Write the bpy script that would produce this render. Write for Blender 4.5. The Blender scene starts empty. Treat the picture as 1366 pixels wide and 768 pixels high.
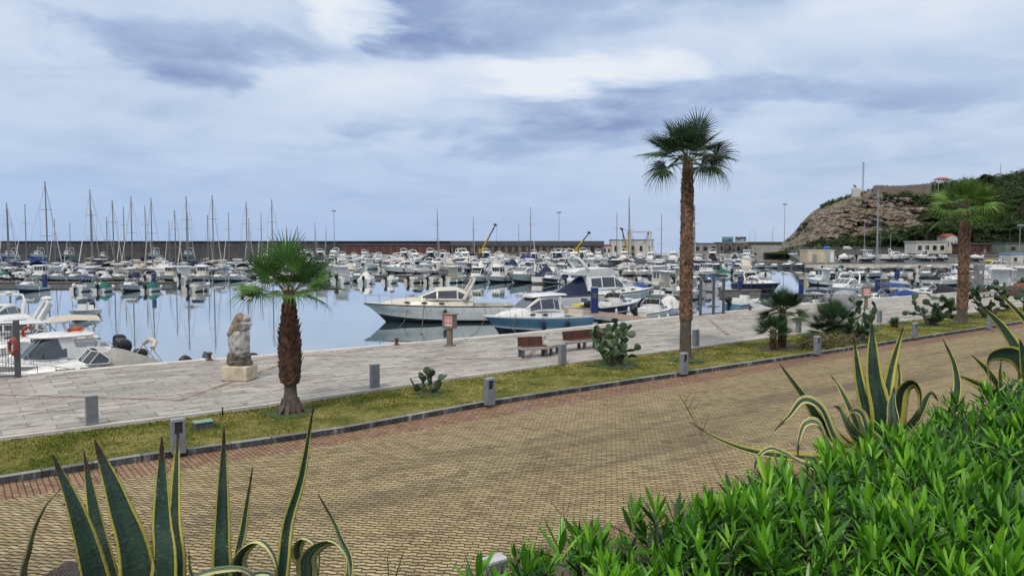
import bpy, bmesh, math, random
from mathutils import Vector, Matrix, noise as mnoise
random.seed(7)
R = math.radians
scene = bpy.context.scene
COL = scene.collection

# ------------------------------------------------------------------ camera
F_PX, CX, CY, HOR, EYE = 1000.0, 683.0, 384.0, 328.0, 5.0
PITCH = math.atan((CY - HOR) / F_PX)
cd = bpy.data.cameras.new('camera')
cam = bpy.data.objects.new('camera', cd)
COL.objects.link(cam)
cam.location = (0, 0, EYE)
cam.rotation_euler = (math.pi / 2 - PITCH, 0, 0)
cd.sensor_width = 36.0
cd.lens = 36.0 * F_PX / 1366.0
cd.clip_start = 0.05
cd.clip_end = 20000
scene.camera = cam

# ------------------------------------------------------------------ light
SUN_EL, SUN_AZ = R(52), R(205)          # azimuth measured clockwise from +Y
SKY_STRENGTH = 0.1
sd = bpy.data.lights.new('sun', 'SUN')
sd.energy = 1.5
sd.angle = R(10)
sd.color = (1.0, 0.90, 0.76)
sun = bpy.data.objects.new('sun', sd)
COL.objects.link(sun)
sdir = Vector((math.sin(SUN_AZ) * math.cos(SUN_EL), math.cos(SUN_AZ) * math.cos(SUN_EL), math.sin(SUN_EL)))
sun.rotation_euler = sdir.to_track_quat('Z', 'Y').to_euler()
sun.location = (0, -30, 60)
scene.view_settings.view_transform = 'Standard'
scene.view_settings.look = 'None'
scene.view_settings.exposure = 0.28
scene.view_settings.gamma = 1.0
scene.view_settings.use_curve_mapping = False
scene.render.engine = 'CYCLES'
scene.cycles.max_bounces = 6
scene.cycles.diffuse_bounces = 3
scene.cycles.glossy_bounces = 3
scene.cycles.transmission_bounces = 4
scene.cycles.caustics_reflective = False
scene.cycles.caustics_refractive = False


class NT:
    """small helper for building node trees"""
    def __init__(self, tree):
        self.t = tree
        tree.nodes.clear()

    def n(self, typ, **kw):
        nd = self.t.nodes.new(typ)
        for k, v in kw.items():
            setattr(nd, k, v)
        return nd

    def l(self, a, b):
        self.t.links.new(a, b)

    def val(self, sock, v):
        if hasattr(v, 'is_output') or isinstance(v, bpy.types.NodeSocket):
            self.l(v, sock)
        else:
            sock.default_value = v

    def math(self, op, a, b=None, c=None, clamp=False):
        nd = self.n('ShaderNodeMath', operation=op, use_clamp=clamp)
        self.val(nd.inputs[0], a)
        if b is not None:
            self.val(nd.inputs[1], b)
        if c is not None:
            self.val(nd.inputs[2], c)
        return nd.outputs[0]

    def mix(self, fac, a, b, blend='MIX'):
        nd = self.n('ShaderNodeMix', data_type='RGBA', blend_type=blend)
        self.val(nd.inputs[0], fac)
        for s, v in ((nd.inputs[6], a), (nd.inputs[7], b)):
            if isinstance(v, (tuple, list)):
                s.default_value = (v[0], v[1], v[2], 1)
            else:
                self.l(v, s)
        return nd.outputs[2]

    def noise(self, vec, scale, detail=4, rough=0.55, dist=0.0):
        nd = self.n('ShaderNodeTexNoise')
        nd.inputs['Scale'].default_value = scale
        nd.inputs['Detail'].default_value = detail
        nd.inputs['Roughness'].default_value = rough
        nd.inputs['Distortion'].default_value = dist
        if vec is not None:
            self.l(vec, nd.inputs['Vector'])
        return nd.outputs['Fac']

    def ramp(self, fac, stops):
        nd = self.n('ShaderNodeValToRGB')
        cr = nd.color_ramp
        while len(cr.elements) < len(stops):
            cr.elements.new(0.5)
        for e, (p, c) in zip(cr.elements, stops):
            e.position = p
            e.color = (c[0], c[1], c[2], 1) if isinstance(c, (tuple, list)) else (c, c, c, 1)
        self.l(fac, nd.inputs[0])
        return nd.outputs[0]

    def smooth(self, v, a, b):
        nd = self.n('ShaderNodeMapRange', interpolation_type='SMOOTHSTEP')
        self.val(nd.inputs['Value'], v)
        nd.inputs['From Min'].default_value = a
        nd.inputs['From Max'].default_value = b
        return nd.outputs[0]


def build_world():
    w = bpy.data.worlds.new('World')
    scene.world = w
    w.use_nodes = True
    T = NT(w.node_tree)
    out = T.n('ShaderNodeOutputWorld')
    bg = T.n('ShaderNodeBackground')
    bg.inputs['Strength'].default_value = SKY_STRENGTH
    T.l(bg.outputs[0], out.inputs[0])
    sky = T.n('ShaderNodeTexSky', sky_type='NISHITA')
    sky.sun_disc = False
    sky.sun_elevation = SUN_EL
    sky.sun_rotation = SUN_AZ
    tc = T.n('ShaderNodeTexCoord')
    d = tc.outputs['Generated']
    sep = T.n('ShaderNodeSeparateXYZ')
    T.l(d, sep.inputs[0])
    x, y, z = sep.outputs
    zc = T.math('MAXIMUM', z, 0.0)
    den = T.math('ADD', zc, 0.16)
    px = T.math('DIVIDE', x, den)
    py = T.math('DIVIDE', y, den)
    cmb = T.n('ShaderNodeCombineXYZ')
    T.l(px, cmb.inputs[0])
    T.l(T.math('MULTIPLY', py, 1.0), cmb.inputs[1])
    pv = cmb.outputs[0]
    n1 = T.noise(pv, 0.9, 5, 0.55, 0.35)
    n2 = T.noise(pv, 2.6, 6, 0.6, 0.5)
    az = T.math('ARCTAN2', x, y)
    el = T.math('ARCSINE', z)

    def blob(a0, e0, sa, se, wob=0.06):
        """soft patch of the cloud deck round a compass direction, its edge broken up by the noise"""
        da = T.math('DIVIDE', T.math('ADD', T.math('SUBTRACT', az, a0), T.math('MULTIPLY', T.math('SUBTRACT', n2, 0.5), wob * 4)), sa)
        de = T.math('DIVIDE', T.math('ADD', T.math('SUBTRACT', el, e0), T.math('MULTIPLY', T.math('SUBTRACT', n1, 0.5), wob * 4)), se)
        q = T.math('ADD', T.math('MULTIPLY', da, da), T.math('MULTIPLY', de, de))
        return T.smooth(q, 1.6, 0.15)
    dens = T.math('ADD', T.math('MULTIPLY', n1, 0.85), T.math('MULTIPLY', n2, 0.5))     # ~0.67 mean
    for (a0, e0, sa, se, k, wob) in CLOUDS:
        dens = T.math('ADD', dens, T.math('MULTIPLY', T.math('MULTIPLY', blob(a0, e0, sa, se, wob), T.math('ADD', 0.35, T.math('MULTIPLY', n2, 1.3))), k))
    cloud = T.ramp(T.math('MULTIPLY', dens, 0.75), [
        (0.22, (0.70, 0.73, 0.78)), (0.36, (0.575, 0.64, 0.745)), (0.50, (0.465, 0.55, 0.69)), (0.64, (0.34, 0.43, 0.60)), (0.86, (0.20, 0.265, 0.455))])
    hz = T.ramp(T.math('ADD', T.math('MULTIPLY', az, 0.5), 0.5), [(0.18, (0.30, 0.43, 0.66)), (0.50, (0.325, 0.425, 0.645)), (0.72, (0.39, 0.48, 0.635)), (0.85, (0.40, 0.49, 0.625))])
    lowmix = T.smooth(T.math('ADD', el, T.math('MULTIPLY', T.math('SUBTRACT', n1, 0.5), 0.10)), 0.19, 0.0)
    c = T.mix(T.math('MULTIPLY', lowmix, 0.85), cloud, hz)
    # the overcast is brightest overhead, well above the picture
    zen = T.smooth(el, 0.45, 1.1)
    c = T.mix(zen, c, (0.84, 0.82, 0.78))
    sc_ = T.n('ShaderNodeVectorMath', operation='SCALE')
    T.l(c, sc_.inputs[0])
    sc_.inputs['Scale'].default_value = 1.0 / SKY_STRENGTH
    fin = T.mix(0.93, sky.outputs[0], sc_.outputs[0])
    T.l(fin, bg.inputs['Color'])


# azimuth, elevation, widths, weight (+ darker, - brighter), raggedness
CLOUDS = [(-0.045, 0.34, 0.15, 0.10, 0.27, 0.09), (-0.09, 0.27, 0.10, 0.03, 0.12, 0.07), (-0.38, 0.235, 0.16, 0.028, 0.26, 0.05), (-0.205, 0.31, 0.06, 0.05, -0.42, 0.04),
          (0.10, 0.215, 0.13, 0.022, -0.30, 0.05), (0.02, 0.175, 0.12, 0.012, -0.08, 0.05), (0.06, 0.16, 0.26, 0.035, 0.22, 0.05), (0.30, 0.185, 0.28, 0.022, 0.20, 0.05),
          (0.36, 0.31, 0.26, 0.03, 0.20, 0.06), (0.20, 0.27, 0.20, 0.02, 0.10, 0.06), (0.50, 0.26, 0.2, 0.03, -0.14, 0.05), (-0.5, 0.30, 0.20, 0.05, -0.05, 0.06),
          (-0.12, 0.20, 0.25, 0.04, -0.16, 0.05), (-0.35, 0.15, 0.3, 0.03, -0.05, 0.04), (-0.57, 0.30, 0.06, 0.015, 0.18, 0.03)]
build_world()

# ------------------------------------------------------------------ frames of reference
TH = R(37.0)
EU = Vector((math.cos(TH), math.sin(TH), 0))
EV = Vector((-math.sin(TH), math.cos(TH), 0))
ORG = Vector((3.385, 26.231, 0))


def uv(u, v, z=0.0):
    """a place beside the road: u along the kerb, v across it towards the water"""
    p = ORG + EU * u + EV * v
    return Vector((p.x, p.y, z))


def to_uv(p):
    q = Vector((p[0], p[1], 0)) - ORG
    return q.dot(EU), q.dot(EV)


def ray(px, py):
    a, b = (px - CX) / F_PX, (CY - py) / F_PX
    return Vector((a, math.cos(PITCH) + b * math.sin(PITCH), -math.sin(PITCH) + b * math.cos(PITCH)))


def at(px, py, z=0.0):
    d = ray(px, py)
    t = (z - EYE) / d.z
    return Vector((d.x * t, d.y * t, z))


def at_d(px, py, y):
    d = ray(px, py)
    t = y / d.y
    return Vector((d.x * t, y, EYE + d.z * t))


def to_px(p):
    dx, dy, dz = p[0], p[1], p[2] - EYE
    f = dy * math.cos(PITCH) - dz * math.sin(PITCH)
    up = dy * math.sin(PITCH) + dz * math.cos(PITCH)
    return CX + F_PX * dx / f, CY - F_PX * up / f


# ------------------------------------------------------------------ materials
MATS = {}


def M(name, base=(0.5, 0.5, 0.5), rough=0.6, var=0.12, scale=6.0, bump=0.0, metal=0.0, spec=0.5, dirt=None, dirt_amt=0.4, island=0.0, coat=0.0, bscale=None):
    if name in MATS:
        return MATS[name]
    m = bpy.data.materials.new(name)
    m.use_nodes = True
    T = NT(m.node_tree)
    out = T.n('ShaderNodeOutputMaterial')
    bs = T.n('ShaderNodeBsdfPrincipled')
    T.l(bs.outputs[0], out.inputs[0])
    tc = T.n('ShaderNodeTexCoord')
    v = tc.outputs['Object']
    n = T.noise(v, scale, 5)
    lo = tuple(max(0, c * (1 - var)) for c in base)
    hi = tuple(min(1, c * (1 + var)) for c in base)
    c = T.mix(T.smooth(n, 0.3, 0.7), lo, hi)
    if island:
        g = T.n('ShaderNodeNewGeometry')
        hs = T.n('ShaderNodeHueSaturation')
        T.l(c, hs.inputs['Color'])
        T.l(T.math('ADD', T.math('MULTIPLY', g.outputs['Random Per Island'], island * 2), 1 - island), hs.inputs['Value'])
        T.l(T.math('ADD', T.math('MULTIPLY', g.outputs['Random Per Island'], -0.05), 0.525), hs.inputs['Hue'])
        c = hs.outputs[0]
    if dirt:
        n2 = T.noise(v, scale * 0.6, 6, 0.7, 0.6)
        c = T.mix(T.math('MULTIPLY', T.smooth(n2, 0.5, 0.68), dirt_amt), c, dirt)
    T.l(c, bs.inputs['Base Color'])
    bs.inputs['Roughness'].default_value = rough
    bs.inputs['Metallic'].default_value = metal
    bs.inputs['Specular IOR Level'].default_value = spec
    bs.inputs['Coat Weight'].default_value = coat
    if bump:
        b = T.n('ShaderNodeBump')
        b.inputs['Strength'].default_value = bump
        b.inputs['Distance'].default_value = 0.02
        T.l(T.noise(v, bscale or scale * 4, 4), b.inputs['Height'])
        T.l(b.outputs[0], bs.inputs['Normal'])
    MATS[name] = m
    return m


def flat_mat(name):
    m = bpy.data.materials.new(name)
    m.use_nodes = True
    T = NT(m.node_tree)
    out = T.n('ShaderNodeOutputMaterial')
    bs = T.n('ShaderNodeBsdfPrincipled')
    T.l(bs.outputs[0], out.inputs[0])
    MATS[name] = m
    return m, T, bs


def world_uv(T):
    """object coordinates of a sheet built in world space, turned to run along the kerb"""
    tc = T.n('ShaderNodeTexCoord')
    mp = T.n('ShaderNodeMapping', vector_type='TEXTURE')
    mp.inputs['Location'].default_value = ORG
    mp.inputs['Rotation'].default_value = (0, 0, TH)
    T.l(tc.outputs['Object'], mp.inputs[0])
    return mp.outputs[0]


def mat_road():
    m, T, bs = flat_mat('road_pavers')
    v = world_uv(T)
    mp = T.n('ShaderNodeMapping')
    mp.inputs['Rotation'].default_value = (0, 0, R(44.5))
    T.l(v, mp.inputs[0])
    br = T.n('ShaderNodeTexBrick')
    br.offset = 0.5
    br.inputs['Scale'].default_value = 1.0
    br.inputs['Brick Width'].default_value = 0.235
    br.inputs['Row Height'].default_value = 0.0472
    br.inputs['Mortar Size'].default_value = 0.0088
    br.inputs['Mortar Smooth'].default_value = 0.15
    br.inputs['Bias'].default_value = 0.0
    br.inputs['Color1'].default_value = (0.34, 0.268, 0.14, 1)
    br.inputs['Color2'].default_value = (0.50, 0.41, 0.22, 1)
    br.inputs['Mortar'].default_value = (0.05, 0.036, 0.022, 1)
    sx_ = T.n('ShaderNodeSeparateXYZ')
    T.l(mp.outputs[0], sx_.inputs[0])
    wv = T.math('MULTIPLY', T.math('SINE', T.math('MULTIPLY', sx_.outputs[0], 2 * math.pi / 0.235)), 0.014)
    cy_ = T.n('ShaderNodeCombineXYZ')
    T.l(sx_.outputs[0], cy_.inputs[0])
    T.l(T.math('MULTIPLY', T.math('ADD', sx_.outputs[1], wv), 0.4), cy_.inputs[1])
    T.l(cy_.outputs[0], br.inputs['Vector'])
    # a soldier band of red pavers along both kerbs
    br2 = T.n('ShaderNodeTexBrick')
    br2.offset = 0.5
    br2.inputs['Scale'].default_value = 1.0
    br2.inputs['Brick Width'].default_value = 0.235
    br2.inputs['Row Height'].default_value = 0.118
    br2.inputs['Mortar Size'].default_value = 0.011
    br2.inputs['Color1'].default_value = (0.25, 0.145, 0.09, 1)
    br2.inputs['Color2'].default_value = (0.36, 0.235, 0.14, 1)
    br2.inputs['Mortar'].default_value = (0.05, 0.035, 0.03, 1)
    mp2 = T.n('ShaderNodeMapping')
    mp2.inputs['Rotation'].default_value = (0, 0, R(90))
    T.l(v, mp2.inputs[0])
    T.l(mp2.outputs[0], br2.inputs['Vector'])
    sp = T.n('ShaderNodeSeparateXYZ')
    T.l(v, sp.inputs[0])
    u_, v_ = sp.outputs[0], sp.outputs[1]
    edge = T.math('ABSOLUTE', T.math('ADD', v_, 5.2))
    far = T.math('GREATER_THAN', edge, 4.15)
    c = T.mix(far, br.outputs['Color'], br2.outputs['Color'])
    wn_ = T.n('ShaderNodeTexWhiteNoise', noise_dimensions='3D')
    fl_ = T.n('ShaderNodeVectorMath', operation='FLOOR')
    sc0 = T.n('ShaderNodeVectorMath', operation='MULTIPLY')
    T.l(mp.outputs[0], sc0.inputs[0])
    sc0.inputs[1].default_value = (4.255, 8.475, 0)
    T.l(sc0.outputs[0], fl_.inputs[0])
    T.l(fl_.outputs[0], wn_.inputs['Vector'])
    c = T.mix(T.math('MULTIPLY', T.math('GREATER_THAN', wn_.outputs['Value'], 0.86), 0.45), c, T.mix(1.0, c, (0.5, 0.46, 0.44), 'MULTIPLY'))
    n0 = T.noise(v, 0.35, 4)
    c = T.mix(T.math('MULTIPLY', T.smooth(n0, 0.35, 0.7), 0.30), c, T.mix(1.0, c, (0.78, 0.66, 0.58), 'MULTIPLY'))
    # tyre darkening in long lanes along the road
    mp3 = T.n('ShaderNodeMapping')
    mp3.inputs['Scale'].default_value = (0.12, 0.9, 1)
    T.l(v, mp3.inputs[0])
    n1 = T.noise(mp3.outputs[0], 1.0, 5, 0.6)
    lane = T.math('SUBTRACT', 1.0, T.math('MINIMUM', T.math('ABSOLUTE', T.math('ADD', v_, 5.0)), 2.6))
    f = T.math('MULTIPLY', T.smooth(T.math('ADD', n1, T.math('MULTIPLY', lane, 0.06)), 0.44, 0.64), 0.70)
    c = T.mix(f, c, T.mix(0.6, c, (0.05, 0.038, 0.03)), 'MIX')
    n2 = T.noise(v, 1.7, 6, 0.7, 1.2)
    c = T.mix(T.math('MULTIPLY', T.smooth(n2, 0.56, 0.70), 0.65), c, (0.075, 0.055, 0.038))
    n3 = T.noise(v, 9.0, 3)
    n4 = T.noise(v, 26.0, 3, 0.7)
    c = T.mix(T.math('MULTIPLY', T.smooth(n4, 0.5, 0.72), 0.45), c, T.mix(1.0, c, (0.45, 0.42, 0.4), 'MULTIPLY'))
    T.l(c, bs.inputs['Base Color'])
    bs.inputs['Roughness'].default_value = 0.8
    bs.inputs['Specular IOR Level'].default_value = 0.3
    b = T.n('ShaderNodeBump')
    b.inputs['Strength'].default_value = 0.6
    b.inputs['Distance'].default_value = 0.01
    b.invert = True
    T.l(br.outputs['Fac'], b.inputs['Height'])
    T.l(b.outputs[0], bs.inputs['Normal'])
    return m


def mat_quay():
    m, T, bs = flat_mat('quay_slabs')
    v = world_uv(T)
    br = T.n('ShaderNodeTexBrick')
    br.offset = 0.5
    br.inputs['Scale'].default_value = 1.0
    br.inputs['Brick Width'].default_value = 1.25
    br.inputs['Row Height'].default_value = 0.62
    br.inputs['Mortar Size'].default_value = 0.014
    br.inputs['Bias'].default_value = 0.0
    br.inputs['Color1'].default_value = (0.30, 0.285, 0.26, 1)
    br.inputs['Color2'].default_value = (0.50, 0.475, 0.43, 1)
    br.inputs['Mortar'].default_value = (0.09, 0.075, 0.065, 1)
    wob = T.n('ShaderNodeVectorMath', operation='ADD')
    T.l(v, wob.inputs[0])
    T.l(v, wob.inputs[0])
    T.l(v, br.inputs['Vector'])
    sp = T.n('ShaderNodeSeparateXYZ')
    T.l(v, sp.inputs[0])
    u_, v_ = sp.outputs[0], sp.outputs[1]
    c = br.outputs['Color']
    n0 = T.noise(v, 0.5, 5, 0.6)
    c = T.mix(T.math('MULTIPLY', T.smooth(n0, 0.35, 0.7), 0.5), c, (0.40, 0.355, 0.31))
    mpx = T.n('ShaderNodeMapping')
    mpx.inputs['Scale'].default_value = (0.8, 2.2, 1)
    T.l(v, mpx.inputs[0])
    n1 = T.noise(mpx.outputs[0], 1.3, 6, 0.72, 0.8)
    c = T.mix(T.math('MULTIPLY', T.smooth(n1, 0.50, 0.62), 0.72), c, (0.145, 0.12, 0.10))
    n5 = T.noise(v, 6.0, 4, 0.7)
    c = T.mix(T.math('MULTIPLY', T.smooth(n5, 0.45, 0.72), 0.4), c, (0.20, 0.175, 0.15))
    # thin bands of red brick: along the quay, and a zigzag between them
    tri = T.math('PINGPONG', T.math('ADD', u_, 40.7), 7.0)
    dz = T.math('ABSOLUTE', T.math('SUBTRACT', T.math('SUBTRACT', v_, 6.3), tri))
    zig = T.math('LESS_THAN', dz, 0.17)
    b1 = T.math('LESS_THAN', T.math('ABSOLUTE', T.math('SUBTRACT', v_, 7.3)), 0.07)
    b2 = T.math('LESS_THAN', T.math('ABSOLUTE', T.math('SUBTRACT', v_, 13.2)), 0.09)
    st = T.math('MAXIMUM', zig, T.math('MAXIMUM', b1, b2))
    n3 = T.noise(v, 2.4, 4)
    c = T.mix(T.math('MULTIPLY', st, T.smooth(n3, 0.3, 0.62)), c, (0.20, 0.125, 0.095))
    T.l(c, bs.inputs['Base Color'])
    bs.inputs['Roughness'].default_value = 0.72
    bs.inputs['Specular IOR Level'].default_value = 0.35
    b = T.n('ShaderNodeBump')
    b.inputs['Strength'].default_value = 0.5
    b.inputs['Distance'].default_value = 0.02
    T.l(T.math('SUBTRACT', n1, T.math('MULTIPLY', br.outputs['Fac'], 0.4)), b.inputs['Height'])
    T.l(b.outputs[0], bs.inputs['Normal'])
    return m


def mat_lawn(name, blades=False):
    m, T, bs = flat_mat(name)
    v = world_uv(T)
    n0 = T.noise(v, 0.7, 5, 0.62)
    n1 = T.noise(v, 7.0, 5, 0.7)
    k = 0.8 if not blades else 1.0
    c = T.ramp(n0, [(0.32, (0.085 * k, 0.125 * k, 0.014 * k)), (0.46, (0.19 * k, 0.20 * k, 0.045 * k)), (0.58, (0.31 * k, 0.285 * k, 0.085 * k)), (0.72, (0.42 * k, 0.35 * k, 0.13 * k))])
    c = T.mix(T.smooth(n1, 0.45, 0.75), c, (0.07 * k, 0.085 * k, 0.012 * k))
    if blades:
        g = T.n('ShaderNodeNewGeometry')
        hs = T.n('ShaderNodeHueSaturation')
        T.l(c, hs.inputs['Color'])
        T.l(T.math('ADD', T.math('MULTIPLY', g.outputs['Random Per Island'], 1.3), 0.45), hs.inputs['Value'])
        c = hs.outputs[0]
    T.l(c, bs.inputs['Base Color'])
    bs.inputs['Roughness'].default_value = 0.85
    bs.inputs['Specular IOR Level'].default_value = 0.15
    if not blades:
        b = T.n('ShaderNodeBump')
        b.inputs['Strength'].default_value = 1.0
        b.inputs['Distance'].default_value = 0.05
        T.l(T.noise(v, 16, 4, 0.7), b.inputs['Height'])
        T.l(b.outputs[0], bs.inputs['Normal'])
    return m


def mat_kerb():
    m, T, bs = flat_mat('kerb_concrete')
    v = world_uv(T)
    sp = T.n('ShaderNodeSeparateXYZ')
    T.l(v, sp.inputs[0])
    u_, v_, z_ = sp.outputs
    mp = T.n('ShaderNodeMapping')
    mp.inputs['Scale'].default_value = (1.0, 0.25, 0.25)
    T.l(v, mp.inputs[0])
    n0 = T.noise(mp.outputs[0], 2.2, 6, 0.75)
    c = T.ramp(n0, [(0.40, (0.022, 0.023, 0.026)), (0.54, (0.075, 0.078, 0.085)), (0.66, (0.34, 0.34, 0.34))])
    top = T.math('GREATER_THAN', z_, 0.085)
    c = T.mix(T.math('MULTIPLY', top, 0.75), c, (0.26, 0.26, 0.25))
    j = T.math('LESS_THAN', T.math('FRACT', u_), 0.025)
    c = T.mix(j, c, (0.03, 0.03, 0.03))
    fl = T.math('FLOOR', u_)
    wn = T.n('ShaderNodeTexWhiteNoise', noise_dimensions='1D')
    T.l(fl, wn.inputs['W'])
    hs = T.n('ShaderNodeHueSaturation')
    T.l(c, hs.inputs['Color'])
    T.l(T.math('ADD', T.math('MULTIPLY', wn.outputs['Value'], 0.7), 0.65), hs.inputs['Value'])
    T.l(hs.outputs[0], bs.inputs['Base Color'])
    bs.inputs['Roughness'].default_value = 0.85
    return m


def mat_water():
    m, T, bs = flat_mat('harbour_water')
    tc = T.n('ShaderNodeTexCoord')
    v = tc.outputs['Object']
    bs.inputs['Base Color'].default_value = (0.075, 0.13, 0.145, 1)
    bs.inputs['Roughness'].default_value = 0.03
    bs.inputs['IOR'].default_value = 1.5
    bs.inputs['Specular IOR Level'].default_value = 0.9
    bs.inputs['Coat Weight'].default_value = 1.0
    bs.inputs['Coat Roughness'].default_value = 0.02
    n = T.noise(v, 0.9, 3, 0.5)
    n2 = T.noise(v, 0.14, 2, 0.5)
    b = T.n('ShaderNodeBump')
    b.inputs['Strength'].default_value = 0.05
    b.inputs['Distance'].default_value = 0.10
    T.l(T.math('ADD', n, T.math('MULTIPLY', n2, 2.0)), b.inputs['Height'])
    T.l(b.outputs[0], bs.inputs['Normal'])
    T.l(b.outputs[0], bs.inputs['Coat Normal'])
    return m


def mat_hill():
    m, T, bs = flat_mat('hill_rock')
    tc = T.n('ShaderNodeTexCoord')
    v = tc.outputs['Object']
    mp = T.n('ShaderNodeMapping')
    mp.inputs['Rotation'].default_value = (0.3, 0.5, 0.2)
    mp.inputs['Scale'].default_value = (1, 1, 1.6)
    T.l(v, mp.inputs[0])
    n0 = T.noise(mp.outputs[0], 0.055, 7, 0.68, 0.5)
    n1 = T.noise(v, 0.3, 6, 0.75)
    n2 = T.noise(v, 0.05, 5, 0.6)
    c = T.ramp(n1, [(0.36, (0.06, 0.05, 0.042)), (0.45, (0.21, 0.17, 0.13)), (0.55, (0.38, 0.31, 0.235)), (0.68, (0.58, 0.52, 0.43))])
    c = T.mix(T.math('MULTIPLY', T.smooth(n0, 0.45, 0.60), 0.7), c, T.mix(T.smooth(n1, 0.35, 0.65), (0.08, 0.07, 0.06), (0.42, 0.385, 0.34)))
    vo = T.n('ShaderNodeTexVoronoi', feature='DISTANCE_TO_EDGE')
    vo.inputs['Scale'].default_value = 0.22
    T.l(T.mix(0.25, mp.outputs[0], v), vo.inputs['Vector'])
    n4 = T.noise(v, 1.1, 5, 0.7)
    c = T.mix(T.math('MULTIPLY', T.smooth(vo.outputs['Distance'], 0.16, 0.0), 0.65), c, (0.03, 0.024, 0.02))
    c = T.mix(T.math('MULTIPLY', T.smooth(n4, 0.5, 0.7), 0.55), c, (0.40, 0.34, 0.26))
    a = T.n('ShaderNodeAttribute', attribute_name='green')
    gf = T.smooth(T.math('ADD', T.math('MULTIPLY', a.outputs['Fac'], 1.0), T.math('MULTIPLY', T.math('SUBTRACT', n2, 0.5), 2.0)), 0.42, 0.6)
    gc = T.ramp(n1, [(0.36, (0.012, 0.022, 0.010)), (0.62, (0.045, 0.065, 0.022)), (0.8, (0.10, 0.10, 0.04))])
    c = T.mix(gf, c, gc)
    T.l(c, bs.inputs['Base Color'])
    bs.inputs['Roughness'].default_value = 0.95
    bs.inputs['Specular IOR Level'].default_value = 0.1
    b = T.n('ShaderNodeBump')
    b.inputs['Strength'].default_value = 1.0
    b.inputs['Distance'].default_value = 3.0
    T.l(n1, b.inputs['Height'])
    T.l(b.outputs[0], bs.inputs['Normal'])
    return m


def mat_planks(name, c1, c2, w, gap=(0.02, 0.015, 0.01), along='X', rough=0.7):
    """boards: bands across one object axis"""
    m, T, bs = flat_mat(name)
    tc = T.n('ShaderNodeTexCoord')
    sp = T.n('ShaderNodeSeparateXYZ')
    T.l(tc.outputs['Object'], sp.inputs[0])
    s = sp.outputs['XYZ'.index(along)]
    q = T.math('DIVIDE', s, w)
    wn = T.n('ShaderNodeTexWhiteNoise', noise_dimensions='1D')
    T.l(T.math('FLOOR', q), wn.inputs['W'])
    c = T.mix(wn.outputs['Value'], c1, c2)
    n = T.noise(tc.outputs['Object'], 12, 4)
    c = T.mix(T.math('MULTIPLY', n, 0.4), c, tuple(x * 0.5 for x in c1))
    c = T.mix(T.math('LESS_THAN', T.math('FRACT', q), 0.12), c, gap)
    T.l(c, bs.inputs['Base Color'])
    bs.inputs['Roughness'].default_value = rough
    return m


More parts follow.
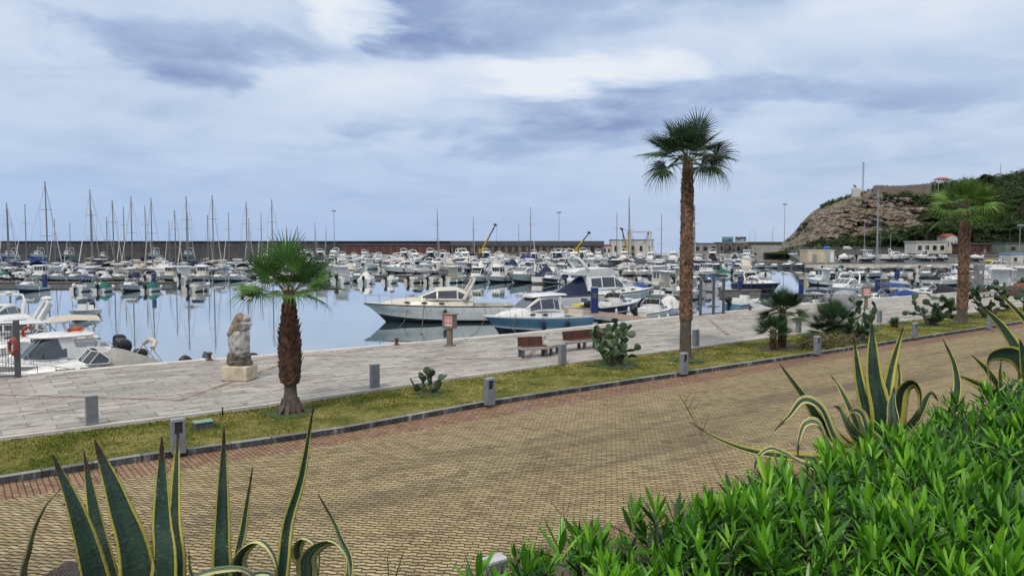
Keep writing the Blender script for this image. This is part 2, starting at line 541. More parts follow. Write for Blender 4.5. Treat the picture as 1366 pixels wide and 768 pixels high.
# ------------------------------------------------------------------ mesh helpers
class MB:
    def __init__(self):
        self.v, self.f, self.m = [], [], []

    def add(self, vs, fs, mi=0):
        o = len(self.v)
        self.v.extend([tuple(p) for p in vs])
        for f in fs:
            self.f.append(tuple(i + o for i in f))
            self.m.append(mi)
        return self

    def box(self, c, s, rz=0.0, mi=0, rot=None):
        hx, hy, hz = s[0] / 2, s[1] / 2, s[2] / 2
        mt = rot if rot is not None else Matrix.Rotation(rz, 3, 'Z')
        vs = [Vector(c) + mt @ Vector((x, y, z)) for x in (-hx, hx) for y in (-hy, hy) for z in (-hz, hz)]
        return self.add(vs, [(0, 1, 3, 2), (4, 6, 7, 5), (0, 4, 5, 1), (2, 3, 7, 6), (0, 2, 6, 4), (1, 5, 7, 3)], mi)

    def tube(self, pts, r, n=6, mi=0, caps=True):
        pts = [Vector(p) for p in pts]
        rs = r if isinstance(r, (list, tuple)) else [r] * len(pts)
        rings, prev = [], None
        for i, p in enumerate(pts):
            t = (pts[min(i + 1, len(pts) - 1)] - pts[max(i - 1, 0)])
            if t.length < 1e-9:
                t = Vector((0, 0, 1))
            t.normalize()
            if prev is None:
                a = Vector((0, 0, 1)) if abs(t.z) < 0.9 else Vector((1, 0, 0))
                s = t.cross(a).normalized()
            else:
                s = (prev - t * prev.dot(t))
                s = s.normalized() if s.length > 1e-6 else t.orthogonal().normalized()
            prev = s
            b = t.cross(s)
            rings.append([p + (s * math.cos(2 * math.pi * k / n) + b * math.sin(2 * math.pi * k / n)) * rs[i] for k in range(n)])
        return self.loft(rings, True, mi, caps)

    def loft(self, rings, closed=True, mi=0, caps=True, mis=None):
        n = len(rings[0])
        vs = [p for r_ in rings for p in r_]
        fs, ms = [], []
        for i in range(len(rings) - 1):
            for k in range(n if closed else n - 1):
                k2 = (k + 1) % n
                fs.append((i * n + k, i * n + k2, (i + 1) * n + k2, (i + 1) * n + k))
                ms.append(mis[k] if mis else mi)
        if caps and closed:
            fs.append(tuple(range(n - 1, -1, -1)))
            fs.append(tuple((len(rings) - 1) * n + k for k in range(n)))
            ms += [mi, mi]
        o = len(self.v)
        self.v.extend([tuple(p) for p in vs])
        for f, q in zip(fs, ms):
            self.f.append(tuple(i + o for i in f))
            self.m.append(q)
        return self

    def lathe(self, prof, n=12, mi=0, c=(0, 0, 0)):
        rings = [[(c[0] + r * math.cos(2 * math.pi * k / n), c[1] + r * math.sin(2 * math.pi * k / n), c[2] + z) for k in range(n)] for r, z in prof]
        return self.loft(rings, True, mi, True)

    def prism(self, poly, z0, z1, mi=0, mt=None):
        n = len(poly)
        vs = [(x, y, z0) for x, y in poly] + [(x, y, z1) for x, y in poly]
        if mt is not None:
            vs = [mt @ Vector(p) for p in vs]
        fs = [tuple(range(n - 1, -1, -1)), tuple(range(n, 2 * n))] + [(i, (i + 1) % n, n + (i + 1) % n, n + i) for i in range(n)]
        return self.add(vs, fs, mi)

    def build(self, name, mats, parent=None, smooth=False, bevel=0.0):
        me = bpy.data.meshes.new(name)
        me.from_pydata(self.v, [], self.f)
        mats = mats if isinstance(mats, (list, tuple)) else [mats]
        for q in mats:
            me.materials.append(q)
        if len(mats) > 1:
            me.polygons.foreach_set('material_index', self.m)
        if bevel:
            b = bmesh.new()
            b.from_mesh(me)
            es = [e for e in b.edges if len(e.link_faces) == 2 and e.calc_face_angle(0) > 0.5]
            bmesh.ops.bevel(b, geom=es, offset=bevel, segments=2, affect='EDGES', profile=0.5)
            b.to_mesh(me)
            b.free()
        if smooth:
            me.polygons.foreach_set('use_smooth', [True] * len(me.polygons))
            if smooth != 'all':
                try:
                    me.set_sharp_from_angle(angle=R(40))
                except Exception:
                    pass
        me.update()
        o = bpy.data.objects.new(name, me)
        COL.objects.link(o)
        if parent is not None:
            o.parent = parent
        return o


def tag(o, label, cat, group=None, kind=None):
    o['label'] = label
    o['category'] = cat
    if group:
        o['group'] = group
    if kind:
        o['kind'] = kind
    return o


def struct(o, kind='structure'):
    o['kind'] = kind
    return o


def thing(name, label, cat, loc=(0, 0, 0), rz=0.0, group=None, s=1.0):
    o = bpy.data.objects.new(name, None)
    o.empty_display_size = 0.2
    COL.objects.link(o)
    o.location = loc
    o.rotation_euler = (0, 0, rz)
    o.scale = (s, s, s)
    return tag(o, label, cat, group)


KIDS = {}


def kids(o):
    if o.name not in KIDS:
        KIDS[o.name] = [c for c in bpy.data.objects if c.parent == o]
    return KIDS[o.name]


def dup(o, parent=None, skip=()):
    c = o.copy()
    COL.objects.link(c)
    if parent is not None:
        c.parent = parent
    for ch in kids(o):
        if ch.name.split('.')[0] in skip:
            continue
        dup(ch, c, skip)
    return c


ORD = 'first second third fourth fifth sixth seventh eighth ninth tenth eleventh twelfth thirteenth fourteenth fifteenth sixteenth seventeenth eighteenth nineteenth twentieth'.split()


def ordinal(i):
    if i < 20:
        return ORD[i]
    tens = {2: 'twenty', 3: 'thirty', 4: 'forty', 5: 'fifty'}[(i + 1) // 10]
    r_ = (i + 1) % 10
    return {'twenty': 'twentieth', 'thirty': 'thirtieth', 'forty': 'fortieth', 'fifty': 'fiftieth'}[tens] if r_ == 0 else tens + '-' + ORD[r_ - 1]
# ------------------------------------------------------------------ common materials
W = M('gelcoat_white', (0.74, 0.74, 0.72), 0.25, 0.06, 3, dirt=(0.45, 0.43, 0.38), dirt_amt=0.35)
CREAM = M('gelcoat_cream', (0.62, 0.59, 0.50), 0.3, 0.06, 3, dirt=(0.4, 0.36, 0.3), dirt_amt=0.35)
LGREY = M('gelcoat_grey', (0.36, 0.38, 0.40), 0.35, 0.08, 3)
TEAL = M('gelcoat_greygreen', (0.22, 0.29, 0.31), 0.3, 0.08, 3)
HBLUE = M('gelcoat_steel_blue', (0.13, 0.26, 0.38), 0.28, 0.08, 2, dirt=(0.16, 0.24, 0.3), dirt_amt=0.3)
NAVY = M('gelcoat_navy', (0.012, 0.018, 0.06), 0.25, 0.1, 3)
HGREEN = M('gelcoat_green', (0.02, 0.12, 0.09), 0.3, 0.1, 3)
HRED = M('paint_red', (0.42, 0.035, 0.02), 0.4, 0.1, 3)
BLACK = M('black_plastic', (0.012, 0.012, 0.014), 0.35, 0.1, 6)
BOTTOM = M('antifouling', (0.03, 0.035, 0.05), 0.7, 0.2, 4)
GLASS = M('boat_glass', (0.035, 0.045, 0.055), 0.06, 0.1, 2, spec=0.8)
SMOKE = M('smoked_window', (0.018, 0.022, 0.027), 0.06, 0.4, 2, spec=0.9, coat=1.0)
ALU = M('aluminium', (0.42, 0.43, 0.44), 0.35, 0.1, 4, metal=0.5)
SPAR = M('spar', (0.20, 0.19, 0.18), 0.45, 0.1, 3, metal=0.2)
STEEL = M('stainless', (0.55, 0.55, 0.56), 0.25, 0.05, 4, metal=0.9)
C_NAVY = M('canvas_navy', (0.012, 0.018, 0.055), 0.85, 0.2, 5, bump=0.3)
C_BLUE = M('canvas_blue', (0.015, 0.05, 0.24), 0.85, 0.2, 5, bump=0.3)
C_GREY = M('canvas_grey', (0.33, 0.32, 0.30), 0.85, 0.12, 5, bump=0.4)
C_SAND = M('canvas_sand', (0.55, 0.49, 0.40), 0.85, 0.12, 5, bump=0.4)
C_BLACK = M('canvas_black', (0.016, 0.018, 0.02), 0.85, 0.2, 5, bump=0.3)
C_WHITE = M('canvas_white', (0.66, 0.65, 0.62), 0.85, 0.08, 5, bump=0.4)
C_GREEN = M('canvas_green', (0.01, 0.13, 0.10), 0.85, 0.2, 5, bump=0.3)
C_RUST = M('canvas_rust', (0.36, 0.17, 0.10), 0.85, 0.2, 5, bump=0.3)
C_YELL = M('canvas_yellow', (0.62, 0.50, 0.04), 0.7, 0.1, 5)
ORANGE = M('lifebuoy_orange', (0.62, 0.09, 0.02), 0.55, 0.1, 6)
TEAK = M('teak', (0.26, 0.16, 0.09), 0.7, 0.25, 8)
ROPE = M('rope', (0.10, 0.09, 0.08), 0.9, 0.2, 20)
RUBBER = M('tyre_rubber', (0.02, 0.02, 0.022), 0.9, 0.2, 10)
CONC = M('concrete', (0.34, 0.33, 0.31), 0.85, 0.2, 1.2, bump=0.3, dirt=(0.15, 0.14, 0.13))
CONC_W = M('concrete_pale', (0.50, 0.46, 0.39), 0.85, 0.15, 0.8, bump=0.2, dirt=(0.25, 0.22, 0.18))
DARKSTONE = M('breakwater_stone', (0.068, 0.067, 0.074), 0.9, 0.25, 0.12, bump=0.3, dirt=(0.10, 0.085, 0.078))
ASPH = M('asphalt', (0.10, 0.098, 0.095), 0.9, 0.2, 0.6, bump=0.3, dirt=(0.16, 0.15, 0.14))
PALEW = M('render_white', (0.56, 0.54, 0.49), 0.8, 0.1, 0.6, dirt=(0.36, 0.34, 0.3))
BEIGE = M('render_beige', (0.56, 0.46, 0.31), 0.8, 0.1, 0.6, dirt=(0.4, 0.32, 0.22))
REDW = M('brick_red', (0.10, 0.04, 0.034), 0.85, 0.2, 0.8)
DOORG = M('door_grey', (0.25, 0.25, 0.26), 0.6, 0.1, 2)
ROOFG = M('roof_grey', (0.09, 0.09, 0.095), 0.8, 0.15, 0.8)
ROOFR = M('roof_red', (0.40, 0.09, 0.05), 0.8, 0.15, 1.0)
POLEG = M('pole_galvanised', (0.30, 0.31, 0.31), 0.5, 0.12, 2, metal=0.3)
BOLL = M('bollard_grey', (0.20, 0.22, 0.245), 0.6, 0.12, 5, dirt=(0.12, 0.12, 0.125), dirt_amt=0.5)
DKGREY = M('paint_dark_grey', (0.085, 0.09, 0.10), 0.5, 0.12, 4)
BLUEP = M('pedestal_blue', (0.012, 0.03, 0.15), 0.45, 0.12, 4)
YELP = M('crane_yellow', (0.42, 0.28, 0.02), 0.5, 0.15, 1)
BROWNP = M('cabinet_brown', (0.20, 0.155, 0.115), 0.6, 0.12, 5)
SIGNR = M('sign_red', (0.55, 0.03, 0.045), 0.5, 0.06, 6)
SIGNW = M('sign_white', (0.72, 0.72, 0.70), 0.5, 0.05, 6)
PONT = mat_planks('pontoon_boards', (0.19, 0.135, 0.095), (0.27, 0.19, 0.14), 0.22)
PONTF = M('pontoon_side', (0.16, 0.16, 0.155), 0.8, 0.2, 2)
DECKRED = M('jetty_boards', (0.30, 0.19, 0.12), 0.75, 0.2, 4)
BENCHW = mat_planks('bench_slats', (0.075, 0.024, 0.016), (0.125, 0.042, 0.026), 0.12)
STONEB = M('bench_stone', (0.34, 0.32, 0.29), 0.85, 0.15, 5, bump=0.3, dirt=(0.16, 0.15, 0.13))
MARBLE = M('statue_marble', (0.40, 0.39, 0.37), 0.6, 0.4, 5, bump=0.6, dirt=(0.085, 0.095, 0.11), dirt_amt=0.9)
PEDEST = M('pedestal_beige', (0.56, 0.48, 0.37), 0.8, 0.15, 4, bump=0.5, dirt=(0.22, 0.14, 0.08), dirt_amt=0.5)
CRUST = M('rock_crust', (0.13, 0.11, 0.095), 0.95, 0.5, 12, bump=1.0, dirt=(0.45, 0.43, 0.4), dirt_amt=0.7)
RUSTST = M('statue_rust_streak', (0.27, 0.215, 0.16), 0.85, 0.45, 7, bump=0.6, dirt=(0.075, 0.055, 0.042), dirt_amt=0.8)

# ------------------------------------------------------------------ the setting
ZR, ZK, ZL, ZQ, ZW = -0.06, 0.09, 0.02, 0.10, -1.2


def table(pts, z):
    t = sorted(to_uv(at(x, y, z)) for x, y in pts)
    def fn(u):
        if u <= t[0][0]:
            (u0, v0), (u1, v1) = t[0], t[-1]
            return v0
        if u >= t[-1][0]:
            return t[-1][1]
        for (u0, v0), (u1, v1) in zip(t, t[1:]):
            if u0 <= u <= u1:
                k = (u - u0) / (u1 - u0)
                return v0 + (v1 - v0) * k
    return fn


vk = table([(0, 646), (200, 614), (429, 583), (653, 541), (912, 501), (1090, 474), (1310, 440)], ZR)
vi = table([(0, 583), (342, 541), (684, 492), (928, 462), (1065, 444), (1174, 431)], ZQ)
ve = table([(240, 481), (342, 474), (684, 445), (904, 421), (1100, 403), (1190, 396), (1366, 383)], ZQ)


def strip(name, fa, fb, za, zb, us, mat, sub=1, noise=0.0):
    """a sheet between two lines beside the road"""
    mb = MB()
    n = sub + 1
    for u in us:
        a, b = fa(u), fb(u)
        for j in range(n):
            k = j / sub
            v = a + (b - a) * k
            z = za + (zb - za) * k
            if noise and 0 < j < sub:
                z += noise * (mnoise.noise(Vector((u * 0.8, v * 0.8, 0))))
            mb.v.append(tuple(uv(u, v, z)))
    for i in range(len(us) - 1):
        for j in range(sub):
            mb.f.append((i * n + j, (i + 1) * n + j, (i + 1) * n + j + 1, i * n + j + 1))
            mb.m.append(0)
    return mb.build(name, mat)


US = [-140, -80, -60, -45] + [x * 2.5 for x in range(-14, 33)] + [95, 120, 150, 200]
VN = -10.3
struct(strip('road', lambda u: VN, lambda u: vk(u) + 0.02, ZR, ZR, US, mat_road()))


def solid_strip(name, fa, fb, z0, z1, us, mat):
    mb = MB()
    rings = [[uv(u, fa(u), z0), uv(u, fa(u), z1), uv(u, fb(u), z1), uv(u, fb(u), z0)] for u in us]
    mb.loft(rings, True)
    return mb.build(name, mat)


KERB = mat_kerb()
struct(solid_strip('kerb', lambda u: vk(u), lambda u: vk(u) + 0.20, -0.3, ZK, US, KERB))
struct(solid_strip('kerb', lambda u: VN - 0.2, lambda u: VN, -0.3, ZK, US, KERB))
struct(solid_strip('quay', lambda u: vi(u), lambda u: ve(u), -4.0, ZQ, US, mat_quay()))
EDGE = M('edging_stone', (0.58, 0.54, 0.49), 0.8, 0.12, 1.5, bump=0.2, dirt=(0.24, 0.2, 0.16))
struct(solid_strip('lawn_edging', lambda u: vi(u) - 0.14, lambda u: vi(u) - 0.003, -0.2, ZQ + 0.02, US, EDGE))
struct(solid_strip('quay_coping', lambda u: ve(u) - 0.45, lambda u: ve(u) + 0.04, -0.4, ZQ + 0.012, US, EDGE))
US2 = [-60 + 0.75 * i for i in range(0, 170)]
struct(strip('lawn', lambda u: vk(u) + 0.19, lambda u: vi(u) - 0.13, ZL + 0.02, ZL, US2, mat_lawn('lawn_soil'), 10, 0.05))


def grass_blades():
    rng = random.Random(3)
    mb = MB()
    us = []
    for i in range(62000):
        u = -20 + 75 * rng.random() ** 1.7
        a, b = vk(u) + 0.16, vi(u) - 0.13
        v = a + (b - a) * rng.random()
        q = mnoise.noise(Vector((u * 0.5, v * 0.5, 3))) + 0.25 * rng.random()
        if q < -0.28:
            continue
        h = (0.03 + 0.04 * rng.random()) * (1 + 0.5 * q)
        w = 0.010 + 0.010 * rng.random() + 0.0004 * max(0, u + 20)
        an = rng.random() * 6.283
        le = 0.06 * (rng.random() - 0.5)
        p = uv(u, v, ZL)
        dx, dy = math.cos(an) * w, math.sin(an) * w
        o = len(mb.v)
        mb.v += [(p.x - dx, p.y - dy, p.z), (p.x + dx, p.y + dy, p.z), (p.x + le, p.y + 0.06 * (rng.random() - 0.5), p.z + h)]
        mb.f.append((o, o + 1, o + 2))
        mb.m.append(0)
    o = mb.build('grass', mat_lawn('grass_blade', True))
    tag(o, 'short yellowish green grass of the lawn strip beside the road', 'grass', kind='stuff')


grass_blades()

# bank and terrace the photograph was taken from
ZT = 3.0
SOIL = M('bank_soil', (0.085, 0.066, 0.042), 0.95, 0.4, 2.0, bump=0.8, dirt=(0.04, 0.06, 0.02), dirt_amt=0.7)
mb = MB()
prof = prof_bank = [(VN - 0.2, 0.04), (-11.6, 0.25), (-13.0, 1.3), (-14.6, 2.55), (-15.4, 2.9), (-17.5, ZT), (-40, ZT + 0.2), (-400, ZT + 2)]
rings = [[uv(u, v, z) for v, z in prof] for u in (-400, -140, -60, -30, -24, -18, -12, -6, 0, 8, 20, 60, 140, 400)]
mb.loft(rings, False, caps=False)
struct(mb.build('bank', SOIL, smooth=True))

# water reaching to the horizon
mb = MB()
mb.add([(-9000, -400, ZW), (9000, -400, ZW), (9000, 14000, ZW), (-9000, 14000, ZW)], [(0, 1, 2, 3)])
struct(mb.build('water', mat_water()))


def PX(px, y, z=0.0):
    """a place at distance y in the column px of the photograph"""
    p = at_d(px, HOR, y)
    return Vector((p.x, y, z))


def ZP(py, y):
    return at_d(CX, py, y).z


# far quay carrying sheds, the hard standing on the right, the road at the foot of the hill
mb = MB()
mb.prism([(PX(455, 392).x, 392), (PX(930, 392).x, 392), (PX(940, 440).x, 440), (PX(1062, 440).x, 440), (PX(1062, 520).x, 520), (PX(455, 432).x, 470)], -4, 0.35)
struct(mb.build('far_quay', CONC))
YF = 192.0
mb = MB()
mb.prism([(PX(1076, YF).x, YF), (PX(1500, YF).x, YF), (PX(2600, 186).x, 186), (PX(2600, 600).x, 620), (PX(1046, 600).x, 600), (PX(1056, 386).x, 386)], -4, 0.2)
struct(mb.build('hard_standing', ASPH))
mb = MB()
mb.box(((PX(1076, YF).x + PX(1500, YF).x) / 2, YF + 0.35, -0.15), (PX(1500, YF).x - PX(1076, YF).x, 1.3, 0.9))
struct(mb.build('quay_edge', CONC_W))
mb = MB()
mb.prism([(PX(1060, 386).x, 386), (PX(1262, 386).x, 386), (PX(1262, 430).x, 430), (PX(1050, 430).x, 430)], 0.1, 3.0)
struct(mb.build('raised_road', ASPH))
w_ = MB()
x0, x1 = PX(1060, 385).x, PX(1262, 385).x
w_.box(((x0 + x1) / 2, 385.7, 1.5), (x1 - x0, 0.5, 3.6))
t = thing('retaining_wall', 'long grey retaining wall along the road at the foot of the rocky hill', 'wall', ((x0 + x1) / 2, 385.7, 0.2))
o = w_.build('wall', M('retaining_stone', (0.13, 0.125, 0.12), 0.9, 0.25, 0.6), t)
o.location = (-t.location.x, -t.location.y, -t.location.z)
w_ = MB()
n_ = 60
for i in range(n_ + 1):
    w_.box((x0 + (x1 - x0) * i / n_, 385.7, 3.75), (0.12, 0.12, 0.95))
w_.box(((x0 + x1) / 2, 385.7, 4.25), (x1 - x0, 0.1, 0.1))
w_.box(((x0 + x1) / 2, 385.7, 3.8), (x1 - x0, 0.08, 0.08))
o = w_.build('railing', POLEG, t)
o.location = (-t.location.x, -t.location.y, -t.location.z)

# ------------------------------------------------------------------ breakwater
YB = 413.0
zt_ = ZP(322.0, YB)
xa, xb = -900.0, PX(806, YB).x
t = thing('breakwater_wall', 'long dark breakwater wall closing the harbour below the horizon', 'wall', ((xa + xb) / 2, YB, ZW))
def wpart(mb, name, mat, t, **k):
    """a part whose mesh was laid out in world coordinates"""
    o = mb.build(name, mat, t, **k)
    o.location = (-t.location.x, -t.location.y, -t.location.z)
    return o
mb = MB()
rings = []
for x in [xa + (xb - xa) * i / 40 for i in range(41)]:
    rings.append([(x, YB, -2.0), (x, YB + 0.4, zt_), (x, YB + 4, zt_), (x, YB + 6, -2.0)])
mb.loft(rings)
wpart(mb, 'wall', DARKSTONE, t)
mb = MB()
mb.box(((xa + xb) / 2, YB + 1.9, zt_ + 0.12), (xb - xa, 4.6, 0.25))
wpart(mb, 'coping', M('breakwater_coping', (0.16, 0.155, 0.15), 0.9, 0.2, 0.3), t)
mb = MB()
mb.box(((xa + xb) / 2, YB - 2.2, -0.6), (xb - xa, 4.2, 3.4))
wpart(mb, 'walkway', M('walkway_stone', (0.085, 0.08, 0.075), 0.9, 0.3, 0.25), t)


def shed(name, label, cat, px0, px1, py0, py1, y, depth, wall, roofm, nwin=0, winm=None, roof_h=0.35, over=0.3, wpos=(0.3, 0.75), door=None, wfrac=0.5, group=None, pitched=0.0, winname='window'):
    """a low building facing the camera, its outline given by columns and rows at its own distance"""
    p0, p1 = PX(px0, y), PX(px1, y)
    zb, zt = ZP(py1, y), ZP(py0, y)
    w, h = p1.x - p0.x, zt - zb
    t = thing(name, label, cat, ((p0.x + p1.x) / 2, y + depth / 2, zb), group=group)
    hw = h - roof_h
    mb = MB()
    mb.box((0, 0, hw / 2), (w, depth, hw))
    if pitched:
        mb.prism([(-w / 2, hw), (w / 2, hw), (0, hw + pitched * 0.98)], -depth / 2, depth / 2, mt=Matrix.Rotation(math.pi / 2, 3, 'X'))
    mb.build('wall', wall, t)
    mb = MB()
    if pitched:
        for s in (-1, 1):
            a = math.atan2(pitched, w / 2)
            L = math.hypot(w / 2, pitched) + over
            mb.box((s * (w / 4 + over * 0.4), 0, hw + pitched / 2 + 0.12 - over * 0.2), (L, depth + 2 * over, 0.2), rot=Matrix.Rotation(s * a, 3, 'Y'))
    else:
        mb.box((0, 0, h - roof_h / 2), (w + 2 * over, depth + 2 * over, roof_h))
    mb.build('roof', roofm, t)
    for i in range(nwin):
        x = -w / 2 + w * (i + 0.5) / nwin
        ww = w / nwin * wfrac
        mb = MB()
        mb.box((0, 0, 0), (ww, 0.14, hw * (wpos[1] - wpos[0])))
        o = mb.build(winname, winm or SMOKE, t)
        o.location = (x, -depth / 2 - 0.02, hw * (wpos[0] + wpos[1]) / 2)
        if winname == 'window':
            mb = MB()
            mb.box((0, 0, 0), (ww + 0.3, 0.2, 0.18))
            q = mb.build('sill', CONC_W, o)
            q.location = (0, -0.03, -hw * (wpos[1] - wpos[0]) / 2 - 0.09)
    if door is not None:
        mb = MB()
        mb.box((0, 0, min(2.2, hw * 0.8) / 2), (1.1, 0.12, min(2.2, hw * 0.8)))
        o = mb.build('door', DOORG, t)
        o.location = (-w / 2 + w * door, -depth / 2 - 0.02, 0)
    return t


shed('harbour_shed', 'long grey flat roofed shed with a row of dark bays under the wall', 'shed', 602, 804, 322.3, 341, 396, 9, M('shed_wall', (0.16, 0.135, 0.12), 0.9, 0.2, 0.4), ROOFG, 22, M('shed_bay', (0.05, 0.04, 0.035), 0.9), 2.2, 0.4, (0.35, 0.95), wfrac=0.6, winname='bay')
shed('brick_store', 'low red brick store with grey flat roof below the breakwater', 'shed', 462, 600, 326, 341, 398, 7, M('store_wall', (0.12, 0.07, 0.06), 0.9, 0.2, 0.4), ROOFG, 14, REDW, 0.5, 0.4, (0.3, 0.95), wfrac=0.65, winname='bay')
shed('white_workshop', 'white harbour workshop beside the boat lift', 'building', 816, 872, 319.5, 340, 396, 10, PALEW, ROOFG, 5, SMOKE, 0.4, 0.2, (0.25, 0.62), wfrac=0.35)
shed('red_roofed_hut', 'small hut with red roof between the long shed and white workshop', 'hut', 804.5, 815, 326, 340, 398, 6, PALEW, ROOFR, 2, SMOKE, 0.9, 0.2, (0.3, 0.7))
shed('stone_hut', 'brown stone hut under the two billboards', 'hut', 958, 1001, 323, 338, 445, 8, M('hut_stone', (0.15, 0.12, 0.105), 0.9, 0.25, 0.5), ROOFG, 4, SMOKE, 0.4, 0.3, (0.25, 0.7), wfrac=0.4)
shed('grey_store', 'pale grey low store left of the billboards', 'shed', 925, 957, 324, 338, 446, 8, M('store_grey', (0.25, 0.24, 0.235), 0.9, 0.15, 0.5), ROOFG, 3, SMOKE, 0.4, 0.3, (0.25, 0.7))
shed('mole_wall', 'grey wall with green top at the end of the mole by the cliff', 'wall', 1002, 1042, 322.5, 338, 450, 6, CONC, M('moss_roof', (0.06, 0.08, 0.03), 0.9, 0.3, 0.5), 0, roof_h=1.6)
t = shed('harbour_office', 'beige flat roofed harbour office on the edge of the far quay', 'office', 1077, 1113, 333, 350.5, 196, 5, BEIGE, PALEW, 0, None, 0.22, 0.08, door=0.28)
w = PX(1113, 196).x - PX(1077, 196).x
for x, m_ in ((0.12, M('panel_cream', (0.60, 0.52, 0.38), 0.7)), (0.55, M('panel_cream', (0.6, 0.5, 0.3))), (0.78, LGREY), (0.92, W)):
    mb = MB()
    mb.box((0, 0, 0), (w * 0.14, 0.1, 2.6))
    o = mb.build('wall_panel', m_, t)
    o.location = (-w / 2 + w * x, -2.54, 1.45)
mb = MB()
mb.tube([(-0.7, 0, 0), (0.7, 0, 0)], [0.38, 0.38], 12)
mb.box((-0.4, 0, -0.42), (0.1, 0.6, 0.12))
mb.box((0.4, 0, -0.42), (0.1, 0.6, 0.12))
tk = mb.build('water_tank', M('tank_blue', (0.02, 0.16, 0.45), 0.5), smooth=True)
p = PX(1103, 198, 0)
tk.location = (p.x, 198, ZP(333, 196) + 0.5)
tag(tk, 'bright blue water tank on the beige harbour office roof', 'tank')
shed('red_storehouse', 'long dark red storehouse with grey roof below the pines', 'building', 1288, 1340, 324.5, 339, 330, 10, REDW, ROOFG, 6, SMOKE, 0.5, 0.5, (0.2, 0.8), wfrac=0.22, door=0.5)
shed('white_depot', 'low white depot under the pine branches', 'building', 1222, 1262, 321.5, 338, 345, 10, PALEW, CONC_W, 4, SMOKE, 0.5, 0.4, (0.3, 0.7))
shed('cream_house', 'little cream house with red tiled roof at the foot of the hill', 'house', 1262.5, 1277, 315.5, 338, 350, 8, PALEW, ROOFR, 3, SMOKE, 0.2, 0.3, (0.45, 0.75), wfrac=0.25, pitched=1.3)
shed('green_depot', 'grey green long depot at the right end of the yard', 'building', 1342, 1440, 323.5, 339, 320, 10, M('depot_green', (0.16, 0.19, 0.15), 0.9, 0.15, 0.5), ROOFG, 5, SMOKE, 0.4, 0.3, (0.3, 0.7), wfrac=0.3)
shed('site_cabin', 'white site cabin with pale blue stripe by the far quay edge', 'cabin', 1349, 1400, 337.5, 352, 205, 5, PALEW, M('cabin_blue', (0.2, 0.28, 0.5), 0.6), 4, SMOKE, 0.5, 0.1, (0.3, 0.7), wfrac=0.3)


def pole(px, py0, py1, y, label, kind='floodlight', r=0.16, group=None):
    zb, zt = ZP(py1, y), ZP(py0, y)
    h = zt - zb
    t = thing({'floodlight': 'floodlight_mast', 'lamp': 'street_lamp', 'pole': 'pole', 'lattice': 'lattice_mast'}[kind], label, {'floodlight': 'floodlight', 'lamp': 'street lamp', 'pole': 'pole', 'lattice': 'mast'}[kind], PX(px, y, zb), group=group)
    mb = MB()
    if kind == 'lattice':
        q = r * 3.0
        for sx in (-q, q):
            for sy in (-q, q):
                mb.tube([(sx, sy, 0), (sx * 0.75, sy * 0.75, h)], r * 0.55, 4)
        n = int(h / 1.6)
        for i in range(n):
            z0, z1 = h * i / n, h * (i + 1) / n
            for s in (-1, 1):
                mb.tube([(-q, s * q, z0), (q, s * q, z1)], r * 0.35, 3)
                mb.tube([(s * q, -q, z0), (s * q, q, z1)], r * 0.35, 3)
                mb.tube([(-q, s * q, z1), (q, s * q, z1)], r * 0.35, 3)
        mb.build('lattice', M('mast_paint', (0.33, 0.30, 0.30), 0.6), t)
        mb = MB()
        for k in range(5):
            mb.tube([(q * 1.3, 0, h * (0.5 + 0.1 * k)), (q * 1.3, 0, h * (0.5 + 0.1 * k) + 1.2)], 0.2, 6)
        mb.tube([(q * 1.3, 0, h * 0.45), (q * 1.3, 0, h)], 0.05, 4)
        mb.box((0, 0, h + 0.1), (q * 3.2, q * 3.2, 0.2))
        mb.build('antenna', SIGNW, t)
    else:
        mb.tube([(0, 0, 0), (0, 0, h * 0.5), (0, 0, h)], [r * 1.25, r, r * 0.75], 8)
        mb.build('post', POLEG, t)
        if kind == 'floodlight':
            mb = MB()
            mb.box((0, 0, h), (2.2, 0.2, 0.15))
            mb.build('crossbar', POLEG, t)
            for s in (-1, -0.35, 0.35, 1):
                mb = MB()
                mb.box((s * 0.95, -0.25, h + 0.35), (0.5, 0.35, 0.5), rot=Matrix.Rotation(R(25), 3, 'X'))
                mb.build('floodlight_head', LGREY, t)
        elif kind == 'lamp':
            mb = MB()
            mb.tube([(0, 0, h - 0.05), (0.6, 0, h + 0.15), (1.3, 0, h + 0.2)], 0.06, 6)
            mb.build('arm', POLEG, t)
            mb = MB()
            mb.box((1.5, 0, h + 0.17), (0.8, 0.3, 0.16))
            mb.build('lamp_head', LGREY, t)
    return t


pole(1046, 273, 334, 420, 'tall floodlight mast standing in front of the cliff edge')
pole(745.5, 284, 339, 400, 'floodlight mast standing above the long grey shed')
pole(446, 282, 342, 409, 'floodlight mast above the breakwater right of the bushy palm')
pole(1360, 302, 339, 300, 'floodlight mast by the grey green depot')
t = pole(1170, 250, 351, 198, 'tallest steel floodlight pole on the far quay in front of the rock face', r=0.2)
mb = MB()
q = 0.5
for i in range(30):
    mb.box((0.62, 0, 0.4 + i * 0.62), (0.5, 0.04, 0.04))
for s in (-0.25, 0.25):
    mb.box((0.62 + s, 0, 9.5), (0.05, 0.05, 18.6))
mb.build('ladder', POLEG, t)
pole(1153, 297, 346, 230, 'slim street lamp left of the tallest pole on the far quay', 'lamp', 0.1)
pole(1188, 311, 346, 238, 'short street lamp right of the tallest pole on the far quay', 'lamp', 0.1)
pole(1067, 309, 336, 390, 'thin lamp post before the left foot of the cliff', 'lamp', 0.14)
pole(1030, 305, 334, 452, 'lamp post at the end of the mole beside the cliff', 'lamp', 0.14)
pole(1000, 309, 338, 447, 'thin lamp post right of the billboards', 'lamp', 0.12)
pole(1007, 306, 338, 449, 'thinner pole just right of the billboards', 'pole', 0.11)
pole(1149, 217, 258, 474, 'lattice radio mast on the crest of the hill', 'lattice', 0.13)
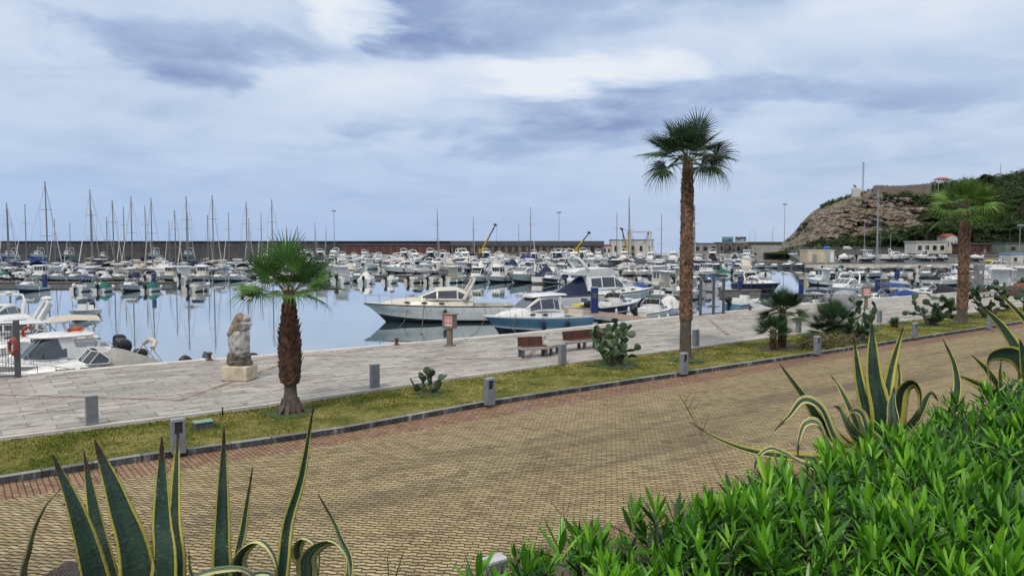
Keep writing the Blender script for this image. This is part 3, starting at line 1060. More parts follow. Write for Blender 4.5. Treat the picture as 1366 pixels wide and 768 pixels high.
pole(1331, 218, 238, 520, 'bare pole on top of the wooded hill', 'pole', 0.18)

# billboards
for px0, px1, c1, c2, lab in ((963, 978, (0.14, 0.30, 0.34), (0.05, 0.10, 0.16), 'left billboard of the pair showing a blue green landscape'), (980.5, 995, (0.05, 0.05, 0.06), (0.35, 0.36, 0.4), 'right billboard of the pair showing a darker picture')):
    y = 440
    p0, p1 = PX(px0, y), PX(px1, y)
    zb, zt = ZP(323.5, y), ZP(316, y)
    t = thing('billboard', lab, 'billboard', ((p0.x + p1.x) / 2, y, 0.35))
    w = p1.x - p0.x
    mb = MB()
    for s in (-0.35, 0.35):
        mb.tube([(w * s, 0.2, 0), (w * s, 0.2, zb - 0.35 + 1)], 0.12, 6)
    mb.build('post', POLEG, t)
    mb = MB()
    mb.box((0, 0, (zb + zt) / 2 - 0.35), (w, 0.25, zt - zb))
    m, T, bs = flat_mat('billboard_print')
    tc = T.n('ShaderNodeTexCoord')
    sp = T.n('ShaderNodeSeparateXYZ')
    T.l(tc.outputs['Object'], sp.inputs[0])
    n = T.noise(tc.outputs['Object'], 0.9, 4)
    c = T.mix(T.smooth(T.math('ADD', n, T.math('MULTIPLY', T.math('SUBTRACT', sp.outputs[2], (zb + zt) / 2 - 0.35), 0.12)), 0.4, 0.62), c2, c1)
    T.l(c, bs.inputs['Base Color'])
    mb.build('panel', m, t)
    mb = MB()
    for z in (zb - 0.35 - 0.06, zt - 0.35 + 0.06):
        mb.box((0, 0, z), (w + 0.24, 0.32, 0.12))
    for s in (-1, 1):
        mb.box((s * (w / 2 + 0.06), 0, (zb + zt) / 2 - 0.35), (0.12, 0.32, zt - zb))
    mb.build('frame', SIGNW, t)

# boat lift
y = 388
p0, p1 = PX(841, y), PX(868, y)
zt = ZP(309.5, y)
t = thing('boat_lift', 'white travelling boat lift gantry on the far quay', 'boat lift', ((p0.x + p1.x) / 2, y, 0.35))
w = p1.x - p0.x
for sx in (-1, 1):
    for dy in (0, 8):
        mb = MB()
        mb.box((sx * w / 2, dy, (zt) / 2 + 0.2), (0.8, 0.6, zt - 0.9))
        mb.build('leg', PALEW, t)
        mb = MB()
        mb.tube([(sx * w / 2 - 0.25, dy, 0.65), (sx * w / 2 + 0.25, dy, 0.65)], 0.65, 12)
        mb.build('wheel', RUBBER, t)
mb = MB()
for sx in (-1, 1):
    mb.box((sx * w / 2, 4, zt - 0.2), (0.7, 9.2, 0.75))
mb.box((0, 8, zt - 0.2), (w - 0.72, 0.6, 0.8))
mb.build('beam', PALEW, t)
for dy in (2, 6):
    mb = MB()
    for sx in (-1, 1):
        mb.tube([(sx * (w / 2 - 0.5), dy, zt - 0.6), (sx * w * 0.22, dy, zt * 0.45)], 0.08, 5)
    mb.build('sling', BLACK, t)


def crane(px, py, tx, ty, y, label, small=False):
    b = PX(px, y, 0.35)
    tip = at_d(tx, ty, y)
    t = thing('mobile_crane', label, 'crane', b)
    mb = MB()
    mb.box((0, 0, 0.9), (6.5, 2.5, 0.8))
    mb.box((1.8, 0, 1.9), (1.6, 1.8, 1.3))
    mb.build('chassis', YELP, t, bevel=0.08)
    for x in (-2.3, -0.9, 1.3, 2.4):
        mb = MB()
        mb.tube([(x, -1.35, 0.55), (x, 1.35, 0.55)], 0.55, 12)
        mb.build('wheel', RUBBER, t)
    d = tip - b
    base = Vector((-0.5, 0, 2.4))
    mb = MB()
    mb.box((-0.6, 0, 2.2), (2.6, 2.0, 1.7))
    mb.build('cab', YELP, t, bevel=0.1)
    mb = MB()
    mb.tube([base, base + (d - base) * 0.55], 0.5, 4)
    mb.build('boom', YELP, t)
    mb = MB()
    mb.tube([base + (d - base) * 0.5, d], [0.36, 0.3], 4)
    mb.tube([d - Vector((0.9, 0, -0.35)), d + Vector((0.7, 0, -0.2))], 0.55, 5)
    mb.build('boom_extension', M('crane_boom_dark', (0.05, 0.045, 0.03), 0.6), t)
    mb = MB()
    mb.tube([d + Vector((0.6, 0, -0.3)), d + Vector((0.6, 0, -d.z * 0.55))], 0.05, 4)
    mb.box(d + Vector((0.6, 0, -d.z * 0.55 - 0.3)), (0.3, 0.3, 0.6))
    mb.build('hook', BLACK, t)


crane(644, 330, 661, 300, 390, 'yellow mobile crane with the longest raised dark boom by the red roofed boats')
crane(769, 332, 786, 310.5, 390, 'yellow mobile crane in front of the long grey shed')
crane(838, 332, 829.5, 305.5, 392, 'crane with boom leaning left beside the white workshop')


# ------------------------------------------------------------------ hill
HILL = [(1018, 333), (1035, 329), (1050, 319), (1058, 311), (1066, 300), (1074, 290), (1084, 280), (1096, 273), (1110, 267), (1125, 262), (1137, 258), (1150, 255), (1163, 252), (1180, 250),
        (1210, 249), (1238, 247), (1258, 243), (1285, 240), (1302, 240), (1318, 237), (1335, 234), (1352, 230), (1366, 229), (1420, 226), (1500, 222), (1650, 215), (1900, 215), (2300, 230)]


def hill_crest(px):
    y = hill_line(px)
    return y + max(0, 333 - y) * 0.03


def hill_line(px):
    for (a, b), (c, d) in zip(HILL, HILL[1:]):
        if a <= px <= c:
            return b + (d - b) * (px - a) / (c - a)
    return 333 if px < 1018 else 230


def greenness(px, k):
    """share of plants: k is 0 at the foot and 1 at the crest"""
    g = 0.05
    if px > 1225:
        g = 1.0
    elif px > 1195:
        g = 0.05 + 0.95 * (px - 1195) / 30 * (0.4 + 0.6 * (1 if k < 0.25 or k > 0.5 else 0))
    if k > 0.66 and px > 1165:
        g = max(g, 0.9)
    if k > 0.86 and px > 1090:
        g = max(g, 0.6)
    if k < 0.20:
        g = max(g, 0.72)
    if k < 0.32:
        g = max(g, 0.35)
    return g


def hill_point(px, k):
    y = 432 + 100 * k ** 1.15 + 0.03 * (px - 1018)
    zc = max(ZP(hill_crest(px), 532 + 0.03 * (px - 1018)), 0.5)
    z = 0.3 + (zc - 0.3) * (1 - (1 - k) ** 1.5)
    p = PX(px, y, z)
    rough = min(1.0, (zc - 0.3) / 25)
    n = mnoise.fractal(Vector((p.x * 0.035, z * 0.05, y * 0.03)), 0.9, 2.2, 6)
    n2 = abs(mnoise.noise(Vector((p.x * 0.09, z * 0.06, 7))))
    n3 = abs(mnoise.noise(Vector((p.x * 0.25, z * 0.2, y * 0.2))))
    a = rough * (1 - k ** 6)
    n4 = abs(mnoise.noise(Vector((p.x * 0.55, z * 0.5, y * 0.3 + 3))))
    p.y += (n * 13 - n2 * 18 - n3 * 9 - n4 * 4) * a
    s_ = (z * 0.9 + p.x * 0.22 + 2.5 * n) / 5.0
    p.y += 4.0 * ((s_ % 1.0) - 0.5) * a * rough
    p.z += (n2 * 2 - n * 1.2 - n3 * 2.5 - n4 * 1.2) * a
    return p


def build_hill():
    mb = MB()
    pxs = [1018 + i * 1.5 for i in range(0, 260)] + [1410 + i * 10 for i in range(0, 90)]
    K = 110
    gr = []
    n = K + 5
    for px in pxs:
        for j in range(n):
            if j <= K:
                k = j / K
                mb.v.append(tuple(hill_point(px, k)))
                gr.append(greenness(px, k))
            else:
                b = (j - K) / 4
                c = hill_point(px, 1.0)
                q = PX(px, c.y + 160 * b, 0)
                mb.v.append((q.x, q.y, c.z * (1 - b ** 2) + 4 * math.sin(b * 3.1) * min(1, c.z / 20)))
                gr.append(1.0)
    for i in range(len(pxs) - 1):
        for j in range(n - 1):
            mb.f.append((i * n + j, (i + 1) * n + j, (i + 1) * n + j + 1, i * n + j + 1))
            mb.m.append(0)
    o = mb.build('hill', mat_hill())
    at_ = o.data.attributes.new('green', 'FLOAT', 'POINT')
    at_.data.foreach_set('value', gr)
    struct(o)


build_hill()


def leaf_cloud(mb, c, rx, ry, rz, n, size, rng, hollow=0.55):
    for i in range(n):
        while True:
            p = Vector((rng.uniform(-1, 1), rng.uniform(-1, 1), rng.uniform(-1, 1)))
            if hollow < p.length <= 1:
                break
        q = Vector((c[0] + p.x * rx, c[1] + p.y * ry, c[2] + p.z * rz))
        a = Vector((rng.gauss(0, 1), rng.gauss(0, 1), rng.gauss(0, 1))).normalized()
        b = a.orthogonal().normalized()
        s = size * rng.uniform(0.6, 1.4)
        o = len(mb.v)
        mb.v += [tuple(q + a * s), tuple(q + b * s * 0.6), tuple(q - a * s), tuple(q - b * s * 0.6)]
        mb.f.append((o, o + 1, o + 2, o + 3))
        mb.m.append(0)


MACCHIA = M('scrub_leaves', (0.036, 0.058, 0.022), 0.9, 0.35, 0.05, island=0.55, spec=0.15)
PINEL = M('pine_needles', (0.032, 0.062, 0.020), 0.9, 0.3, 0.08, island=0.6, spec=0.15)
BARK = M('bark', (0.09, 0.065, 0.048), 0.95, 0.3, 1.0, bump=0.5)


def scrub():
    rng = random.Random(11)
    mb = MB()
    for i in range(4200):
        px = rng.uniform(1040, 1560)
        k = rng.random()
        g = greenness(px, k)
        q = mnoise.noise(Vector((px * 0.035, k * 7, 2)))
        if g + q * 0.9 < 0.55:
            continue
        p = hill_point(px, k)
        s = rng.uniform(0.9, 2.6) * (1.5 if px > 1230 else 1.0)
        leaf_cloud(mb, p + Vector((0, -s * 0.4, s * 0.25)), s * 1.25, s * 1.2, s * 0.8, 16, 0.75, rng, 0.5)
    o = mb.build('hillside_scrub', MACCHIA)
    tag(o, 'dark green scrub covering the slope of the hill', 'scrub', kind='stuff')


scrub()


def pine(px, py_top, py_base, y, spread, label, seed, flat=0.35):
    rng = random.Random(seed)
    zb, zt = ZP(py_base, y), ZP(py_top, y)
    h = zt - zb
    t = thing('pine_tree', label, 'tree', PX(px, y, zb), group='pines at the foot of the hill')
    mb = MB()
    top = Vector((rng.uniform(-0.6, 0.6), 0, h * 0.72))
    mb.tube([(0, 0, -0.6), (0.15, 0, h * 0.35), top], [0.45, 0.36, 0.24], 7)
    for i in range(7):
        a = rng.uniform(0, 6.28)
        e = Vector((math.cos(a) * spread * 0.6, math.sin(a) * spread * 0.5, h * rng.uniform(0.74, 0.9)))
        mb.tube([top * rng.uniform(0.7, 1.0), (top + e) / 2 - Vector((0, 0, 0.3)), e], [0.16, 0.11, 0.05], 5)
    mb.build('trunk', BARK, t)
    mb = MB()
    for i in range(26):
        a = rng.uniform(0, 6.28)
        r_ = spread * math.sqrt(rng.random())
        z = h * (1 - flat * 0.5) - h * flat * 0.5 * (r_ / spread) ** 2 + rng.uniform(-0.1, 0.06) * h
        s = rng.uniform(0.18, 0.32) * spread
        leaf_cloud(mb, (math.cos(a) * r_, math.sin(a) * r_ * 0.8, z), s, s, s * 0.5, 100, 0.55, rng, 0.3)
    mb.build('crown', PINEL, t)


pine(1236, 294, 337, 352, 8.5, 'broad umbrella pine whose crown spreads over the white depot', 1)
pine(1256, 293, 336, 362, 8.0, 'umbrella pine behind the cream house', 2)
pine(1300, 294, 334, 356, 9.0, 'umbrella pine behind the left end of the red storehouse', 3)
pine(1322, 291, 334, 366, 9.0, 'umbrella pine behind the right end of the red storehouse', 4)
pine(1346, 293, 334, 350, 8.0, 'umbrella pine above the grey green depot', 5)
pine(1372, 290, 334, 360, 9.0, 'umbrella pine at the right edge above the depot', 6)
pine(1222, 305, 336, 380, 5.0, 'smaller pine at the left edge of the pine group', 7)
pine(1313, 229, 243, 515, 4.6, 'lone dark round tree on the skyline of the hill', 8, 0.7)
pine(1362, 262, 290, 430, 9.0, 'pine half way up the slope at the right edge', 9)
pine(1338, 270, 298, 425, 8.0, 'pine half way up the slope behind the third palm crown', 10)

# terrace wall and gazebo on the crest
y = 500
t = thing('terrace_wall', 'pale stone terrace wall along the crest of the hill', 'wall', PX(1201, y, ZP(254, y)))
mb = MB()
for a, b, c0, c1 in ((1163, 1200, 249.5, 249), (1200, 1240, 249, 246)):
    p0, p1 = PX(a, y), PX(b, y)
    z0, z1 = ZP(c0 - 1.2, y), ZP(c1 - 1.2, y)
    lo = ZP(266, y)
    mb.add([(p0.x, y, lo), (p1.x, y, lo), (p1.x, y, z1), (p0.x, y, z0), (p0.x, y + 1, lo), (p1.x, y + 1, lo), (p1.x, y + 1, z1), (p0.x, y + 1, z0)],
           [(0, 1, 2, 3), (5, 4, 7, 6), (3, 2, 6, 7), (0, 3, 7, 4), (1, 5, 6, 2)])
wpart(mb, 'wall', M('terrace_stone', (0.20, 0.165, 0.13), 0.9, 0.2, 0.4), t)
mb = MB()
for px in range(1166, 1240, 4):
    p = PX(px, y, ZP(248.3 - max(0, px - 1200) * 0.07, y))
    mb.box(p + Vector((0, 0.3, 0.5)), (0.12, 0.12, 1.2))
wpart(mb, 'railing', POLEG, t)
y = 505
b = PX(1254, y, ZP(245.5, y))
t = thing('gazebo', 'red roofed open gazebo on the crest of the hill', 'gazebo', b)
for sx in (-3.6, 3.6):
    for sy in (-2, 2):
        mb = MB()
        mb.tube([(sx, sy, -4.5), (sx, sy, 3.0)], 0.16, 6)
        mb.build('post', CONC_W, t)
mb = MB()
mb.add([(-5, -3.2, 2.9), (5, -3.2, 2.9), (5, 3.2, 2.9), (-5, 3.2, 2.9), (-2.2, 0, 4.4), (2.2, 0, 4.4)], [(0, 1, 5, 4), (1, 2, 5), (2, 3, 4, 5), (3, 0, 4), (3, 2, 1, 0)])
mb.build('roof', ROOFR, t)
y = 480
b = PX(1140, y, ZP(258.5, y))
t = thing('relay_hut', 'small white relay hut with dish below the radio mast', 'hut', b)
mb = MB()
mb.box((0, 0, 0.6), (4.4, 3, 5.4))
mb.build('wall', PALEW, t)
mb = MB()
mb.lathe([(0.05, 0), (0.8, 0.15), (1.3, 0.5)], 12)
o = mb.build('dish', DKGREY, t)
o.location = (-1.4, -0.6, 4.4)
o.rotation_euler = (R(50), R(30), 0)
# ------------------------------------------------------------------ boats: x forward, waterline at z = 0
class Hull:
    def __init__(s, L, B, F, Fs, rake=0.12, full=2.4, tr=0.86):
        s.L, s.B, s.F, s.Fs, s.rake, s.full, s.tr = L, B, F, Fs, rake, full, tr

    def hb(s, t):
        if t < 0.45:
            return s.B / 2 * (s.tr + (1 - s.tr) * math.sin(t / 0.45 * math.pi / 2))
        return s.B / 2 * max(0.012, (1 - ((t - 0.45) / 0.55) ** s.full))

    def zs(s, t):
        return s.Fs + (s.F - s.Fs) * t ** 1.7

    def x(s, t):
        return -s.L / 2 + s.L * t

    def t(s, x):
        return (x + s.L / 2) / s.L

    def build(s, t_, hull, stripe, bottom=None, boot=None):
        bottom = bottom or BOTTOM
        mb = MB()
        rings = []
        N = 13
        for i in range(N):
            t = i / (N - 1)
            t = 1 - (1 - t) ** 1.25
            hb, zs = s.hb(t), s.zs(t)
            sh = s.L * s.rake * t ** 3
            fl = 1 - 0.30 * t ** 2
            zc = 0.10 + 0.30 * s.F * t ** 3
            half = [(0, hb, zs), (0, hb * 0.998, zs - 0.09), (sh * 0.35, hb * (0.96 * fl + 0.04), zs * 0.55 + zc * 0.45), (sh * 0.62, hb * 0.915 * fl, zc + 0.11), (sh * 0.7, hb * 0.90 * fl, zc), (sh, hb * 0.45 * fl, -0.16 + 0.2 * t ** 4), (sh, 0.0, -0.38 + 0.38 * t ** 4)]
            ring = [(s.x(t) - d, y, z) for d, y, z in half] + [(s.x(t) - d, -y, z) for d, y, z in half[-2::-1]]
            rings.append(ring)
        ms = [1, 0, 0, 1, 2, 2, 2, 2, 1, 0, 0, 1]
        mb.loft(rings, False, caps=False, mis=ms)
        mb.add(rings[0], [tuple(range(len(rings[0])))], 0)
        return mb.build('hull', [hull, stripe, bottom], t_, smooth=True)

    def deck(s, t_, mat, cs=0.5, floor=0.25, side=0.2, inner=None):
        """side decks and foredeck with a sunken cockpit behind cs"""
        mb = MB()
        ts = [cs + (1 - cs) * i / 8 for i in range(9)]
        cam_ = 0.06
        for a, b in zip(ts, ts[1:]):
            ra = [(s.x(a), y * s.hb(a) * 0.985, s.zs(a) - 0.012 + cam_ * (1 - abs(y))) for y in (-1, -0.5, 0, 0.5, 1)]
            rb = [(s.x(b), y * s.hb(b) * 0.985, s.zs(b) - 0.012 + cam_ * (1 - abs(y))) for y in (-1, -0.5, 0, 0.5, 1)]
            mb.loft([ra, rb], False, caps=False)
        ts = [0.0 + cs * i / 4 for i in range(5)]
        for sg in (1, -1):
            rr = []
            for t in ts:
                h = s.hb(t)
                rr.append([(s.x(t), sg * h * 0.985, s.zs(t) - 0.012), (s.x(t), sg * (h - side), s.zs(t) - 0.012), (s.x(t), sg * (h - side), floor)])
            mb.loft(rr, False, caps=False)
        rr = [[(s.x(t), -(s.hb(t) - side), floor), (s.x(t), (s.hb(t) - side), floor)] for t in ts]
        mb.loft(rr, False, caps=False, mi=1)
        h = s.hb(cs) - side
        mb.add([(s.x(cs), -h, floor), (s.x(cs), h, floor), (s.x(cs), h, s.zs(cs)), (s.x(cs), -h, s.zs(cs))], [(0, 1, 2, 3)])
        h = s.hb(0) - 0.02
        mb.box((s.x(0) + 0.12, 0, (floor + s.zs(0)) / 2 - 0.02), (0.2, h * 2, s.zs(0) - floor))
        return mb.build('deck', [mat, inner or mat], t_)


def house(mb, sts, mi=0, r=0.07):
    rings = []
    for x, wb, wt, zb, zt in sts:
        rings.append([(x, -wb, zb), (x, -wt, zt - r), (x, -wt + r * 1.4, zt), (x, wt - r * 1.4, zt), (x, wt, zt - r), (x, wb, zb)])
    mb.loft(rings, True, mi, True)


def sidewin(mb, sts, i, f0, f1, t0, t1, off=0.012):
    """a pane on both sides between stations i and i+1"""
    for sg in (1, -1):
        q = []
        for f, t in ((f0, t0), (f1, t0), (f1, t1), (f0, t1)):
            a, b = sts[i], sts[i + 1]
            x = a[0] + (b[0] - a[0]) * f
            wb, wt, zb, zt = [a[k] + (b[k] - a[k]) * f for k in range(1, 5)]
            q.append((x, sg * (wb + (wt - wb) * t + off), zb + (zt - 0.07 - zb) * t))
        mb.add(q, [(0, 1, 2, 3)])


def frontwin(mb, sts, i, f0, f1, n=2, wid=0.86, off=0.014):
    a, b = sts[i], sts[i + 1]
    lerp = lambda f, k: a[k] + (b[k] - a[k]) * f
    nx, nz = abs(b[4] - a[4]), abs(b[0] - a[0])
    l = math.hypot(nx, nz) or 1
    ox, oz = off * nx / l, off * nz / l
    for j in range(n):
        y0, y1 = -1 + 2 * j / n + 0.03, -1 + 2 * (j + 1) / n - 0.03
        q = []
        for f, y in ((f0, y0), (f0, y1), (f1, y1), (f1, y0)):
            q.append((lerp(f, 0) + ox, y * wid * lerp(f, 2), lerp(f, 4) + oz))
        mb.add(q, [(0, 1, 2, 3)])


def rails(t_, h, t0, t1, ht=0.55, n=5, inset=0.06, r=0.016, name='rail'):
    mb = MB()
    for sg in (1, -1):
        top = []
        for i in range(n):
            t = t0 + (t1 - t0) * i / (n - 1)
            b = Vector((h.x(t) - (0.1 if t > 0.9 else 0), sg * max(0.03, h.hb(t) - inset), h.zs(t)))
            e = b + Vector((0.12 if t > 0.8 else 0.03, 0, ht * (0.55 + 0.45 * min(1, i / 1.5))))
            mb.tube([b, e], r, 5)
            top.append(e)
        if t1 > 0.95 and sg == 1:
            top.append(Vector((top[-1].x + 0.1, 0, top[-1].z)))
        mb.tube(top, r, 5)
    return mb.build(name, STEEL, t_, smooth=True)


def outboard(t_, x, y, mat, s=1.0, tilt=0.0):
    mb = MB()
    rings = []
    for z, a, b, dx in ((0.0, 0.14, 0.13, 0), (0.05, 0.30, 0.20, -0.02), (0.28, 0.36, 0.23, -0.05), (0.50, 0.34, 0.22, -0.04), (0.62, 0.24, 0.16, -0.02), (0.66, 0.08, 0.06, 0)):
        rings.append([(dx + a * math.copysign(abs(math.cos(k * math.pi / 6)) ** 0.7, math.cos(k * math.pi / 6)), b * math.copysign(abs(math.sin(k * math.pi / 6)) ** 0.7, math.sin(k * math.pi / 6)), z) for k in range(12)])
    mb.loft(rings, True)
    o = mb.build('outboard_motor', mat, t_, smooth=True)
    o.location = (x - 0.32 * s, y, 0.62 * s)
    o.scale = (s, s, s)
    o.rotation_euler = (0, tilt, 0)
    mb = MB()
    mb.box((0.02, 0, -0.35), (0.26, 0.12, 0.75))
    mb.box((0.22, 0, 0.0), (0.25, 0.22, 0.35))
    mb.lathe([(0.03, -0.15), (0.08, 0), (0.07, 0.25), (0.02, 0.4)], 8, c=(0.05, 0, -0.75))
    mb.box((0.0, 0, -0.95), (0.25, 0.03, 0.35))
    mb.build('outboard_leg', BLACK, o)
    return o


def fender(t_, h, t, sg, mat, r=0.11, ln=0.5):
    mb = MB()
    mb.lathe([(0.02, 0), (r * 0.7, 0.05), (r, 0.12), (r, ln - 0.12), (r * 0.7, ln - 0.05), (0.02, ln)], 8)
    mb.tube([(0, 0, ln), (0, 0, ln + 0.3)], 0.012, 4)
    o = mb.build('fender', mat, t_, smooth=True)
    o.location = (h.x(t), sg * (h.hb(t) + r * 0.8), h.zs(t) - ln - 0.25)
    return o


def bimini(t_, x0, x1, w, z0, z1, mat, arch=0.18, slack=0.0):
    mb = MB()
    rings = []
    for i in range(5):
        x = x0 + (x1 - x0) * i / 4
        e = 0.10 * abs(i - 2) / 2
        rings.append([(x, w * math.sin(a), z1 - e + arch * (math.cos(a) - 1) * 1.3) for a in [R(-80 + 16 * k) for k in range(11)]])
    up = [[(p[0], p[1], p[2] + 0.02) for p in r_] for r_ in rings]
    full = [a + b[::-1] for a, b in zip(rings, up)]
    mb.loft(full, True)
    mb.build('bimini', mat, t_, smooth=True)
    mb = MB()
    for x in (x0, (x0 + x1) / 2, x1):
        xf = (x0 + x1) / 2 + (x - (x0 + x1) / 2) * 0.02
        zt = z1 - 0.13
        mb.tube([(xf, -w, z0), (x, -w * 0.98, zt - arch * 1.05), (x, -w * 0.6, zt - arch * 0.3), (x, w * 0.6, zt - arch * 0.3), (x, w * 0.98, zt - arch * 1.05), (xf, w, z0)], 0.018, 5)
    mb.build('bimini_frame', ALU, t_)


def windscreen(t_, x, w, z, h, rake=0.55, wrap=0.9, taper=0.85, glass=None):
    """wrap-round screen: glass sheets and a frame of tubes"""
    base = [(x - wrap - 0.25, w, z), (x - wrap * 0.35, w * 0.97, z), (x, w * 0.55, z + 0.03), (x, -w * 0.55, z + 0.03), (x - wrap * 0.35, -w * 0.97, z), (x - wrap - 0.25, -w, z)]
    top = [(x - wrap - 0.2 - rake * 0.2, w * 0.97, z + h * 0.35), (x - wrap * 0.35 - rake, w * taper, z + h * 0.95), (x - rake, w * 0.50, z + h), (x - rake, -w * 0.50, z + h), (x - wrap * 0.35 - rake, -w * taper, z + h * 0.95), (x - wrap - 0.2 - rake * 0.2, -w * 0.97, z + h * 0.35)]
    mb = MB()
    for i in range(5):
        mb.add([base[i], base[i + 1], top[i + 1], top[i]], [(0, 1, 2, 3)])
    mb.build('windscreen', glass or GLASS, t_)
    mb = MB()
    mb.tube(top, 0.022, 5)
    mb.tube(base, 0.02, 5)
    for a, b in zip(base, top):
        mb.tube([a, b], 0.018, 4)
    mb.build('windscreen_frame', W, t_)


def tent(t_, x0, x1, w0, w1, z0, zr, mat, ridge=0.35, name='cockpit_cover'):
    """a canvas cover stretched over the cockpit, highest a third of the way"""
    mb = MB()
    rings = []
    n = 8
    for i in range(n + 1):
        f = i / n
        x = x0 + (x1 - x0) * f
        w = w0 + (w1 - w0) * f
        k = f / ridge if f < ridge else (1 - f) / (1 - ridge)
        k = max(0.0, min(1, k)) ** 0.75
        zt = z0 + 0.06 + (zr - z0) * k
        ring = []
        for j in range(9):
            a = -1 + 2 * j / 8
            ring.append((x, w * a, z0 - 0.06 if abs(a) == 1 else z0 + (zt - z0) * (1 - abs(a) ** 2.2) + 0.02 * math.sin(i * 2.1 + j * 1.7)))
        rings.append(ring)
    mb.loft(rings, False, caps=False)
    mb.add(rings[0], [tuple(range(9))])
    mb.add(rings[-1], [tuple(range(9))])
    return mb.build(name, mat, t_, smooth=True)


def seats(t_, h, x, mat, floor=0.25):
    mb = MB()
    mb.box((x, 0, floor + 0.22), (0.5, h.B * 0.55, 0.44))
    mb.box((x - 0.25, 0, floor + 0.6), (0.12, h.B * 0.55, 0.4))
    return mb.build('seat', mat, t_, bevel=0.05)


def proto(name, label, cat):
    return thing(name, label, cat, (0, 0, -500))


def cuddy(L=6.2, B=2.3, hull=W, stripe=LGREY, canvas=None, cover=None, motor=BLACK, nmot=1, bim=None, glass=None, look='white cuddy boat', mat=W, name='motorboat', tilt=0.0, fl=None, rail=True):
    t = proto(name, look, 'motorboat')
    h = Hull(L, B, 0.17 * L, 0.11 * L)
    h.build(t, hull, stripe)
    h.deck(t, mat, 0.46, 0.22, 0.18, TEAK if nmot == 2 else None)
    xc = h.x(0.46)
    z = h.zs(0.46)
    sts = [(h.x(0.86), h.hb(0.86) * 0.25, h.hb(0.86) * 0.18, h.zs(0.86), h.zs(0.86) + 0.04), (h.x(0.72), h.hb(0.72) * 0.60, h.hb(0.72) * 0.48, h.zs(0.72) - 0.02, h.zs(0.72) + 0.30), (h.x(0.58), h.hb(0.58) * 0.74, h.hb(0.58) * 0.62, h.zs(0.58) - 0.02, h.zs(0.58) + 0.46), (xc, h.hb(0.46) * 0.80, h.hb(0.46) * 0.68, z - 0.02, z + 0.50)]
    mb = MB()
    house(mb, sts)
    mb.build('cuddy_cabin', mat, t, smooth=True)
    mb = MB()
    sidewin(mb, sts, 1, 0.15, 0.9, 0.35, 0.72)
    sidewin(mb, sts, 2, 0.1, 0.85, 0.35, 0.72)
    mb.build('window', SMOKE, t)
    windscreen(t, h.x(0.56), h.hb(0.5) * 0.78, z + 0.44, 0.52, 0.42, 0.75, 0.82, glass)
    if cover:
        tent(t, xc + 0.05, h.x(0.03), h.hb(0.46) * 0.92, h.hb(0.03) * 0.93, h.zs(0.2), h.zs(0.2) + 1.05, cover, 0.22)
    else:
        seats(t, h, xc - 0.9, mat)
        seats(t, h, h.x(0.14), mat)
    if bim:
        bimini(t, xc - 0.1, h.x(0.1), h.hb(0.3) * 0.85, h.zs(0.3), h.zs(0.3) + 1.65, bim)
    if rail:
        rails(t, h, 0.60, 0.985, 0.45)
    for i in range(nmot):
        outboard(t, h.x(0), (i - (nmot - 1) / 2) * 0.6, motor, 1.0 if L > 5.5 else 0.82, tilt)
    for f in (fl or [(0.5, 1, W), (0.28, -1, W), (0.52, -1, W)]):
        fender(t, h, f[0], f[1], f[2])
    return t


def openboat(L=5.0, B=2.0, hull=W, stripe=LGREY, motor=BLACK, cover=None, bim=None, console=True, look='', mat=W, name='open_boat'):
    t = proto(name, look, 'open boat')
    h = Hull(L, B, 0.16 * L, 0.11 * L, full=2.1)
    h.build(t, hull, stripe)
    h.deck(t, mat, 0.70, 0.18, 0.16)
    if cover:
        tent(t, h.x(0.86), h.x(0.02), h.hb(0.86) * 0.9, h.hb(0.02) * 0.95, h.zs(0.3), h.zs(0.3) + 0.75, cover, 0.5)
    else:
        if console:
            mb = MB()
            mb.box((h.x(0.48), 0, 0.18 + 0.5), (0.55, 0.75, 1.0))
            mb.build('console', mat, t, bevel=0.07)
            mb = MB()
            mb.box((h.x(0.48) + 0.15, 0, 1.35), (0.05, 0.72, 0.42), rot=Matrix.Rotation(-0.4, 3, 'Y'))
            mb.build('windscreen', GLASS, t)
        seats(t, h, h.x(0.30), mat, 0.18)
        mb = MB()
        mb.box((h.x(0.80), 0, h.zs(0.8) - 0.1), (0.8, h.hb(0.8) * 1.2, 0.18))
        mb.build('bow_cushion', CREAM, t, bevel=0.04)
    if bim:
        bimini(t, h.x(0.62), h.x(0.22), h.hb(0.4) * 0.8, h.zs(0.4), h.zs(0.4) + 1.5, bim)
    outboard(t, h.x(0), 0, motor, 0.95)
    return t


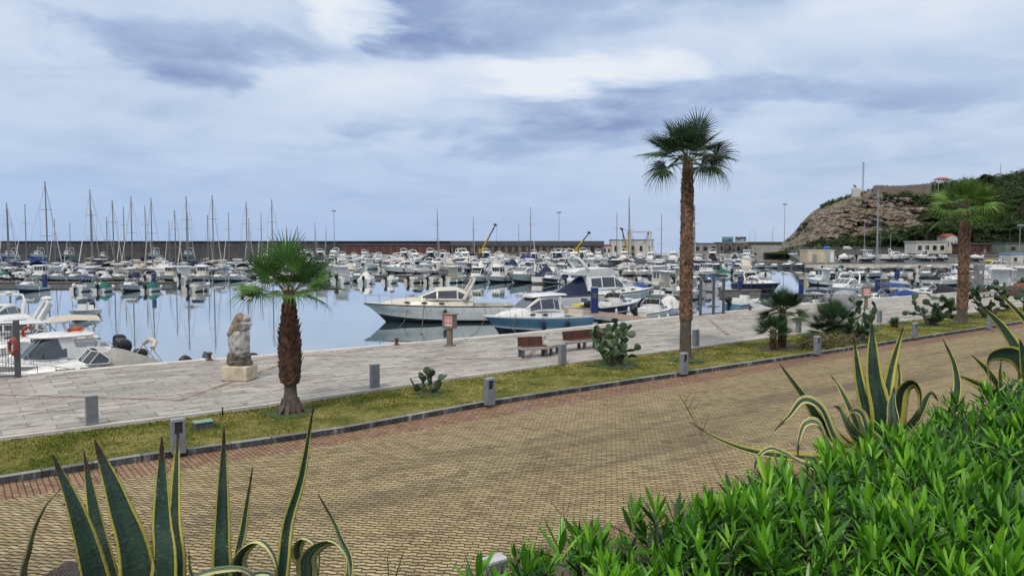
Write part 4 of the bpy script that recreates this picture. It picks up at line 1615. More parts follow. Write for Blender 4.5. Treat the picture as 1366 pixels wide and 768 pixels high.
def hardtop(L=7.2, B=2.6, hull=W, stripe=LGREY, roof=W, motor=BLACK, nmot=1, buoy=False, look='', name='cabin_boat', mat=W, wheelhouse=False, rh=1.62, inboard=False, glass=None, fl=None):
    t = proto(name, look, 'cabin boat')
    h = Hull(L, B, 0.18 * L, 0.115 * L)
    h.build(t, hull, stripe)
    h.deck(t, mat, 0.42, 0.25, 0.2)
    z = h.zs(0.5)
    sts = [(h.x(0.88), h.hb(0.88) * 0.3, h.hb(0.88) * 0.2, h.zs(0.88), h.zs(0.88) + 0.03), (h.x(0.70), h.hb(0.70) * 0.66, h.hb(0.70) * 0.55, h.zs(0.7) - 0.02, h.zs(0.7) + 0.34), (h.x(0.60), h.hb(0.60) * 0.78, h.hb(0.60) * 0.68, h.zs(0.6) - 0.02, h.zs(0.6) + 0.44), (h.x(0.40), h.hb(0.42) * 0.82, h.hb(0.42) * 0.74, z - 0.02, z + 0.40)]
    mb = MB()
    house(mb, sts)
    mb.build('cabin', mat, t, smooth=True)
    zr = z + (rh if not wheelhouse else 1.75)
    x1, x0 = h.x(0.62), h.x(0.34)
    rk = 1.15 if not wheelhouse else -0.12
    s2 = [(x1 + 0.0, h.hb(0.6) * 0.70, h.hb(0.6) * 0.69, z + 0.38, z + 0.46), (x1 - rk, h.hb(0.55) * 0.78, h.hb(0.55) * 0.64, z + 0.36, zr), (x0 + 0.15, h.hb(0.4) * 0.80, h.hb(0.4) * 0.66, z + 0.34, zr), (x0 - 0.05, h.hb(0.4) * 0.80, h.hb(0.4) * 0.67, z + 0.3, zr)]
    if wheelhouse:
        s2 = [(x1 - 0.12, h.hb(0.6) * 0.68, h.hb(0.6) * 0.62, z + 0.36, zr), (x1 - 0.9, h.hb(0.55) * 0.72, h.hb(0.5) * 0.66, z + 0.34, zr + 0.02), (x0 + 0.15, h.hb(0.4) * 0.74, h.hb(0.4) * 0.66, z + 0.34, zr)]
    mb = MB()
    house(mb, s2)
    mb.build('wheelhouse', mat, t, smooth=True)
    mb = MB()
    if wheelhouse:
        sidewin(mb, s2, 0, 0.12, 0.9, 0.40, 0.90)
        sidewin(mb, s2, 1, 0.1, 0.7, 0.40, 0.90)
        for j in range(3):
            w_ = s2[0][2] * 0.92
            y0, y1 = -w_ + 2 * w_ * j / 3 + 0.04, -w_ + 2 * w_ * (j + 1) / 3 - 0.04
            mb.add([(s2[0][0] + 0.014, y0, z + 0.95), (s2[0][0] + 0.014, y1, z + 0.95), (s2[0][0] + 0.014, y1, zr - 0.16), (s2[0][0] + 0.014, y0, zr - 0.16)], [(0, 1, 2, 3)])
    else:
        frontwin(mb, s2, 0, 0.12, 0.93, 3, 0.95)
        sidewin(mb, s2, 0, 0.22, 1.0, 0.14, 0.92)
        sidewin(mb, s2, 1, 0.02, 0.80, 0.14, 0.92)
    mb.build('window', glass or SMOKE, t)
    mb = MB()
    rr = []
    for x, w_, zz in ((x1 - max(rk, 0) * 0.75 + 0.25, 0.55, zr - 0.03), (x1 - max(rk, 0) + 0.05, 0.82, zr + 0.05), ((x0 + x1) / 2 - 0.2, 0.88, zr + 0.11), (x0 - 0.6, 0.86, zr + 0.08), (x0 - 0.95, 0.7, zr + 0.03)):
        w_ *= h.B / 2
        rr.append([(x, -w_, zz - 0.03), (x, -w_ * 0.8, zz + 0.05), (x, w_ * 0.8, zz + 0.05), (x, w_, zz - 0.03), (x, w_ * 0.8, zz - 0.06), (x, -w_ * 0.8, zz - 0.06)])
    mb.loft(rr, True)
    mb.build('hardtop', roof, t, smooth=True)
    mb = MB()
    for sg in (1, -1):
        mb = MB()
        mb.tube([(x0 - 0.6, sg * h.hb(0.25) * 0.9, h.zs(0.25)), (x0 - 0.75, sg * h.B / 2 * 0.72, zr)], 0.03, 5)
        mb.build('roof_strut', ALU, t)
    if buoy:
        mb = MB()
        n, m_ = 20, 8
        rr = [[((0.27 + 0.075 * math.cos(b)) * math.cos(a), (0.27 + 0.075 * math.cos(b)) * math.sin(a), 0.075 * math.sin(b)) for b in [2 * math.pi * k / m_ for k in range(m_)]] for a in [2 * math.pi * k / n for k in range(n + 1)]]
        mb.loft(rr, True, caps=False)
        o = mb.build('lifebuoy', ORANGE, t, smooth=True)
        o.location = (x0 - 0.15, 0.2, zr + 0.27)
        o.rotation_euler = (R(15), R(10), 0)
        mb = MB()
        for sg in (1, -1):
            mb.tube([(x0 - 0.35, sg * h.B * 0.36, zr), (x0 + 0.05, sg * h.B * 0.3, zr + 0.75)], 0.04, 6)
        mb.tube([(x0 + 0.05, h.B * 0.3, zr + 0.75), (x0 + 0.05, -h.B * 0.3, zr + 0.75)], 0.04, 6)
        mb.lathe([(0.02, 0), (0.2, 0.02), (0.2, 0.1), (0.02, 0.16)], 10, c=(x0 + 0.05, 0, zr + 0.78))
        mb.build('radar_arch', W, t, smooth=True)
    else:
        mb = MB()
        mb.tube([(x0 + 0.3, 0, zr), (x0 + 0.2, 0, zr + 1.5)], 0.02, 4)
        mb.tube([(x0 + 0.1, 0.4, zr), (x0 - 0.1, 0.4, zr + 1.0)], 0.015, 4)
        mb.build('aerial', SIGNW, t)
    rails(t, h, 0.55, 0.985, 0.5)
    if not inboard:
        for i in range(nmot):
            outboard(t, h.x(0), (i - (nmot - 1) / 2) * 0.65, motor, 1.25)
    seats(t, h, h.x(0.14), mat)
    for f in (fl or [(0.45, 1, C_BLACK), (0.25, -1, W), (0.5, -1, W)]):
        fender(t, h, f[0], f[1], f[2])
    return t


def cruiser(L=10.5, B=3.5, tall=1.75,  hull=W, stripe=LGREY, fly=False, stern=None, ports=3, look='', name='cabin_cruiser', mat=W, fl=None, tophard=False, boat_cat='cabin cruiser', rear_h=1.0, Fk=0.150):
    t = proto(name, look, boat_cat)
    h = Hull(L, B, Fk * L, 0.105 * L, 0.14)
    h.build(t, hull, stripe)
    h.deck(t, mat, 0.32, 0.5, 0.28, TEAK)
    z = h.zs(0.45)
    # low coachroof forward running into the saloon
    a = h.zs(0.9)
    sts = [(h.x(0.90), h.hb(0.90) * 0.35, h.hb(0.9) * 0.25, a - 0.02, a + 0.05), (h.x(0.80), h.hb(0.80) * 0.60, h.hb(0.8) * 0.45, h.zs(0.8) - 0.02, h.zs(0.8) + 0.30), (h.x(0.66), h.hb(0.66) * 0.74, h.hb(0.66) * 0.62, h.zs(0.66) - 0.02, h.zs(0.66) + 0.52), (h.x(0.40), h.hb(0.4) * 0.80, h.hb(0.4) * 0.72, z - 0.02, z + 0.62), (h.x(0.30), h.hb(0.3) * 0.82, h.hb(0.3) * 0.76, z - 0.02, z + 0.40)]
    mb = MB()
    house(mb, sts, r=0.10)
    mb.build('coachroof', mat, t, smooth=True)
    zt = z + (tall if (fly or tophard) else 1.30)
    s2 = [(h.x(0.68), h.hb(0.66) * 0.58, h.hb(0.66) * 0.57, h.zs(0.66) + 0.30, h.zs(0.66) + 0.48), (h.x(0.53), h.hb(0.55) * 0.76, h.hb(0.5) * 0.60, z + 0.45, zt), (h.x(0.40), h.hb(0.4) * 0.79, h.hb(0.4) * 0.62, z + 0.42, zt + 0.04)]
    if fly or tophard:
        s2.append((h.x(0.26 if fly else 0.33), h.hb(0.3) * 0.79, h.hb(0.3) * 0.62, z + 0.30, zt - (0 if fly else 0.05)))
    else:
        s2.append((h.x(0.30), h.hb(0.3) * 0.80, h.hb(0.3) * 0.72, z + 0.30, z + 0.75))
    mb = MB()
    house(mb, s2, r=0.06)
    mb.build('saloon', mat, t, smooth=True)
    mb = MB()
    frontwin(mb, s2, 0, 0.10, 0.92, 3, 0.95)
    sidewin(mb, s2, 0, 0.40, 0.98, 0.15, 0.85)
    sidewin(mb, s2, 1, 0.05, 0.97, 0.15, 0.85)
    sidewin(mb, s2, 2, 0.05, 0.72, 0.15, 0.80)
    mb.build('window', SMOKE, t)
    for i in range(ports):
        x = h.x(0.50 + 0.11 * i)
        tt = h.t(x)
        for sg in (1, -1):
            mb = MB()
            rr = [[(0.26 * math.cos(k * math.pi / 6), 0, 0.085 * math.sin(k * math.pi / 6)) for k in range(12)], [(0.22 * math.cos(k * math.pi / 6), sg * 0.03, 0.06 * math.sin(k * math.pi / 6)) for k in range(12)]]
            mb.loft(rr, True)
            o = mb.build('porthole', SMOKE, t)
            o.location = (x, sg * (h.hb(tt) * 0.80 + 0.01), h.zs(tt) + 0.16)
            if tt > 0.6:
                o.location = (x, sg * (h.hb(tt) * 0.70 + 0.02), h.zs(tt) + 0.17)
    if fly:
        s3 = [(h.x(0.56), h.hb(0.5) * 0.50, h.hb(0.5) * 0.52, zt - 0.05, zt + 0.10), (h.x(0.50), h.hb(0.5) * 0.62, h.hb(0.5) * 0.66, zt - 0.05, zt + 0.62), (h.x(0.46), h.hb(0.45) * 0.64, h.hb(0.45) * 0.68, zt - 0.05, zt + 0.66), (h.x(0.20), h.hb(0.3) * 0.64, h.hb(0.3) * 0.68, zt - 0.05, zt + 0.55), (h.x(0.14), h.hb(0.3) * 0.60, h.hb(0.3) * 0.62, zt, zt + 0.25)]
        mb = MB()
        house(mb, s3, r=0.05)
        mb.build('flybridge', mat, t, smooth=True)
        mb = MB()
        q = s3[1]
        mb.add([(q[0] + 0.05, -q[2] * 0.9, q[4]), (q[0] + 0.05, q[2] * 0.9, q[4]), (q[0] - 0.25, q[2] * 0.85, q[4] + 0.32), (q[0] - 0.25, -q[2] * 0.85, q[4] + 0.32)], [(0, 1, 2, 3)])
        mb.build('fly_screen', GLASS, t)
        za = zt + 0.55
        xa = h.x(0.20)
    else:
        za = z + 0.45
        xa = h.x(0.30)
    mb = MB()
    wa = h.hb(0.3) * (0.70 if fly else 0.86)
    ha = 1.0 if fly else (1.55 if not tophard else 1.9)
    pts = [(xa + 0.7, -wa, za), (xa + 0.1, -wa * 0.95, za + ha * 0.7), (xa - 0.15, -wa * 0.75, za + ha), (xa - 0.15, wa * 0.75, za + ha), (xa + 0.1, wa * 0.95, za + ha * 0.7), (xa + 0.7, wa, za)]
    if not tophard:
        mb.tube(pts, [0.16, 0.12, 0.10, 0.10, 0.12, 0.16], 6)
        mb.lathe([(0.02, 0), (0.28, 0.03), (0.30, 0.12), (0.2, 0.2), (0.02, 0.24)], 12, c=(xa - 0.15, 0, za + ha + 0.08))
        mb.build('radar_arch', mat, t, smooth=True)
    else:
        rr = []
        for x, w_, zz in ((h.x(0.58), 0.45, zt + 0.0), (h.x(0.53), 0.66, zt + 0.07), (h.x(0.42), 0.74, zt + 0.11), (h.x(0.28), 0.72, zt + 0.10), (h.x(0.24), 0.55, zt + 0.05)):
            w_ *= B / 2
            rr.append([(x, -w_, zz - 0.05), (x, -w_ * 0.8, zz + 0.06), (x, w_ * 0.8, zz + 0.06), (x, w_, zz - 0.05), (x, w_ * 0.8, zz - 0.08), (x, -w_ * 0.8, zz - 0.08)])
        mb.loft(rr, True)
        mb.build('hardtop', mat, t, smooth=True)
    if stern is not None:
        tent(t, h.x(0.30), h.x(0.05), h.hb(0.3) * 0.84, h.hb(0.06) * 0.88, z - 0.1, (zt if fly else zt + 0.25) - 0.02, stern, 0.04, 'stern_canopy')
    else:
        seats(t, h, h.x(0.1), CREAM, 0.5)
    rails(t, h, 0.46, 0.99, 0.62, 7)
    mb = MB()
    mb.box((h.x(-0.03), 0, 0.28), (L * 0.06, B * 0.78, 0.10))
    mb.build('bathing_platform', TEAK if L > 9 else mat, t)
    for f in (fl or [(0.55, 1, C_NAVY), (0.3, 1, C_NAVY), (0.3, -1, C_NAVY), (0.55, -1, C_NAVY)]):
        fender(t, h, f[0], f[1], f[2], 0.15, 0.65)
    return t


def sleek(L, B):
    """sports cabin boat: raked wrap-round screen, oval hardtop on white fins, lifebuoy on the roof"""
    t = proto('cabin_boat', '', 'cabin boat')
    h = Hull(L, B, 0.175 * L, 0.115 * L)
    h.build(t, W, LGREY)
    h.deck(t, W, 0.44, 0.25, 0.2)
    z = h.zs(0.5)
    sts = [(h.x(0.90), h.hb(0.9) * 0.3, h.hb(0.9) * 0.2, h.zs(0.9), h.zs(0.9) + 0.03), (h.x(0.74), h.hb(0.74) * 0.62, h.hb(0.74) * 0.5, h.zs(0.74) - 0.02, h.zs(0.74) + 0.24), (h.x(0.60), h.hb(0.6) * 0.78, h.hb(0.6) * 0.68, z - 0.02, z + 0.36), (h.x(0.40), h.hb(0.42) * 0.82, h.hb(0.42) * 0.76, z - 0.02, z + 0.36)]
    mb = MB()
    house(mb, sts)
    mb.build('cabin', W, t, smooth=True)
    zr = z + 1.18
    mb = MB()
    rr = []
    for f, x0, x1, w in ((0.0, h.x(0.40), h.x(0.665), 0.80), (0.35, h.x(0.40), h.x(0.63), 0.765), (0.7, h.x(0.40), h.x(0.585), 0.72), (1.0, h.x(0.40), h.x(0.545), 0.68)):
        w *= B / 2
        rr.append([(x0 + (x1 - x0) * max(0, math.cos(a)) ** 0.55, w * math.copysign(abs(math.sin(a)) ** 0.75, math.sin(a)), z + 0.33 + (zr - z - 0.33) * f) for a in [R(-90 + 12 * k) for k in range(16)]])
    mb.loft(rr, False, caps=False)
    mb.build('windscreen', SMOKE, t, smooth='all')
    mb = MB()
    for a in (0.42, 0.0, -0.42):
        mb.tube([(h.x(0.665) + 0.01 - abs(a) * 0.35, a * B * 0.8, z + 0.35), (h.x(0.545) + 0.02 - abs(a) * 0.3, a * B * 0.68, zr)], 0.018, 5)
    mb.build('windscreen_frame', LGREY, t)
    for sg in (1, -1):
        mb = MB()
        y = sg * B / 2 * 0.76
        poly = [(h.x(0.44), z + 0.30), (h.x(0.30), z + 0.18), (h.x(0.34), z + 0.55), (h.x(0.37), zr + 0.02), (h.x(0.45), zr + 0.02), (h.x(0.425), z + 0.7)]
        vs = [(x, y * (1.0 - 0.10 * (zz - z)), zz) for x, zz in poly] + [(x, y * (1.0 - 0.10 * (zz - z)) + sg * 0.06, zz) for x, zz in poly]
        n = len(poly)
        mb.add(vs, [tuple(range(n)), tuple(range(2 * n - 1, n - 1, -1))] + [(k, n + k, n + (k + 1) % n, (k + 1) % n) for k in range(n)])
        mb.build('roof_fin', W, t)
    mb = MB()
    rr = []
    cx_, rx, ry = h.x(0.41), L * 0.195, B * 0.41
    for k, (s_, zz) in enumerate(((0.80, -0.03), (0.97, 0.0), (1.0, 0.04), (0.94, 0.09), (0.70, 0.14), (0.35, 0.165), (0.02, 0.17))):
        rr.append([(cx_ + rx * s_ * math.copysign(abs(math.cos(a)) ** 0.8, math.cos(a)), ry * s_ * math.copysign(abs(math.sin(a)) ** 0.7, math.sin(a)), zr + zz) for a in [2 * math.pi * q / 28 for q in range(28)]])
    mb.loft(rr, True)
    mb.build('hardtop', W, t, smooth='all')
    mb = MB()
    n, m_ = 20, 8
    mb.loft([[((0.27 + 0.08 * math.cos(b)) * math.cos(a), (0.27 + 0.08 * math.cos(b)) * math.sin(a), 0.08 * math.sin(b)) for b in [2 * math.pi * k / m_ for k in range(m_)]] for a in [2 * math.pi * k / n for k in range(n + 1)]], True, caps=False)
    o = mb.build('lifebuoy', ORANGE, t, smooth='all')
    o.location = (h.x(0.33), -0.25, zr + 0.24)
    o.rotation_euler = (R(12), R(6), 0)
    mb = MB()
    for y in (0.15, -0.15):
        mb.tube([(h.x(0.38), y, zr + 0.12), (h.x(0.40), y, zr + 0.55)], 0.05, 6)
    mb.lathe([(0.02, 0), (0.2, 0.02), (0.2, 0.1), (0.02, 0.15)], 12, c=(h.x(0.40), 0, zr + 0.55))
    mb.build('radar_mast', LGREY, t)
    mb = MB()
    for sg in (1, -1):
        for t0 in (0.97, 0.85, 0.74):
            b = Vector((h.x(t0) - 0.1, sg * max(0.05, h.hb(t0) - 0.08), h.zs(t0)))
            mb.tube([b, b + Vector((-0.1, -sg * 0.03, 0.40)), b + Vector((-0.45, -sg * 0.05, 0.55)), b + Vector((-0.8, -sg * 0.02, 0.42)), b + Vector((-0.9, 0, 0.0))], 0.016, 5)
    mb.build('rail', STEEL, t, smooth=True)
    seats(t, h, h.x(0.16), CREAM)
    outboard(t, h.x(0), 0, BLACK, 1.0)
    return t


def ttop(L, B):
    """grey hulled sports boat: console under a flat top on four posts, twin outboards"""
    t = proto('motorboat', '', 'motorboat')
    h = Hull(L, B, 0.17 * L, 0.115 * L)
    h.build(t, TEAL, W)
    h.deck(t, W, 0.62, 0.30, 0.2)
    z = h.zs(0.5)
    mb = MB()
    house(mb, [(h.x(0.88), 0.3, 0.2, h.zs(0.88), h.zs(0.88) + 0.04), (h.x(0.72), 0.75, 0.6, h.zs(0.72), h.zs(0.72) + 0.22), (h.x(0.61), 0.85, 0.7, h.zs(0.61), h.zs(0.61) + 0.28)])
    mb.build('coachroof', W, t, smooth=True)
    mb = MB()
    house(mb, [(h.x(0.58), 0.50, 0.38, 0.3, z + 0.30), (h.x(0.54), 0.52, 0.42, 0.3, z + 0.50), (h.x(0.46), 0.52, 0.44, 0.3, z + 0.45)])
    mb.build('console', W, t, smooth=True)
    mb = MB()
    mb.add([(h.x(0.56), -0.42, z + 0.45), (h.x(0.56), 0.42, z + 0.45), (h.x(0.535), 0.36, z + 0.95), (h.x(0.535), -0.36, z + 0.95)], [(0, 1, 2, 3)])
    mb.build('windscreen', GLASS, t)
    zr = z + 1.42
    for sg in (1, -1):
        for x in (0.55, 0.45):
            mb = MB()
            mb.tube([(h.x(x), sg * 0.55, 0.3), (h.x(x) - 0.1, sg * 0.62, zr)], 0.045, 6)
            mb.build('post', ALU, t)
    mb = MB()
    rr = [[((h.x(0.49) + 1.15 * s_ * math.copysign(abs(math.cos(a)) ** 0.5, math.cos(a))), 0.95 * s_ * math.copysign(abs(math.sin(a)) ** 0.5, math.sin(a)), zr + zz) for a in [2 * math.pi * q / 24 for q in range(24)]] for s_, zz in ((0.95, 0), (1.0, 0.03), (0.96, 0.07), (0.3, 0.09), (0.02, 0.09))]
    mb.loft(rr, True)
    mb.build('hardtop', W, t, smooth=True)
    mb = MB()
    mb.box((h.x(0.36), 0, 0.75), (0.5, 1.3, 0.9))
    mb.box((h.x(0.33), 0, 1.35), (0.12, 1.3, 0.55))
    mb.build('seat', DKGREY, t, bevel=0.06)
    for k in range(4):
        mb = MB()
        mb.tube([(h.x(0.40), -0.6 + 0.4 * k, zr), (h.x(0.34), -0.7 + 0.47 * k, zr + 0.9)], 0.025, 5)
        mb.build('rod_holder', ALU, t)
    rails(t, h, 0.60, 0.985, 0.45)
    for i in (-0.35, 0.35):
        outboard(t, h.x(0), i, BLACK, 1.1)
    for tt in (0.45, 0.62):
        fender(t, h, tt, -1, W, 0.14, 0.5)
    return t


def sailboat(L=11.0, B=3.5, hull=W, stripe=C_NAVY, cover=C_NAVY, hood=C_NAVY, jib=C_WHITE, mast=15.5, look='', name='sailing_yacht', spread=2):
    t = proto(name, look, 'sailing yacht')
    h = Hull(L, B, 0.115 * L, 0.09 * L, 0.16, 2.0, 0.72)
    h.build(t, hull, stripe)
    h.deck(t, W, 0.36, 0.45, 0.35, TEAK)
    z = h.zs(0.5)
    sts = [(h.x(0.80), h.hb(0.8) * 0.45, h.hb(0.8) * 0.35, h.zs(0.8), h.zs(0.8) + 0.06), (h.x(0.66), h.hb(0.66) * 0.62, h.hb(0.66) * 0.50, h.zs(0.66), h.zs(0.66) + 0.32), (h.x(0.36), h.hb(0.36) * 0.68, h.hb(0.36) * 0.58, z, z + 0.48)]
    mb = MB()
    house(mb, sts)
    mb.build('coachroof', W, t, smooth=True)
    mb = MB()
    sidewin(mb, sts, 1, 0.05, 0.45, 0.30, 0.75)
    sidewin(mb, sts, 1, 0.52, 0.92, 0.30, 0.75)
    mb.build('window', SMOKE, t)
    xm = h.x(0.60)
    zm = h.zs(0.6) + 0.3
    mb = MB()
    mb.tube([(xm, 0, zm - 0.3), (xm, 0, mast * 0.6), (xm - 0.05, 0, mast)], [0.12, 0.115, 0.085], 7)
    mb.box((xm - 0.05, 0, mast + 0.12), (0.35, 0.05, 0.2))
    m_ = mb.build('mast', SPAR, t, smooth=True)
    sp = [zm + (mast - zm) * f for f in ((0.36, 0.68) if spread == 2 else (0.5,))]
    for zz in sp:
        mb = MB()
        mb.tube([(xm - 0.1, -1.05, zz), (xm, 0, zz), (xm - 0.1, 1.05, zz)], 0.045, 5)
        mb.build('spreader', SPAR, m_)
    mb = MB()
    for sg in (1, -1):
        mb.tube([(xm - 0.2, sg * h.hb(0.58) * 0.93, h.zs(0.6))] + [(xm - 0.1, sg * 1.05, zz) for zz in sp] + [(xm - 0.05, 0, mast * 0.98)], 0.016, 3)
    mb.tube([(h.x(0.01), 0, h.zs(0)), (xm - 0.05, 0, mast)], 0.016, 3)
    mb.build('stay', SPAR, m_)
    mb = MB()
    bow = Vector((h.x(0.975), 0, h.zs(1) + 0.1))
    tp = Vector((xm, 0, mast * 0.97))
    mb.tube([bow + (tp - bow) * f for f in (0.03, 0.1, 0.5, 0.93)] + [tp], [0.03, 0.09, 0.075, 0.04, 0.02], 6)
    mb.build('furled_jib', jib, t, smooth=True)
    xb = h.x(0.16)
    zb = zm + 0.75
    mb = MB()
    mb.tube([(xm - 0.1, 0, zb), (xb, 0, zb + 0.05)], 0.07, 6)
    b_ = mb.build('boom', SPAR, t)
    mb = MB()
    mb.tube([(xm - 0.05, 0, zb + 0.62), (xm - 0.4, 0, zb + 0.30), (xm - (xm - xb) * 0.5, 0, zb + 0.24), (xb + 0.2, 0, zb + 0.16)], [0.10, 0.20, 0.17, 0.09], 7)
    mb.build('sail_cover', cover, b_, smooth=True)
    if hood:
        mb = MB()
        rr = []
        for x, zz, k in ((h.x(0.44), z + 0.42, 0.0), (h.x(0.41), z + 0.9, 0.8), (h.x(0.36), z + 1.08, 1.0), (h.x(0.32), z + 1.05, 1.0)):
            w_ = h.hb(0.36) * 0.72
            rr.append([(x, w_ * math.sin(R(-90 + 22.5 * j)), z + 0.35 + (zz - z - 0.35) * math.cos(R(-90 + 22.5 * j)) ** 0.6) for j in range(9)])
        mb.loft(rr, False, caps=False)
        mb.build('sprayhood', hood, t, smooth=True)
    rails(t, h, 0.90, 0.985, 0.6, 3, name='pulpit')
    rails(t, h, 0.02, 0.86, 0.6, 6, r=0.013, name='guard_rail')
    return t


def inflatable(L=4.6, B=1.9, tube=LGREY, motor=BLACK, look='', console=True, name='inflatable_boat', cover=None):
    t = proto(name, look, 'inflatable boat')
    mb = MB()
    r = 0.24
    pts = []
    for i in range(15):
        a = i / 14
        if a < 0.32:
            pts.append(Vector((-L / 2 + L * 0.68 * a / 0.32, B / 2 - r, 0.30)))
        elif a > 0.68:
            pts.append(Vector((-L / 2 + L * 0.68 * (1 - a) / 0.32, -B / 2 + r, 0.30)))
        else:
            q = (a - 0.32) / 0.36 * math.pi
            pts.append(Vector((-L / 2 + L * 0.68 + L * 0.32 * math.sin(q) - r * math.sin(q), (B / 2 - r) * math.cos(q), 0.30 + 0.30 * math.sin(q))))
    mb.tube(pts, [r * 0.4] + [r] * 13 + [r * 0.4], 10)
    mb.build('tube', tube, t, smooth=True)
    mb = MB()
    mb.box((-0.15, 0, 0.18), (L * 0.82, B - 2 * r + 0.1, 0.14))
    mb.box((-L / 2 + 0.35, 0, 0.42), (0.08, B - 2 * r, 0.5))
    mb.build('floor', LGREY, t)
    if cover:
        tent(t, L * 0.36, -L / 2 + 0.2, B * 0.3, B * 0.42, 0.45, 0.95, cover, 0.5)
    elif console:
        mb = MB()
        mb.box((0.1, 0, 0.7), (0.5, 0.6, 0.9))
        mb.build('console', W, t, bevel=0.06)
        mb = MB()
        mb.box((0.2, 0, 1.28), (0.04, 0.55, 0.35), rot=Matrix.Rotation(-0.4, 3, 'Y'))
        mb.build('windscreen', GLASS, t)
        mb = MB()
        mb.box((-0.75, 0, 0.5), (0.5, 0.8, 0.5))
        mb.build('seat', W, t, bevel=0.05)
    outboard(t, -L / 2 + 0.38, 0, motor, 0.9)
    return t


def trawler(L=13.0, B=4.2, hull=W, stripe=HBLUE, look='', name='fishing_boat'):
    t = proto(name, look, 'fishing boat')
    h = Hull(L, B, 2.3, 1.2, 0.10, 2.6, 0.8)
    h.build(t, hull, stripe)
    h.deck(t, LGREY, 0.62, 0.8, 0.2)
    z = h.zs(0.5)
    sts = [(h.x(0.62), 1.1, 1.0, 0.8, z + 2.0), (h.x(0.44), 1.2, 1.05, 0.8, z + 2.05), (h.x(0.30), 1.2, 1.05, 0.8, z + 1.6)]
    mb = MB()
    house(mb, sts)
    mb.build('wheelhouse', W, t)
    mb = MB()
    sidewin(mb, sts, 0, 0.1, 0.45, 0.6, 0.88)
    sidewin(mb, sts, 0, 0.55, 0.9, 0.6, 0.88)
    for j in range(3):
        mb.add([(h.x(0.62) + 0.02, -0.9 + 0.6 * j + 0.05, z + 1.15), (h.x(0.62) + 0.02, -0.9 + 0.6 * j + 0.55, z + 1.15), (h.x(0.62) + 0.02, -0.9 + 0.6 * j + 0.55, z + 1.75), (h.x(0.62) + 0.02, -0.9 + 0.6 * j + 0.05, z + 1.75)], [(0, 1, 2, 3)])
    mb.build('window', SMOKE, t)
    mb = MB()
    x = h.x(0.3)
    for sg in (1, -1):
        mb.tube([(x - 1.2, sg * 1.4, 0.8), (x - 1.0, sg * 0.9, z + 3.6)], 0.09, 6)
    mb.tube([(x - 1.0, -0.9, z + 3.6), (x - 1.0, 0.9, z + 3.6)], 0.09, 6)
    mb.build('gantry', SIGNW, t)
    mb = MB()
    mb.tube([(h.x(0.5), 0, z + 2), (h.x(0.5), 0, z + 4.6)], 0.08, 6)
    mb.tube([(h.x(0.5), -0.8, z + 3.6), (h.x(0.5), 0.8, z + 3.6)], 0.04, 5)
    mb.build('mast', SIGNW, t)
    mb = MB()
    mb.tube([(h.x(0.12), -1.1, 1.3), (h.x(0.12), 1.1, 1.3)], 0.45, 10)
    mb.build('net_drum', C_GREEN, t)
    rails(t, h, 0.7, 0.99, 0.6, 4, r=0.03)
    return t


# prototypes (each is also placed once itself)
PR = {}
USED = set()


def reg(key, t):
    PR[key] = t
    return t


for c_, m_ in (('grey', C_GREY), ('navy', C_NAVY), ('white', C_WHITE), ('black', C_BLACK)):
    reg('cc_' + c_, cuddy(6.2, 2.35, W, LGREY, cover=m_, look='white cuddy motorboat under %s cockpit canvas' % c_))
reg('cu_plain', cuddy(5.8, 2.25, W, NAVY, motor=BLACK, look='white cuddy motorboat with navy stripe and open cockpit'))
reg('cu_bimblue', cuddy(6.0, 2.3, W, LGREY, bim=C_BLUE, motor=W, look='white cuddy motorboat with blue bimini'))
reg('cu_bimsand', cuddy(6.3, 2.35, CREAM, TEAK, bim=C_SAND, motor=BLACK, look='cream cuddy motorboat with sand bimini'))
reg('cu_navy', cuddy(6.6, 2.45, NAVY, W, motor=BLACK, look='navy hulled cuddy motorboat with white deck'))
reg('op_plain', openboat(5.0, 2.0, W, LGREY, look='white open boat with centre console'))
reg('op_blue', openboat(4.8, 1.95, HBLUE, W, look='steel blue open boat with white console'))
reg('op_cvblue', openboat(5.0, 2.0, W, LGREY, cover=C_BLUE, look='white open boat under bright blue cover'))
reg('op_cvgreen', openboat(4.8, 2.0, W, LGREY, cover=C_GREEN, look='white open boat under green cover'))
reg('op_cvwhite', openboat(4.8, 2.0, LGREY, W, cover=C_WHITE, motor=W, look='grey open boat under white cover'))
reg('op_bim', openboat(5.2, 2.1, W, NAVY, bim=C_NAVY, look='white open boat with navy sunshade'))
reg('ht_white', hardtop(7.0, 2.6, W, LGREY, look='white hardtop cabin boat with dark windows'))
reg('ht_grey', hardtop(7.4, 2.7, TEAL, W, motor=BLACK, nmot=2, look='grey green hardtop cabin boat with twin black outboards'))
reg('wh_white', hardtop(6.6, 2.5, W, NAVY, wheelhouse=True, look='white wheelhouse boat with upright windows', name='pilothouse_boat'))
reg('wh_green', hardtop(6.4, 2.5, W, HGREEN, wheelhouse=True, mat=CREAM, look='white and green wheelhouse boat', name='pilothouse_boat'))
reg('cr_white', cruiser(10.0, 3.4, hull=W, stripe=LGREY, look='white cabin cruiser with radar arch'))
reg('cr_navycv', cruiser(10.5, 3.5, hull=W, stripe=NAVY, stern=C_NAVY, look='white cabin cruiser with navy stern canvas'))
reg('cr_sandcv', cruiser(9.6, 3.3, hull=CREAM, stripe=TEAK, stern=C_SAND, look='cream cabin cruiser with sand stern canvas'))
reg('cr_navyhull', cruiser(11.0, 3.6, hull=NAVY, stripe=W, look='navy hulled cabin cruiser with white superstructure'))
reg('fl_white', cruiser(12.5, 4.1, hull=W, stripe=LGREY, fly=True, look='white flybridge yacht', name='motor_yacht', boat_cat='motor yacht', stern=C_WHITE))
